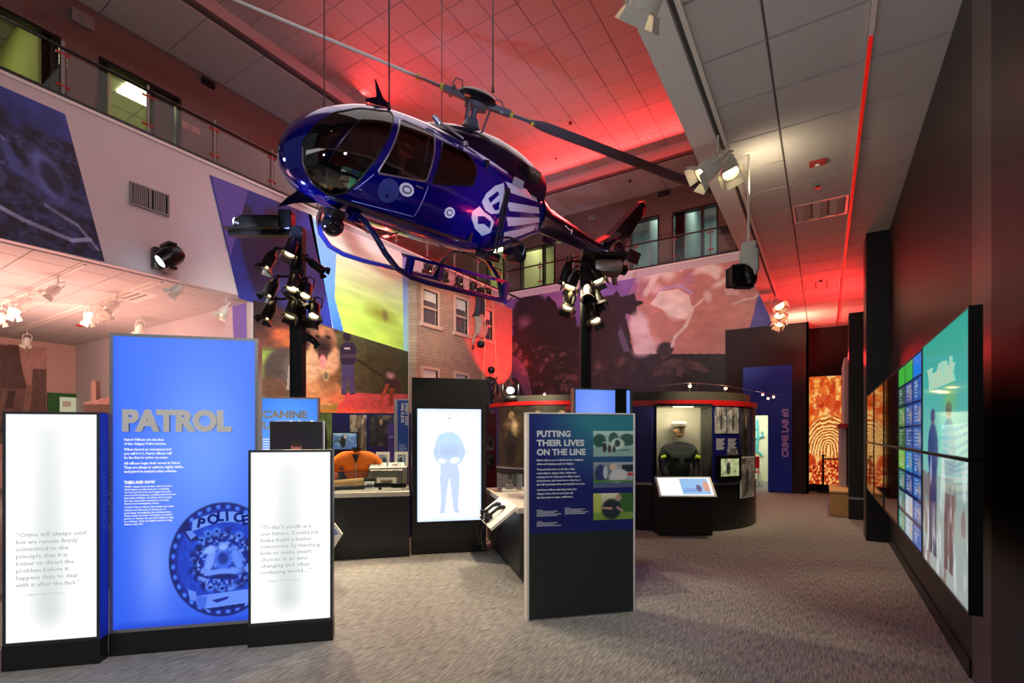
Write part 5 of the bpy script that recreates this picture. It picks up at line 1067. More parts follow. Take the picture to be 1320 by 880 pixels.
# display case with officer mannequin
dc = thing('display_case', 'tall lit glass case with a uniformed officer mannequin in the large drum', 'display case', (cs0.x, cs0.y, 0), YAW)
box('base_box', M['plinth'], (0, 0, 0, cw_, .5, .76), dc); box('back', mat('case_back', (150, 150, 138), .6), (0, .5, .76, cw_, .53, 2.08), dc); box('top', M['black'], (0, 0, 2.06, cw_, .5, 2.10), dc); box('floor', M['grey'], (0.01, .01, .76, cw_-.01, .5, .78), dc)
MB().box(0, 0, .78, cw_, .008, 2.06).box(0, .008, .78, .008, .5, 2.06).box(cw_-.008, .008, .78, cw_, .5, 2.06).build('glass', M['caseglass'], dc)
box('light_strip', emat('case_lamp', (255, 240, 200), 5), (.3, .06, 2.045, .62, .10, 2.058), dc)
_l = bpy.data.lights.new('case_fill', 'AREA'); _l.shape = 'RECTANGLE'; _l.size = .7; _l.size_y = .05; _l.energy = 14; _l.color = WARM; _o = bpy.data.objects.new('case_fill', _l); COL.objects.link(_o); _o.parent = dc; _o.location = (.46, .05, 2.03); _o.rotation_euler = (R(35), 0, 0)  # unseen area light added to brighten the mannequin beyond the strip
mq = thing('officer_mannequin', 'officer mannequin in dark jacket and pale cap inside the tall glass case', 'mannequin', kloc(.46, .28)+Vector((0, 0, .78)), YAW)
skin('body', [((0, 0, .0), (.16, .12)), ((0, 0, .3), (.17, .12)), ((0, 0, .58), (.21, .12)), ((0, 0, .72), (.075, .075)), ((.2, 0, .60), .08), ((.29, -.01, .32), .07), ((.24, -.12, .08), .055), ((-.2, 0, .60), .08), ((-.29, -.01, .32), .07), ((-.24, -.12, .08), .055)], [(0, 1), (1, 2), (2, 3), (2, 4), (4, 5), (5, 6), (2, 7), (7, 8), (8, 9)], M['cloth'], mq)
skin('jacket', [((0, 0, .04), (.19, .14)), ((0, 0, .3), (.19, .135)), ((0, 0, .57), (.225, .13)), ((.22, 0, .57), .09), ((.31, -.01, .32), .08), ((-.22, 0, .57), .09), ((-.31, -.01, .32), .08)], [(0, 1), (1, 2), (2, 3), (3, 4), (2, 5), (5, 6)], mat('dark_green_jacket', (40, 52, 48), .7, bump=.3, bscale=20), mq)
head(mq, (0, -.02, .90), mat('skin_tan', (196, 160, 120), .5), .11)
MB().lathe([(0, .10), (.09, .10), (.13, .07), (.12, .02), (.105, .0)], 20, (0, 0, .94)).build('cap', M['deck'], mq, True); MB().sph((0, -.11, .945), .08, 1, .7, .12, 14).build('cap_peak', M['fixblack'], mq, True)
for sx in (-1, 1):
    MB().tube([(sx*.25, -.09, .46), (sx*.32, -.09, .44)], .03, 8).build('sleeve_badge', M['hivis'], mq); hand(mq, (sx*.24, -.12, .08), (0, -.2, -1), (0, -1, 0), M['skin'], 1)
    MB().box(sx*.09-.05, -.165, .36, sx*.09+.05, -.14, .44, bev=.006).build('pocket', M['fixblack'], mq)
# lectern in front
kq = onZ(850, 690.5, 0); lt = thing('lectern', 'black lectern with a tilted white lit screen in front of the tall glass case', 'lectern', kq, YAW)
box('pedestal', M['plinth'], (0, 0, 0, .84, .24, .58), lt, .004)
MB().prism([(.24, .58), (-.02, .58), (-.10, .60), (-.10, .63), (.17, .92), (.24, .92)], 0, -.03, .87).build('head', M['plinth'], lt)
p = Pr(60, 30, (250, 250, 250)); p.rect(.42, .05, .95, .95, (120, 170, 220), .9); p.ell(.75, .4, .05, .2, (60, 60, 120)); p.ell(.9, .5, .06, .3, (200, 140, 120)); p.rect(.45, .2, .7, .4, (90, 130, 210), .6)
def ls(u, v): return (-.03+.90*u, -.103+.27*v, .631+.29*v)
MB().add([ls(0, 0), ls(1, 0), ls(1, 1), ls(0, 1)], [(0, 1, 2, 3)]).build('screen_frame', M['white'], lt)
p.build('screen', M['light1'], lt, fn=lambda U, V: np.stack([-.03+.90*(.04+.92*U), -.1045+.27*(.06+.88*V), .634+.29*(.06+.88*V)], -1))
# second drum behind left
C2 = Vector((-4.95, 10.9, 0)); 
C2 = atD(716, 0, 13.5); C2.z = 0; R_2 = 1.78
def ang2(px):
    u = (px-660)/F_PX; d = Vector((-SN+u*CS, CS+u*SN)); d.normalize(); c = Vector((C2.x, C2.y)); b = d.dot(c); k = b*b-(c.dot(c)-R_2*R_2)
    p_ = d*(b-math.sqrt(max(k, 0))); return math.atan2(p_.y-c.y, p_.x-c.x)
pr = Pr(130, 130, (60, 52, 34), (44, 40, 30)); pr.blot([(90, 76, 44), (30, 26, 22)], 5, 3, al=.5)
for cx_ in (.25, .62, .9):
    pr.ell(cx_, .85, .05, .07, (150, 130, 100)); pr.ell(cx_, .62, .11, .2, (110, 96, 72), soft=.3); pr.ell(cx_-.02, .3, .09, .32, (26, 24, 24), soft=.3); pr.line([(cx_-.08, .6), (cx_+.1, .45)], .02, (30, 26, 26)); pr.ell(cx_+.05, .66, .04, .1, (220, 200, 160), soft=.6, al=.7)
pr.tex(.4, 16, 4); 
t = drum('smaller round exhibit drum with officers printed on it behind the right counter', C2, R_2, None, [(ang2(643), ang2(735), .80, 2.29, pr)], up=.23)
# red exhibit board seen between kiosk and drum
q = atD(629, 560, 9.5); t = thing('red_exhibit_board', 'narrow red exhibit board with small photos just right of the video kiosk', 'panel', (q.x, q.y, 0), YAW)
box('board', mat('dark_red_panel', (110, 20, 24), .5), (-.3, 0, 0, .16, .05, 2.0), t); photo('people_k', 20, 20).build('photo', M['print'], t, [(-.02, -.003, 1.3), (.12, -.003, 1.3), (.12, -.003, 1.6), (-.02, -.003, 1.6)]); photo('night_k', 20, 20).build('photo', M['print'], t, [(-.02, -.003, .95), (.12, -.003, .95), (.12, -.003, 1.25), (-.02, -.003, 1.25)])
# low voltage lamps on wires above the drums
def wire_lamp(px, py, D, label):
    q = atD(px, py, D); t = thing('wire_lamp', label, 'lamp', q, YAW, 'tiny lamps on wires above the drums')
    MB().cyl((0, 0, .05), (0, 0, 0), .02, .035, 10).build('lamp_cup', M['silver'], t); MB().sph((0, -.01, -.005), .026, n=10).build('bulb', M['star'], t, True); MB().cyl((0, 0, .05), (0, 0, -.10 if D < 10 else (2.40-q.z if D > 12 and px < 800 else -.06)), .005, None, 6).build('stem', M['silver'], t); return q
wl_ = [wire_lamp(889, 497, 8.7, 'tiny bright lamp above the tall glass case on the large drum'), wire_lamp(935, 500, 9.3, 'tiny bright lamp above the right rim of the large drum')]
wr_ = [wire_lamp(983, 508, 12.5, 'left tiny bright lamp of three against the blue door surround'), wire_lamp(990, 513, 12.5, 'middle and lowest tiny lamp of three against the blue door surround'), wire_lamp(997, 511, 12.5, 'right tiny bright lamp of three against the blue door surround')]
wire_lamp(702, 508, 12.5, 'tiny bright lamp on the smaller drum below the mural'); wire_lamp(677, 513, 12.6, 'tiny bright lamp on the smaller drum beside the black moving lamp'); wire_lamp(645, 517, 13.1, 'tiny bright lamp at the left rim of the smaller drum'); wire_lamp(686, 515, 12.3, 'tiny lamp between the moving lamp and the lightbox on the smaller drum')
t = thing('lamp_wire', 'thin steel wires stretched above the large drum towards the blue doorway', 'wire', (0, 0, 0))
MB().tube([atD(810, 501, 8.6), wl_[0]+Vector((0, 0, .05)), wl_[1]+Vector((0, 0, .05)), atD(966, 503, 11), wr_[0]+Vector((0, 0, .05)), wr_[2]+Vector((0, 0, .05)), onY(1019, 509, 15.45)], .004, 5).build('wire', M['silver'], t)
# red vertical totem by the kiosk (brick seen) and left gallery things
q = atD(108, 0, 11.5)
t = thing('brick_print_display', 'dark brick-print display block with a cut-out chimney shape left of the PATROL panel', 'display', (q.x, q.y, 0), YAW)
MB().prism([(0, 0), (2.4, 0), (2.4, 2.72), (.62, 2.50), (.28, 2.40), (.28, 2.85), (.17, 2.85), (.17, 2.38), (0, 2.35)], 1, 0, .12).build('board', mat('dark_brick_print', (96, 70, 62), .8, bscale=9, var=.6), t)
box('lit_sign', emat('red_sign', (255, 60, 40), .9), (.24, -.01, 1.95, .36, -.001, 2.1), t)
# mounted under glass counters in gap between first two panels
q = atD(128, 0, 5.2); t = thing('shelf_unit', 'pale shelf edges and dark red backing seen between the two leftmost panels', 'shelf', (q.x, q.y, 0), YAW)
box('backing', mat('rust_panel', (120, 70, 64), .6), (-.1, .02, 0, .35, .06, 1.5), t)
for z_ in (.98, .88, .62): box('shelf', M['white'], (-.1, -.12, z_, .35, .02, z_+.03), t)
# station photo mural and green door in the gallery
mu = thing('station_mural', 'sepia photo mural of an old sandstone building with a turret in the left gallery', 'mural', (-20.58, 0, 0), PI/2)
def gq(px, py): q = onX(px, py, -20.58); return (q.y, -.012, q.z)
pr = Pr(110, 110, (150, 110, 100), (196, 150, 140)); pr.rect(.0, .0, .3, .78, (126, 92, 84)); pr.rect(.2, .1, .84, .62, (120, 88, 80)); pr.poly([(.12, .58), (.3, .98), (.62, 1.0), (.80, .62)], (92, 66, 62)); pr.rect(.84, .1, 1, .8, (108, 80, 74)); pr.rect(.78, .1, .85, .66, (150, 112, 100))
for cx_, cy_ in ((.3, .3), (.46, .32), (.62, .3), (.3, .52), (.46, .54), (.62, .52)): pr.rect(cx_, cy_-.08, cx_+.07, cy_+.07, (70, 50, 48))
pr.line([(.56, .08), (.56, .74)], .006, (60, 44, 42)); pr.line([(.5, .66), (.62, .67)], .005, (60, 44, 42)); pr.rect(0, 0, 1, .12, (190, 150, 136)); pr.tex(.16, 20, 6)
bl = gq(0, 530); tr = gq(60, 458); pr.build('print', M['print'], mu, [(-1.5+bl[0]*0+onX(-40, 0, -20.58).y, -.012, .9), (tr[0], -.012, .9), (tr[0], -.012, 4.3), (onX(-40, 0, -20.58).y, -.012, 4.3)])
d_ = struct('door_1', (-20.6, 0, 0), PI/2); ya_, yb_ = gq(61, 505)[0], gq(109, 505)[0]; zt_ = gq(85, 507)[2]
MB().box(ya_, -.08, 0, ya_+.28, 0, zt_).box(yb_-.1, -.08, 0, yb_+.2, 0, zt_).box(ya_+.28, -.08, zt_-.12, yb_-.1, 0, zt_).build('door_frame', M['green'], d_); box('door_glass', emat('lit_corridor', (210, 208, 170), .7), (ya_+.28, -.03, 0, yb_-.1, -.02, zt_-.12), d_)
box('exit_sign', M['fixwhite'], ((ya_+yb_)/2-.1, -.06, zt_-.42, (ya_+yb_)/2+.1, -.035, zt_-.25), d_)
# vent grille on fascia
q1, q2 = onX(169, 238, -10.3), onX(215, 274, -10.3); vt = thing('air_vent', 'grey slatted air vent in the pale fascia left of the blue graphic', 'vent', (-10.29, q1.y, 0), PI/2)
zz0, zz1 = (onX(169, 262, -10.3).z+q2.z)/2-.02, (q1.z+onX(215, 252, -10.3).z)/2; wv = q2.y-q1.y
box('backing', M['fixblack'], (0, -.006, zz0, wv, 0, zz1), vt); MB().box(-.03, -.03, zz0-.03, 0, 0, zz1+.03).box(wv, -.03, zz0-.03, wv+.03, 0, zz1+.03).box(0, -.03, zz1, wv, 0, zz1+.03).box(0, -.03, zz0-.03, wv, 0, zz0).box(wv/2-.02, -.03, zz0, wv/2+.02, -.008, zz1).build('frame', M['grey'], vt)
first = None
for i in range(18):
    x = .02+i*(wv-.04)/18
    if abs(x-wv/2) < .03: continue
    if first is None: first = box('slat', M['grey'], (0, -.025, zz0, .018, -.008, zz1), vt); first.location.x = x
    else: o = first.copy(); COL.objects.link(o); o.parent = vt; o.location.x = x
# ================================================================== LAMPS, TOWERS
def moving_head(label, loc, rz, pan=0, tilt=30, s=1.0, up=True, lens=None, onwall=False):
    t = thing('moving_head_lamp', label, 'stage lamp', loc, rz)
    sg = 1 if up else -1
    MB().box(-.15*s, -.13*s, 0, .15*s, .13*s, sg*.12*s, bev=.02*s).build('base_box', M['fixblack'], t, True)
    for k in (-1, 1): MB().box(k*.17*s-.025*s, -.06*s, sg*.1*s, k*.17*s+.025*s, .06*s, sg*.38*s, bev=.012*s).build('yoke_arm', M['fixblack'], t, True)
    q = Euler((R(90-tilt), 0, R(pan))).to_quaternion(); c = Vector((0, 0, sg*.32*s))
    prof = [(0, -.16*s), (.09*s, -.15*s), (.13*s, -.08*s), (.14*s, .06*s), (.11*s, .17*s), (.085*s, .17*s)]
    MB().lathe(prof, 20, c, q).build('lamp_head', M['fixblack'], t, True)
    MB().sph(c+q@Vector((0, 0, .165*s)), .085*s, 1, 1, .35, 14, q).build('lens', lens or M['dimlens'], t, True); return t
# tower 1
tp = atD(385, 0, 7.5); T1 = Vector((tp.x, tp.y, 0))
def tower(label, T, h, w):
    t = thing('light_tower', label, 'lighting tower', T, YAW)
    MB().box(-w/2, -w/2, 0.02, w/2, w/2, h, bev=.008).build('mast', M['fixblack'], t); box('foot_plate', M['fixblack'], (-.3, -.3, 0, .3, .3, .02), t)
    for sx in (-1, 1): box('flange', M['black'], (sx*w/2-.012, -w/2-.012, .02, sx*w/2+.012, -w/2, h-.1), t)
    return t
t = tower('black lighting tower with lamps and a side arm beside the dog mural', T1, 4.72, .165)
def fr(T, px, py, D, ): return atD(px, py, D)
MB().box(-1.05, -.04, 4.60, .08, .04, 4.65).build('arm', M['fixblack'], t); MB().box(-1.05, -.2, 4.65, -.2, .2, 4.665).build('shelf', M['fixblack'], t)
pj = thing('projector', 'black projector on the arm of the left lighting tower aimed at the fascia', 'projector', T1+KF@Vector((-.58, 0, 4.665)), YAW)
MB().box(-.26, -.15, .01, .34, .15, .20, bev=.03).build('body', M['fixblack'], pj, True); MB().cyl((-.26, 0, .11), (-.36, -.02, .13), .07, .085, 16).build('lens_barrel', M['fixblack'], pj, True); MB().sph((-.36, -.02, .13), .07, .4, 1, 1, 12).build('lens', M['lenswhite'], pj, True)
MB().box(.30, -.1, .0, .5, .1, .3, bev=.02).build('rear_box', M['fixblack'], pj)
fx = [(379, 318, .0, -.25, True, 'top one, brightly lit'), (352, 333, -.3, -.2, True, 'upper left one'), (398, 342, .15, -.1, False, 'upper right one, turned away'), (355, 369, -.3, -.2, True, 'middle left one'), (382, 362, .0, -.3, True, 'middle one in front of the mast'), (397, 372, .15, 0, True, 'middle right one, small'), (352, 398, -.3, -.3, True, 'lower left one'), (380, 396, 0, -.3, True, 'lower one in front of the mast'), (407, 398, .2, -.2, True, 'lower right one, brightly lit'), (371, 388, -.1, .1, False, 'small dark one behind the lower left lamp')]
for px, py, ax, ay, lit, nm_ in fx:
    q = atD(px, py, 7.5-(.18 if 370 < px < 392 else .0)); par('black lamp on the left lighting tower, '+nm_, 'stage lamp', q+Vector((0, 0, .08)), q+Vector((ax*1.2+.25, -.55, -1.1)) if lit else q+Vector((.8, .6, -.7)), lens=lit, r=.085 if lit else .065, group='lamps on the left lighting tower', ln=.27)
    MB().cyl((0, 0, 0), (0, 0, 0), 0) if False else None
    pm = KF.inverted()@(q-T1); MB().cyl((0, 0, q.z+.15), (pm.x, pm.y, q.z+.15), .018, None, 8).build('lamp_bracket', M['fixblack'], t)
for z_ in (3.25, 3.05): MB().box(.08, -.1, z_-.06, .28 if z_ > 3.1 else .2, .06, z_+.06, bev=.01).build('junction_box', M['fixblack'], t)
q = atD(399, 434, 7.45); par('small black lamp low on the left lighting tower before the dog’s ear', 'stage lamp', q, q+Vector((.15, .3, -.3)), lens=False, r=.05, group='lamps on the left lighting tower', ln=.14); pm = KF.inverted()@(q-T1); MB().cyl((0, 0, q.z), (pm.x, pm.y, q.z), .015, None, 8).build('lamp_bracket', M['fixblack'], t)
# tower 2
tp = atD(754, 0, 7.0); T2 = Vector((tp.x, tp.y, 0))
t = tower('black lighting tower with lamps and top shelf under the helicopter tail', T2, 4.05, .13)
MB().box(-.06, -.22, 4.05, .56, .25, 4.10).box(-.06, -.22, 4.10, -.03, .25, 4.14).build('top_shelf', M['fixblack'], t)
pj = thing('projector', 'silver-grey projector hanging under the shelf of the right lighting tower', 'projector', T2+KF@Vector((.3, -.02, 4.05)), YAW)
MB().box(-.18, -.15, -.20, .2, .16, -.03, bev=.03).build('body', M['silver'], pj, True); MB().cyl((-.1, 0, -.03), (-.1, 0, 0), .02).cyl((.1, 0, -.03), (.1, 0, 0), .02).build('hanger', M['fixblack'], pj); MB().cyl((.2, .02, -.12), (.27, .05, -.12), .07, .075, 16).build('lens_barrel', M['fixblack'], pj, True)
for px, py, dx, dy, lit, nm_ in ((741, 358, -.3, -.5, True, 'left one, dazzling bright'), (733, 345, -.5, 0, False, 'top left one, dark back turned'), (765, 352, .3, -.3, True, 'top right one'), (736, 385, -.2, -.5, True, 'middle left one pointing down'), (766, 380, .3, -.2, False, 'middle right one'), (765, 402, .1, -.4, True, 'lowest right one'), (758, 372, 0, -.5, False, 'small one in front of the mast')):
    q = atD(px, py, 6.95); par('black lamp on the right lighting tower, '+nm_, 'stage lamp', q+Vector((0, 0, .06)), q+Vector((dx+.2, dy, -.9)), lens=(M['star'] if px == 741 else lit), r=.085 if lit else .07, group='lamps on the right lighting tower')
    pm = KF.inverted()@(q-T2); MB().cyl((0, 0, q.z+.1), (pm.x, pm.y, q.z+.1), .015, None, 8).build('lamp_bracket', M['fixblack'], t)
# moving heads
q = onX(213, 333, -10.1); t = moving_head('black moving-head lamp on the pale fascia below the air vent', (-10.02, q.y, q.z+.05), PI/2, 40, -10, 1.25, True, M['lenswhite']); t.rotation_euler = (0, PI/2, PI/2-PI/2); t.location = (-10.28, q.y, q.z)
q = atD(658, 545, 12.3); moving_head('black moving-head lamp standing on the smaller drum', (q.x, q.y, 2.425), YAW, 0, -35, 1.15, True, M['lenswhite'])
# pendant
q0 = onZ(965, 197, ZC); PX, PY = q0.x, q0.y
t = thing('pendant_pole', 'white ceiling pole holding a grey junction box at the right', 'pendant', (PX, PY, 0)); MB().cyl((0, 0, ZC-.02), (0, 0, ZC), .07, .07, 16).build('canopy', M['fixwhite'], t); MB().cyl((0, 0, 3.66), (0, 0, ZC-.02), .013, None, 8).build('pole', M['fixwhite'], t)
MB().box(-.07, -.06, 3.30, .08, .08, 3.68, bev=.02).box(-.09, -.05, 3.36, .10, .07, 3.60, bev=.02).box(-.05, -.05, 3.24, .07, .06, 3.32, bev=.01).build('junction_box', mat('pale_grey_box', (205, 206, 198), .5), t, True)
m = moving_head('black moving-head lamp beside the grey junction box on the pendant pole', (PX-.10, PY-.01, 3.33), YAW, 100, 10, .62, False, M['lenswhite']); m.rotation_euler = (0, -PI/2, YAW); m.location = (PX-.17, PY-.11, 3.31)
# tracks
def track(label, xs, p0, p1, m='fixwhite'):
    t = thing('light_track', label, 'track', (0, 0, 0)); p0 = Vector(p0); p1 = Vector(p1); d = (p1-p0).normalized(); sd = Vector((-d.y, d.x, 0))*.018
    for nm_, off, zz in (('rail', 1, .035),): MB().add([p0-sd, p1-sd, p1+sd, p0+sd, p0-sd+Vector((0, 0, zz)), p1-sd+Vector((0, 0, zz)), p1+sd+Vector((0, 0, zz)), p0+sd+Vector((0, 0, zz))], [(0, 3, 2, 1), (4, 5, 6, 7), (0, 1, 5, 4), (1, 2, 6, 5), (2, 3, 7, 6), (3, 0, 4, 7)]).build('rail', M[m], t)
    return t
track('white light track along the beam edge of the low ceiling', 0, (-.86, -1, ZC-.05), (-.86, 16, ZC-.05)); t = track('white light track at right of the low ceiling glowing red far off', 0, (.30, -1, ZC-.05), (.30, 16.3, ZC-.05))
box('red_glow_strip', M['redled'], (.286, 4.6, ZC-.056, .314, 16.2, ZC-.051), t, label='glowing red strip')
def white_head(label, loc, target, grp, r=.075, track_z=None, lit=True):
    o = par(label, 'track lamp', loc, target, 'fixwhite', lit, r, grp, 'track_lamp', .20); z = track_z
    if z: 
        loc = Vector(loc); MB().cyl((loc.x, loc.y, loc.z+.08), (loc.x, loc.y, z), .012, None, 8).build('stem', M['fixwhite'], None)
        s_ = bpy.context.scene.collection.objects[-1]
        for ob in COL.objects:
            if ob.name.startswith('stem') and ob.parent is None: ob.parent = o; ob.matrix_parent_inverse = (Matrix.Translation(o.location)@o.rotation_euler.to_matrix().to_4x4()).inverted()
    return o
G1 = 'white track lamps on the beam-side track'
def tk(px): return onX(px, 0, -.86).y
white_head('large white track lamp nearest the camera at the top of the view', (-.86, tk(848), 4.44), (-1.6, tk(848)+.5, 3.6), G1, .10, ZC-.05)
white_head('white track lamp just left of the pendant pole, upper one of the pair', (-.86, tk(936), 4.45), (-.6, tk(936)-.3, 3.6), G1, .09, ZC-.05)
white_head('white track lamp just left of the pendant pole, lower brighter one of the pair', (-.90, tk(931), 4.33), (-1.7, tk(931)-.3, 3.7), G1, .10, ZC-.05)
for i, px in enumerate((1000, 1004, 1008)): white_head('white track lamp far down the beam-side track, '+['first', 'middle', 'last'][i]+' of the bright cluster of three', (-.86, tk(px), 4.42), (-.4-.4*i, tk(px)-.6, 3.6), G1, .11, ZC-.05)
# left gallery tracks and heads
rows = {}
G2 = 'white track lamps in the left gallery ceiling'
def ly(px, py): q = onZ(px, py, 4.25); return q
hd = [(75, 372, 'highest one left of centre'), (38, 387, 'third from the left in the upper row'), (20, 398, 'second from the left in the upper row'), (2, 406, 'at the very left edge of the view'), (116, 406, 'leftmost of the close group of four'), (130, 401, 'second of the close group of four'), (141, 396, 'third of the close group of four'), (151, 391, 'rightmost of the close group of four'), (233, 371, 'single one below the black moving lamp'), (181, 420, 'single one above the PATROL panel'), (35, 437, 'single one above the station mural')]
for px, py, lb_ in hd:
    q = ly(px, py); white_head('small white track lamp in the left gallery, '+lb_, (q.x, q.y, 4.28), (q.x-.5, q.y-.6+(.6 if py > 395 else 0), 3.5), G2, .085, ZL-.02)
for (a, b, lb_) in (((150, 391), (116, 406), 'close group'), ((75, 372), (20, 398), 'upper row'), ((233, 371), (181, 420), 'right row')):
    q1, q2 = ly(*a), ly(*b); ym = (q1.y+q2.y)/2 if lb_ != 'right row' else q1.y; tr_ = track('thin white light track in the left gallery ceiling carrying the '+lb_+' of lamps', 0, (-10.6, ym, ZL-.04), (-19.5, ym, ZL-.04))
q = ly(311, 387); white_head('white track lamp at the corner end of the left gallery ceiling', (-10.75, 5.7, 4.3), (-10.9, 5.2, 3.4), G2, .09, ZL-.02)
# troffers on right
for i, (x, y) in enumerate(TROFF):
    t = thing('recessed_luminaire', ['unlit louvred ceiling luminaire tinted red, nearer one', 'unlit louvred ceiling luminaire tinted red, farther one'][i], 'luminaire', (x, y-.0, ZC), 0, 'recessed luminaires in the low ceiling')
    W2_ = .64; MB().box(0.01, 0.01, -.02, .04, W2_, 0).box(W2_-.03, .01, -.02, W2_, W2_, 0).box(.04, .01, -.02, W2_-.03, .04, 0).box(.04, W2_-.03, -.02, W2_-.03, W2_, 0).build('frame', M['fixwhite'], t)
    for k in range(3): x0_ = .05+k*.19; MB().add([(x0_, .04, -.002), (x0_+.085, .04, -.05 if False else -.028), (x0_+.17, .04, -.002), (x0_, .61, -.002), (x0_+.085, .61, -.028), (x0_+.17, .61, -.002)], [(0, 1, 4, 3), (1, 2, 5, 4), (0, 2, 1), (3, 4, 5)]).build('reflector', M['tile'], t)
p_ = onZ(1054, 210, ZC-.03); t = thing('alarm_strobe', 'small dark red box on the low ceiling near the pendant pole', 'alarm', (p_.x, p_.y, ZC)); MB().box(-.08, -.05, -.05, .08, .05, 0, bev=.008).build('housing', M['redsign'], t); MB().sph((0, 0, -.05), .03, 1, 1, .6, 10).build('lens', M['fixwhite'], t)
for px, py in ((1054, 241), (1058, 362)):
    p_ = onZ(px, py, ZC-.03); MB().cyl((0, 0, 0), (0, 0, -.04), .015).cyl((0, 0, -.04), (0, 0, -.045), .04, .04, 10).build('sprinkler_head', M['fixblack']); 
    for ob in COL.objects:
        if ob.name.startswith('sprinkler_head') and 'label' not in ob: ob.location = (p_.x, p_.y, ZC); tag(ob, 'small dark sprinkler on the low ceiling just before the '+('nearer' if py < 300 else 'farther')+' recessed luminaire', 'sprinkler')
# small left gallery ceiling fittings
p_ = onZ(103, 418, ZL); t = thing('alarm_strobe', 'small red box on the left gallery ceiling', 'alarm', (p_.x, p_.y, ZL)); MB().box(-.09, -.06, -.05, .09, .06, 0, bev=.008).build('housing', M['redband'], t)
t = thing('ceiling_diffuser', 'square air diffuser in the left gallery ceiling', 'vent', (-12.2, 4.55, ZL)); box('plate', M['fixwhite'], (-.55, -.28, -.02, .55, .28, 0), t)
for k in range(3): box('slot', M['grey'], (-.4, -.16+k*.12, -.026, .4, -.12+k*.12, -.02), t)

# ================================================================== HELICOPTER
H = thing('helicopter', 'blue police helicopter with glass cockpit hanging from the hall ceiling', 'helicopter', (-6.34062326, 7.33995983, 4.56966222), 0, None, (-.4, .06243775, -1.70994424))
ST = [(3.175, 1.17, 1.27, .04), (3.15, 1.08, 1.38, .13), (3.08, .96, 1.53, .26), (2.95, .86, 1.71, .39), (2.75, .77, 1.90, .52), (2.5, .71, 2.05, .62), (2.2, .67, 2.19, .70), (1.85, .64, 2.29, .75), (1.4, .62, 2.36, .78), (.9, .61, 2.40, .785), (.4, .61, 2.42, .78), (-.1, .63, 2.43, .76), (-.55, .67, 2.42, .72), (-.95, .77, 2.40, .66), (-1.3, .91, 2.36, .585), (-1.6, 1.05, 2.31, .505), (-1.9, 1.2, 2.25, .42), (-2.15, 1.33, 2.18, .345), (-2.4, 1.45, 2.10, .28)]
xs_ = np.array([s_[0] for s_ in ST])[::-1]
def prof(x, k): return float(np.interp(x, xs_, np.array([s_[k] for s_ in ST])[::-1]))
NE = 2.35
def surf_y(x, z):
    zb, zt_, hw = prof(x, 1), prof(x, 2), prof(x, 3); m_ = (zb+zt_)/2; h_ = (zt_-zb)/2; k = abs((z-m_)/h_)
    return hw*max(0, 1-k**NE)**(1/NE) if k < 1 else 0
bm = bmesh.new(); NR = 56
xa_ = []
for a, b in zip(ST[:-1], ST[1:]):
    n_ = max(1, int(round((a[0]-b[0])/.11)))
    xa_ += [a[0]+(b[0]-a[0])*i/n_ for i in range(n_)]
xa_.append(ST[-1][0])
# smooth interpolation of the stations
def smooth(k):
    X = np.array([s_[0] for s_ in ST])[::-1]; Yv = np.array([s_[k] for s_ in ST])[::-1]; m_ = np.gradient(Yv, X)
    def f(x):
        i = int(np.clip(np.searchsorted(X, x)-1, 0, len(X)-2)); h_ = X[i+1]-X[i]; t_ = (x-X[i])/h_
        return (2*t_**3-3*t_**2+1)*Yv[i]+(t_**3-2*t_**2+t_)*h_*m_[i]+(-2*t_**3+3*t_**2)*Yv[i+1]+(t_**3-t_**2)*h_*m_[i+1]
    return f
S1, S2, S3 = smooth(1), smooth(2), smooth(3)
def prof(x, k): return [None, S1, S2, S3][k](x)
rings = []
for x in xa_:
    zb, zt_, hw = prof(x, 1), prof(x, 2), prof(x, 3); m_ = (zb+zt_)/2; h_ = (zt_-zb)/2; rg = []
    for i in range(NR):
        a = 2*PI*(i+.5)/NR; c_, s_ = math.cos(a), math.sin(a)
        rg.append(bm.verts.new((x, hw*math.copysign(abs(c_)**(2/NE), c_), m_+h_*math.copysign(abs(s_)**(2/NE), s_))))
    rings.append(rg)
for a, b in zip(rings[:-1], rings[1:]):
    for i in range(NR): bm.faces.new((a[i], a[(i+1) % NR], b[(i+1) % NR], b[i]))
bm.faces.new(rings[0]); bm.faces.new(rings[-1][::-1])
def roundp(pts, r=.06, n=4):
    out = []; k = len(pts)
    for i in range(k):
        p = Vector(pts[i]); a = (Vector(pts[i-1])-p); b = (Vector(pts[(i+1) % k])-p); ra = min(r, a.length*.45, b.length*.45); p0 = p+a.normalized()*ra; p1 = p+b.normalized()*ra
        for j in range(n): t_ = j/(n-1); out.append((p0*(1-t_)**2+p*2*t_*(1-t_)+p1*t_**2)[:])
    return out
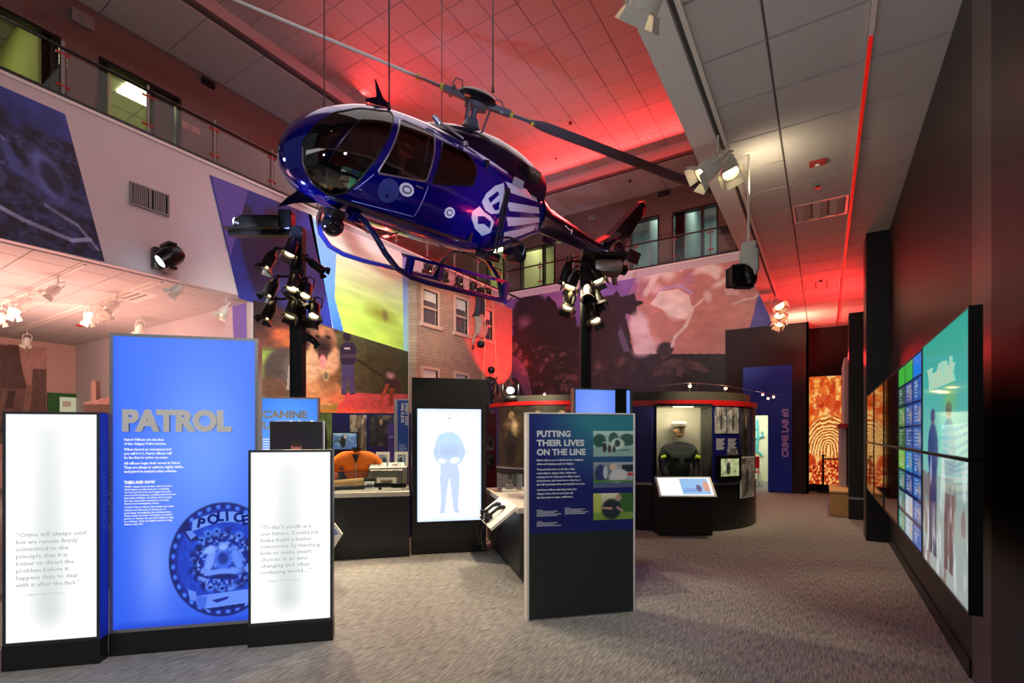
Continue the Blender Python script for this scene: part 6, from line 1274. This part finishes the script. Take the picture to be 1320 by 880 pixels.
def cut(poly, ymin=0, planes_y=()):
    bx0_, bx1_ = min(p[0] for p in poly)-.02, max(p[0] for p in poly)+.02; bz0_, bz1_ = min(p[1] for p in poly)-.02, max(p[1] for p in poly)+.02
    def sel():
        fs = [f for f in bm.faces if max(v.co.x for v in f.verts) > bx0_ and min(v.co.x for v in f.verts) < bx1_ and max(v.co.z for v in f.verts) > bz0_ and min(v.co.z for v in f.verts) < bz1_]
        g = set(fs); 
        for f in fs: g.update(f.edges); g.update(f.verts)
        return list(g)
    for yv in planes_y:
        bmesh.ops.bisect_plane(bm, geom=sel(), plane_co=(0, yv, 0), plane_no=(0, 1, 0), dist=1e-5)
    k = len(poly)
    for i in range(k):
        a, b = poly[i], poly[(i+1) % k]; d = (b[0]-a[0], b[1]-a[1]); L_ = math.hypot(*d)
        if L_ < 1e-4: continue
        # only faces near this edge
        mx0, mx1, mz0, mz1 = min(a[0], b[0])-.015, max(a[0], b[0])+.015, min(a[1], b[1])-.015, max(a[1], b[1])+.015
        fs = [f for f in bm.faces if max(v.co.x for v in f.verts) > mx0 and min(v.co.x for v in f.verts) < mx1 and max(v.co.z for v in f.verts) > mz0 and min(v.co.z for v in f.verts) < mz1]
        g = set(fs)
        for f in fs: g.update(f.edges); g.update(f.verts)
        bmesh.ops.bisect_plane(bm, geom=list(g), plane_co=(a[0], 0, a[1]), plane_no=(d[1]/L_, 0, -d[0]/L_), dist=1e-5)
def inside(p, poly):
    x, z = p; r_ = False; k = len(poly)
    for i in range(k):
        x0, z0 = poly[i]; x1, z1 = poly[(i+1) % k]
        if (z0 > z) != (z1 > z) and x < (x1-x0)*(z-z0)/(z1-z0)+x0: r_ = not r_
    return r_
WIN = {'windscreen': (roundp([(1.80, 2.235), (2.30, 2.09), (2.66, 1.89), (2.90, 1.64), (3.03, 1.38), (3.00, 1.12), (2.84, .93), (2.58, .84), (2.42, .95)], .07), .07),
       'door_window': (roundp([(1.74, 2.17), (1.13, 2.19), (1.27, 1.47), (2.10, 1.33)], .06), .3),
       'rear_window': (roundp([(1.00, 2.13), (.42, 2.15), (.24, 2.0), (.30, 1.70), (1.16, 1.48)], .07), .3)}
STR = {'white_stripe': [[(-.55, 2.02), (-1.75, 2.14), (-1.85, 2.0), (-.75, 1.88)], [(-.62, 1.70), (-1.9, 1.91), (-2.0, 1.81), (-.8, 1.58)], [(-.75, 1.46), (-2.05, 1.74), (-2.1, 1.66), (-.9, 1.32)], [(-.85, 1.20), (-1.95, 1.56), (-2.0, 1.47), (-1.0, 1.04)]],
       'white_swoosh': [[(.02, 1.52), (-.05, 1.68), (-.25, 1.86), (-.50, 1.98), (-.56, 1.80), (-.50, 1.46), (-.30, 1.40), (-.12, 1.42)], [(.16, 1.22), (.17, 1.33), (.05, 1.44), (-.12, 1.38), (-.30, 1.36), (-.44, 1.30), (-.46, 1.10), (-.30, 1.0), (-.02, 1.08)]],
       'blue_leaf': [[(-.12, 1.62), (-.34, 1.80), (-.40, 1.76), (-.26, 1.62), (-.20, 1.56)], [(-.26, 1.54), (-.44, 1.66), (-.48, 1.52), (-.36, 1.48)], [(.02, 1.28), (-.14, 1.32), (-.36, 1.28), (-.40, 1.16), (-.2, 1.2), (-.05, 1.16)]]}
for poly, ym in WIN.values(): cut(poly, planes_y=(ym, -ym) if ym < .2 else ())
for L_ in STR.values():
    for poly in L_: cut(poly)
groups = {}
for f in bm.faces:
    c = f.calc_center_median(); key = 'fuselage'
    for nm_, (poly, ym) in WIN.items():
        if abs(c.y) > ym and inside((c.x, c.z), poly): key = nm_+('_p' if c.y > 0 else '_s')
    for nm_, L_ in STR.items():
        for i, poly in enumerate(L_):
            if abs(c.y) > .12 and inside((c.x, c.z), poly): key = '%s_%d%s' % (nm_, i, '_p' if c.y > 0 else '_s')
    groups.setdefault(key, []).append(f)
bm.normal_update()
for key, fs in groups.items():
    vm = {}; vs = []; fl_ = []; off = 0
    for f in fs:
        idx = []
        for v in f.verts:
            if v.index == -1 or v not in vm: vm[v] = len(vs); vs.append(v.co.copy())
            idx.append(vm[v])
        fl_.append(tuple(idx))
    base = key.rsplit('_', 1)[0] if key != 'fuselage' else key
    if key.startswith('white_') or key.startswith('blue_'): base = key.rsplit('_', 2)[0]
    m_ = M['heliblue'] if key == 'fuselage' or key.startswith('blue_') else (M['heliglass'] if key.split('_')[0] in ('windscreen', 'door', 'rear') else mat('silver_white_paint', (205, 208, 214), .3, .2, coat=.6) if 'silver_white_paint' not in bpy.data.materials else bpy.data.materials['silver_white_paint'])
    o = MB().add(vs, fl_).build(base, m_, H, True, label={'fuselage': 'glossy metallic blue body'}.get(base))
    if m_ is M['heliglass']:   # black gasket round the pane
        ec = {}
        for f in fs:
            for e in f.edges: ec[e] = ec.get(e, 0)+1
        be = [e for e, n_ in ec.items() if n_ == 1]; adj = {}
        for e in be:
            a, b = e.verts; adj.setdefault(a, []).append(b); adj.setdefault(b, []).append(a)
        st_ = next(iter(adj)); path = [st_]; prev = None; cur = st_
        while True:
            nx = [v for v in adj[cur] if v is not prev]
            if not nx or nx[0] is st_: break
            prev, cur = cur, nx[0]; path.append(cur)
            if len(path) > 800: break
        MB().tube([v.co*1.0 for v in path]+[path[0].co], .014, 6).build('window_seal', M['fixblack'] if base != 'door_window' else M['silver'], o, True)
bm.free()
# seams, handles, badges on both sides
def sp3(x, z, s=1, e=.004): return (x, s*(surf_y(x, z)+e), z)
lb_ = mat('seam_line', (150, 165, 230), .4)
for s_ in (1, -1):
    MB().tube([sp3(1.22+.0*k+(.05*k/8), 1.46-.05*k-.02, s_) for k in range(11)], .006, 5).build('door_seam', lb_, H)
    MB().tube([sp3(2.14+.04*k, 1.30-.055*k, s_) for k in range(6)], .006, 5).build('door_seam', lb_, H)
    MB().tube([sp3(1.30+.2*k, .93-.012*k, s_) for k in range(6)], .006, 5).build('door_seam', lb_, H)
    for (cx_, cz_, a_, b_) in ((1.58, 1.26, .13, .095), (.66, 1.17, .11, .085)):
        def disc(ra, rb, e, m_, nm_):
            v_ = [sp3(cx_, cz_, s_, e)]+[sp3(cx_+ra*math.cos(2*PI*i/28), cz_+rb*math.sin(2*PI*i/28), s_, e) for i in range(28)]
            return MB().add(v_, [(0, i+1, (i+1) % 28+1) for i in range(28)]).build(nm_, m_, H)
        disc(a_, b_, .004, M['letter'], 'round_badge'); disc(a_*.66, b_*.62, .007, mat('badge_grey', (70, 78, 92), .4) if 'badge_grey' not in bpy.data.materials else bpy.data.materials['badge_grey'], 'badge_centre'); disc(a_*.46, b_*.36, .010, M['letter'], 'badge_centre')
    cx_, cz_ = 1.86, 1.16
    v_ = [sp3(cx_, cz_, s_, .004)]+[sp3(cx_+.17*math.cos(2*PI*i/24), cz_+.17*math.sin(2*PI*i/24), s_, .004) for i in range(24)]
    MB().add(v_, [(0, i+1, (i+1) % 24+1) for i in range(24)]).build('crest', mat('faded_crest', (40, 56, 120), .4, var=.5, bscale=30) if 'faded_crest' not in bpy.data.materials else bpy.data.materials['faded_crest'], H)
    MB().tube([sp3(1.44-.03*k, 1.36, s_, .012) for k in range(5)], .012, 6).build('door_handle', M['silver'], H)
# engine cowling
CW = [(.98, 2.40, .22), (.8, 2.47, .34), (.4, 2.60, .44), (-.1, 2.70, .50), (-.6, 2.745, .52), (-1.1, 2.735, .50), (-1.6, 2.67, .46), (-2.02, 2.57, .41)]
mb = MB(); vs = []; n_ = 20
for x, z1, hw in CW:
    for i in range(n_): a = PI*i/(n_-1); vs.append((x, hw*math.copysign(abs(math.cos(a))**.8, math.cos(a)), 2.05+(z1-2.05)*abs(math.sin(a))**.75))
fs = [(k*n_+i, k*n_+i+1, (k+1)*n_+i+1, (k+1)*n_+i) for k in range(len(CW)-1) for i in range(n_-1)]
fs += [tuple(range(n_)), tuple(range((len(CW)-1)*n_, len(CW)*n_))[::-1]]; mb.add(vs, fs).build('engine_cowling', M['helidark'], H, True, label='dark blue engine cowling')
for s_ in (1, -1):
    g = MB(); 
    for k in range(9): g.box(-1.62+k*.07, s_*.47-.01, 2.28, -1.59+k*.07, s_*.47+.03, 2.50)
    g.build('air_grille', M['fixblack'], H); MB().box(-1.0, s_*.66-.01, 2.02, -.72, s_*.66+.03, 2.16, bev=.01).build('side_intake', M['grey'], H)
MB().lathe([(.13, 0), (.15, .3), (.13, .3), (.11, 0)], 20, (-1.9, 0, 2.38), Euler((0, -PI/2, 0)).to_quaternion()).build('exhaust_pipe', M['exhaust'], H, True)
# boom, fin, fenestron, stabiliser
MB().tube([(-2.2, 0, 1.80), (-2.6, 0, 1.79), (-3.4, 0, 1.755), (-4.4, 0, 1.70), (-5.35, 0, 1.66)], [.40, .285, .245, .20, .155], 24).build('tail_boom', M['helidark'], H, True)
qf = Euler((PI/2, 0, 0)).to_quaternion()
MB().lathe([(.37, -.16), (.43, -.17), (.50, -.10), (.52, 0), (.50, .10), (.43, .17), (.37, .16), (.36, 0), (.37, -.16)], 32, (-5.78, 0, 1.68), qf).build('tail_rotor_shroud', M['helidark'], H, True)
fb = MB().cyl((-5.78, -.08, 1.68), (-5.78, .08, 1.68), .11, None, 16)
fbo = fb.build('tail_rotor_hub', M['silver'], H, True)
for k in range(8):
    a = 2*PI*k/8; c_, s_ = math.cos(a), math.sin(a); MB().add([(-5.78+c_*.1-s_*.03, -.02, 1.68+s_*.1+c_*.03), (-5.78+c_*.1+s_*.03, .02, 1.68+s_*.1-c_*.03), (-5.78+c_*.35+s_*.035, .015, 1.68+s_*.35-c_*.035), (-5.78+c_*.35-s_*.035, -.015, 1.68+s_*.35+c_*.035), (-5.78+c_*.1-s_*.03, -.008, 1.68+s_*.1+c_*.03), (-5.78+c_*.1+s_*.03, .032, 1.68+s_*.1-c_*.03), (-5.78+c_*.35+s_*.035, .027, 1.68+s_*.35-c_*.035), (-5.78+c_*.35-s_*.035, -.003, 1.68+s_*.35+c_*.035)], [(0, 1, 2, 3), (7, 6, 5, 4), (0, 4, 5, 1), (1, 5, 6, 2), (2, 6, 7, 3), (3, 7, 4, 0)]).build('tail_rotor_blade', M['silver'], fbo)
FN = [(-4.9, 1.84), (-5.35, 2.1), (-6.36, 3.20), (-6.44, 3.25), (-6.74, 3.18), (-6.74, 3.10), (-6.28, 2.3), (-6.2, 2.0), (-5.6, 2.0)]
vs = [(x, s_*(.10 if z < 2.4 else .05), z) for s_ in (-1, 1) for x, z in FN]; n_ = len(FN)
MB().add(vs, [tuple(range(n_))[::-1], tuple(range(n_, 2*n_))]+[(i, (i+1) % n_, n_+(i+1) % n_, n_+i) for i in range(n_)]).build('tail_fin', M['helidark'], H)
MB().sph((-6.6, 0, 3.27), .05, n=10).build('beacon', M['redband'], H, True); MB().prism([(-6.0, 1.3), (-6.4, .98), (-6.55, 1.0), (-6.2, 1.45)], 1, -.03, .03).build('lower_fin', M['helidark'], H)
MB().box(-6.75, -.06, 2.95, -6.60, .06, 3.16, bev=.01).build('fin_tip_light', mat('red_lens', (220, 30, 40), .3), H)
MB().prism([(-4.42, -1.32), (-4.42, 1.32), (-4.84, 1.32), (-4.84, -1.32)], 2, 1.60, 1.645).build('tail_plane', M['helidark'], H)
for s_ in (-1, 1): MB().box(-4.95, s_*1.32-.02, 1.5, -4.38, s_*1.32+.02, 1.78, bev=.01).build('end_plate', M['helidark'], H)
text('POLICE', .11, M['letter'], H, (-3.05, .262, 1.74), (PI/2, 0, PI), off=.002, ext=.001, name='lettering', sx=.8) if False else None
MB().tube([(-3.1, .285, 1.83), (-3.25, .29, 1.79), (-3.42, .285, 1.77)], .012, 6).tube([(-3.38, .28, 1.82), (-3.4, .285, 1.72)], .008, 6).build('white_marking', M['letter'], H)
# skids
for s_ in (1, -1):
    sk = MB().tube([(2.14, s_*.38, .72), (2.13, s_*.62, .66), (2.05, s_*.84, .50), (1.90, s_*.98, .28), (1.68, s_*1.03, .11), (1.40, s_*1.03, .03), (1.0, s_*1.03, .0), (-.95, s_*1.03, -.02)], .045, 14).build('skid', mat('dark_blue_skid', (10, 18, 80), .25, .2, coat=.6) if 'dark_blue_skid' not in bpy.data.materials else bpy.data.materials['dark_blue_skid'], H, True)
    MB().tube([(-.72, s_*.2, .66), (-.72, s_*.5, .62), (-.76, s_*.85, .38), (-.80, s_*1.03, .02)], .045, 12).build('rear_strut', M['helidark'], H, True, label='dark strut with red top')
    if s_ == 1: MB().prism([(1.45, .30), (1.5, .35), (-.80, .35), (-.80, .30)], 1, s_*.86-.07, s_*.86+.07).build('boarding_step', M['heliblue'], H)
    MB().box(-.92, s_*.98-.03, -.05, -.80, s_*.98+.08, .34, bev=.01).build('rear_plate', bpy.data.materials['dark_blue_skid'], H)
    if s_ == 1: MB().box(1.36, s_*.93-.05, .05, 1.44, s_*.93+.08, .32, bev=.01).build('step_bracket', M['heliblue'], H)
    if s_ == 1: MB().box(-.80, s_*.82-.07, .30, -.60, s_*.95+.07, .36, bev=.01).build('step_end', mat('red_tip', (200, 20, 60), .4) if 'red_tip' not in bpy.data.materials else bpy.data.materials['red_tip'], H)
MB().box(2.02, -.1, .60, 2.22, .42, .70, bev=.02).build('skid_mount', M['heliblue'], H)
# camera ball, wire cutters, searchlight
q_ = MB().sph((2.42, .30, .47), .165, n=22).build('camera_ball', M['dimlens'], H, True, label='glossy black camera ball'); MB().box(2.30, .18, .56, 2.54, .42, .70, bev=.03).build('camera_mount', M['fixblack'], H, True); MB().cyl((2.48, .42, .46), (2.52, .47, .44), .05, .05, 14).build('camera_lens', M['black_screen'], q_, True)
MB().prism([(2.0, 2.28), (1.6, 2.36), (1.62, 2.40), (1.76, 2.44), (1.93, 2.62), (1.86, 2.42), (2.04, 2.32)], 1, -.015, .015).build('wire_cutter', M['helidark'], H); MB().prism([(2.7, .80), (2.5, .75), (2.6, .70), (2.88, .62), (3.12, .50), (2.98, .68), (2.85, .80)], 1, -.015, .015).build('wire_cutter', M['helidark'], H)
sl = MB().lathe([(0, -.2), (.08, -.19), (.14, -.10), (.16, .10), (.165, .20), (.15, .20), (.14, .12), (0, .10)], 24, (-.84, 1.0, .84), Euler((R(-75), R(25), 0)).to_quaternion()).build('searchlight', M['fixblack'], H, True, label='black searchlight drum')
MB().tube([(-.95, .80, .88), (-.95, .80, 1.05), (-.92, 1.0, 1.10), (-.89, 1.2, 1.05), (-.89, 1.2, .88)], .016, 8).build('searchlight_yoke', M['fixblack'], sl, True)
MB().tube([(-.52, .76, 1.88), (-.44, .88, .80)], .022, 8).tube([(-.62, .74, 1.88), (-.54, .86, .80)], .022, 8).tube([(-.52, .6, 1.88), (-.57, .78, 1.9), (-.62, .6, 1.88)], .02, 8).tube([(-.48, .85, 1.05), (-.75, .9, 1.12), (-.92, 1.0, 1.10)], .02, 8).tube([(-.44, .88, .80), (-.44, .6, .72)], .022, 8).build('searchlight_mount', M['fixblack'], H, True)
MB().box(-.7, .55, .62, -.3, .85, .78, bev=.03).build('equipment_box', M['fixblack'], H, True)
MB().tube([(2.3, .25, .62), (1.9, .45, .55), (1.75, .55, .60), (1.55, .5, .55), (1.4, .5, .64)], .012, 6).tube([(2.2, .35, .62), (1.95, .5, .50), (1.6, .6, .58), (1.45, .5, .62)], .010, 6).build('cable_loop', M['fixblack'], H)
MB().tube([(.55, .56, 2.34), (.85, .50, 2.38), (1.05, .46, 2.40)], .02, 8).cyl((1.0, .47, 2.38), (1.1, .42, 2.46), .05, .04, 10).cyl((.52, .58, 2.30), (.50, .60, 2.24), .05, .05, 10).build('roof_fitting', M['silver'], H, True)
# nose glint: glowing bead in place of a bright highlight
MB().sph((3.12, .10, 1.13), .035, n=10).build('nose_glint', emat('blue_white_glint', (190, 205, 255), 14), H, True)
# cabin interior
box('cabin_floor', M['black'], (.0, -.6, .80, 2.6, .6, .84), H); box('rear_bulkhead', M['black'], (-.05, -.66, .84, .0, .66, 2.2), H)
for s_ in (-1, 1):
    MB().box(1.25, s_*.36-.2, 1.0, 1.75, s_*.36+.2, 1.15, bev=.04).box(1.13, s_*.36-.2, 1.1, 1.28, s_*.36+.2, 1.78, bev=.04).box(1.14, s_*.36-.11, 1.8, 1.24, s_*.36+.11, 1.98, bev=.03).build('pilot_seat', M['seat'], H, True)
    MB().tube([(1.12, s_*.45, .84), (1.12, s_*.45, 2.2)], .02, 8).build('seat_frame', M['silver'], H)
MB().box(.15, -.58, 1.0, .6, .58, 1.14, bev=.04).box(.03, -.58, 1.1, .18, .58, 1.8, bev=.04).build('rear_bench', M['seat'], H, True)
co = MB().box(2.25, -.3, .84, 2.65, .35, 1.28, bev=.03).build('instrument_panel', M['fixblack'], H, True)
MB().add([(2.24, -.1, 1.02), (2.24, .26, 1.02), (2.24, .26, 1.22), (2.24, -.1, 1.22)], [(0, 1, 2, 3)]).build('instrument_screen', emat('green_screen', (60, 190, 140), .7), co)
ms = MB().box(2.2, .30, 1.0, 2.3, .36, 1.18).build('side_screen', emat('green_screen_2', (70, 200, 150), .6), co)
MB().tube([(1.95, .34, .84), (1.98, .34, 1.1), (1.93, .34, 1.3)], .014, 6).build('control_stick', M['fixblack'], H)
MB().box(.9, -.25, 2.1, 1.9, .25, 2.22, bev=.02).build('overhead_console', M['fixblack'], H)
# rotor
MB().cyl((-.05, 0, 2.62), (-.05, 0, 3.07), .075, .06, 14).cyl((-.05, 0, 2.7), (-.05, 0, 2.85), .17, .10, 18).build('rotor_mast', M['rotor'], H, True)
for k in range(3): a = k*2.1+.4; MB().cyl((-.05+.2*math.cos(a), .2*math.sin(a), 2.66), (-.05+.26*math.cos(a), .26*math.sin(a), 3.05), .02).build('control_rod', M['rotor'], H)
hb = MB().sph((-.05, 0, 3.17), .36, 1, 1, .30, 22).build('rotor_hub', M['fixblack'], H, True); MB().cyl((-.05, 0, 3.0), (-.05, 0, 3.17), .20, .2, 16).build('hub_plate', M['rotor'], hb, True)
for ang_, L_ in ((142.7, 4.95), (-28.0, 4.95)):
    qa = Matrix.Rotation(R(ang_), 3, 'Z'); 
    def tb(p): return tuple(Vector((-.05, 0, 0))+qa@Vector(p))
    g = MB()
    for (x0, x1, hw, th_) in ((.12, .62, .075, .055),): g.add([tb((x, y, z)) for x in (x0, x1) for y, z in ((-hw, 3.07), (hw, 3.07), (hw, 3.07+th_*1.6), (-hw, 3.07+th_*1.6))], [(0, 1, 2, 3), (7, 6, 5, 4), (0, 4, 5, 1), (1, 5, 6, 2), (2, 6, 7, 3), (3, 7, 4, 0)])
    gr_ = g.build('blade_grip', M['rotor'], H); g = MB(); g.cyl(tb((.45, -.12, 3.07)), tb((.45, .12, 3.17)), .03).cyl(tb((.58, -.1, 3.11)), tb((.58, .1, 3.11)), .035).tube([tb((.3, .1, 3.17)), tb((.34, .14, 3.29)), tb((.45, .14, 3.29)), tb((.5, .1, 3.17))], .012, 6); g.build('grip_bolt', M['rotor'], gr_, True)
    secs = [(.55, .05, .03), (.95, .055, .026), (1.25, .13, .018), (1.6, .135, .017), (L_-.2, .13, .014), (L_, .10, .010)]; vs = []; n_ = 10
    for x, hw, th_ in secs:
        for i in range(n_): a = 2*PI*i/n_; tw = R(-24 if x > 1.1 else 0); cy_, cz_ = hw*math.cos(a), th_*math.sin(a); vs.append(tb((x, cy_*math.cos(tw)-cz_*math.sin(tw), 3.115-.004*x*x*.3+cy_*math.sin(tw)+cz_*math.cos(tw))))
    MB().add(vs, [(k*n_+i, k*n_+(i+1) % n_, (k+1)*n_+(i+1) % n_, (k+1)*n_+i) for k in range(len(secs)-1) for i in range(n_)]+[tuple(range(n_))[::-1], tuple(range((len(secs)-1)*n_, len(secs)*n_))]).build('rotor_blade', M['rotor'], H, True)
    for x in (.62, 1.02): MB().cyl(tb((x, 0, 3.115)), tb((x+.05, 0, 3.115)), .058, .058, 12).build('yellow_band', mat('yellow_tape', (200, 180, 30), .5) if 'yellow_tape' not in bpy.data.materials else bpy.data.materials['yellow_tape'], gr_)
# suspension cables
HM = Matrix.Translation(H.location)@H.rotation_euler.to_matrix().to_4x4()
for (lx, ly_, lz, r_, lb_) in ((1.78, .25, 2.28, .012, 'thin steel cable rising from the cockpit roof'), (2.45, -.35, 2.0, .009, 'thin steel cable rising behind the nose, leftmost one'), (-.1, -.75, 2.35, .009, 'thin steel cable rising behind the rotor hub'), (-.28, .10, 3.36, .014, 'thick steel cable rising from the rotor hub, rightmost one')):
    p_ = HM@Vector((lx, ly_, lz)); t = thing('suspension_cable', lb_, 'cable', p_); MB().cyl((0, 0, 0), (0, 0, 10.88-p_.z), r_, None, 8).build('cable', M['cable'], t); MB().cyl((0, 0, 0), (0, 0, .10), r_*2.2, r_*1.4, 8).build('shackle', M['cable'], t); MB().cyl((0, 0, 10.88-p_.z-.03), (0, 0, 10.88-p_.z), .05, .05, 12).build('ceiling_plate', M['cable'], t)
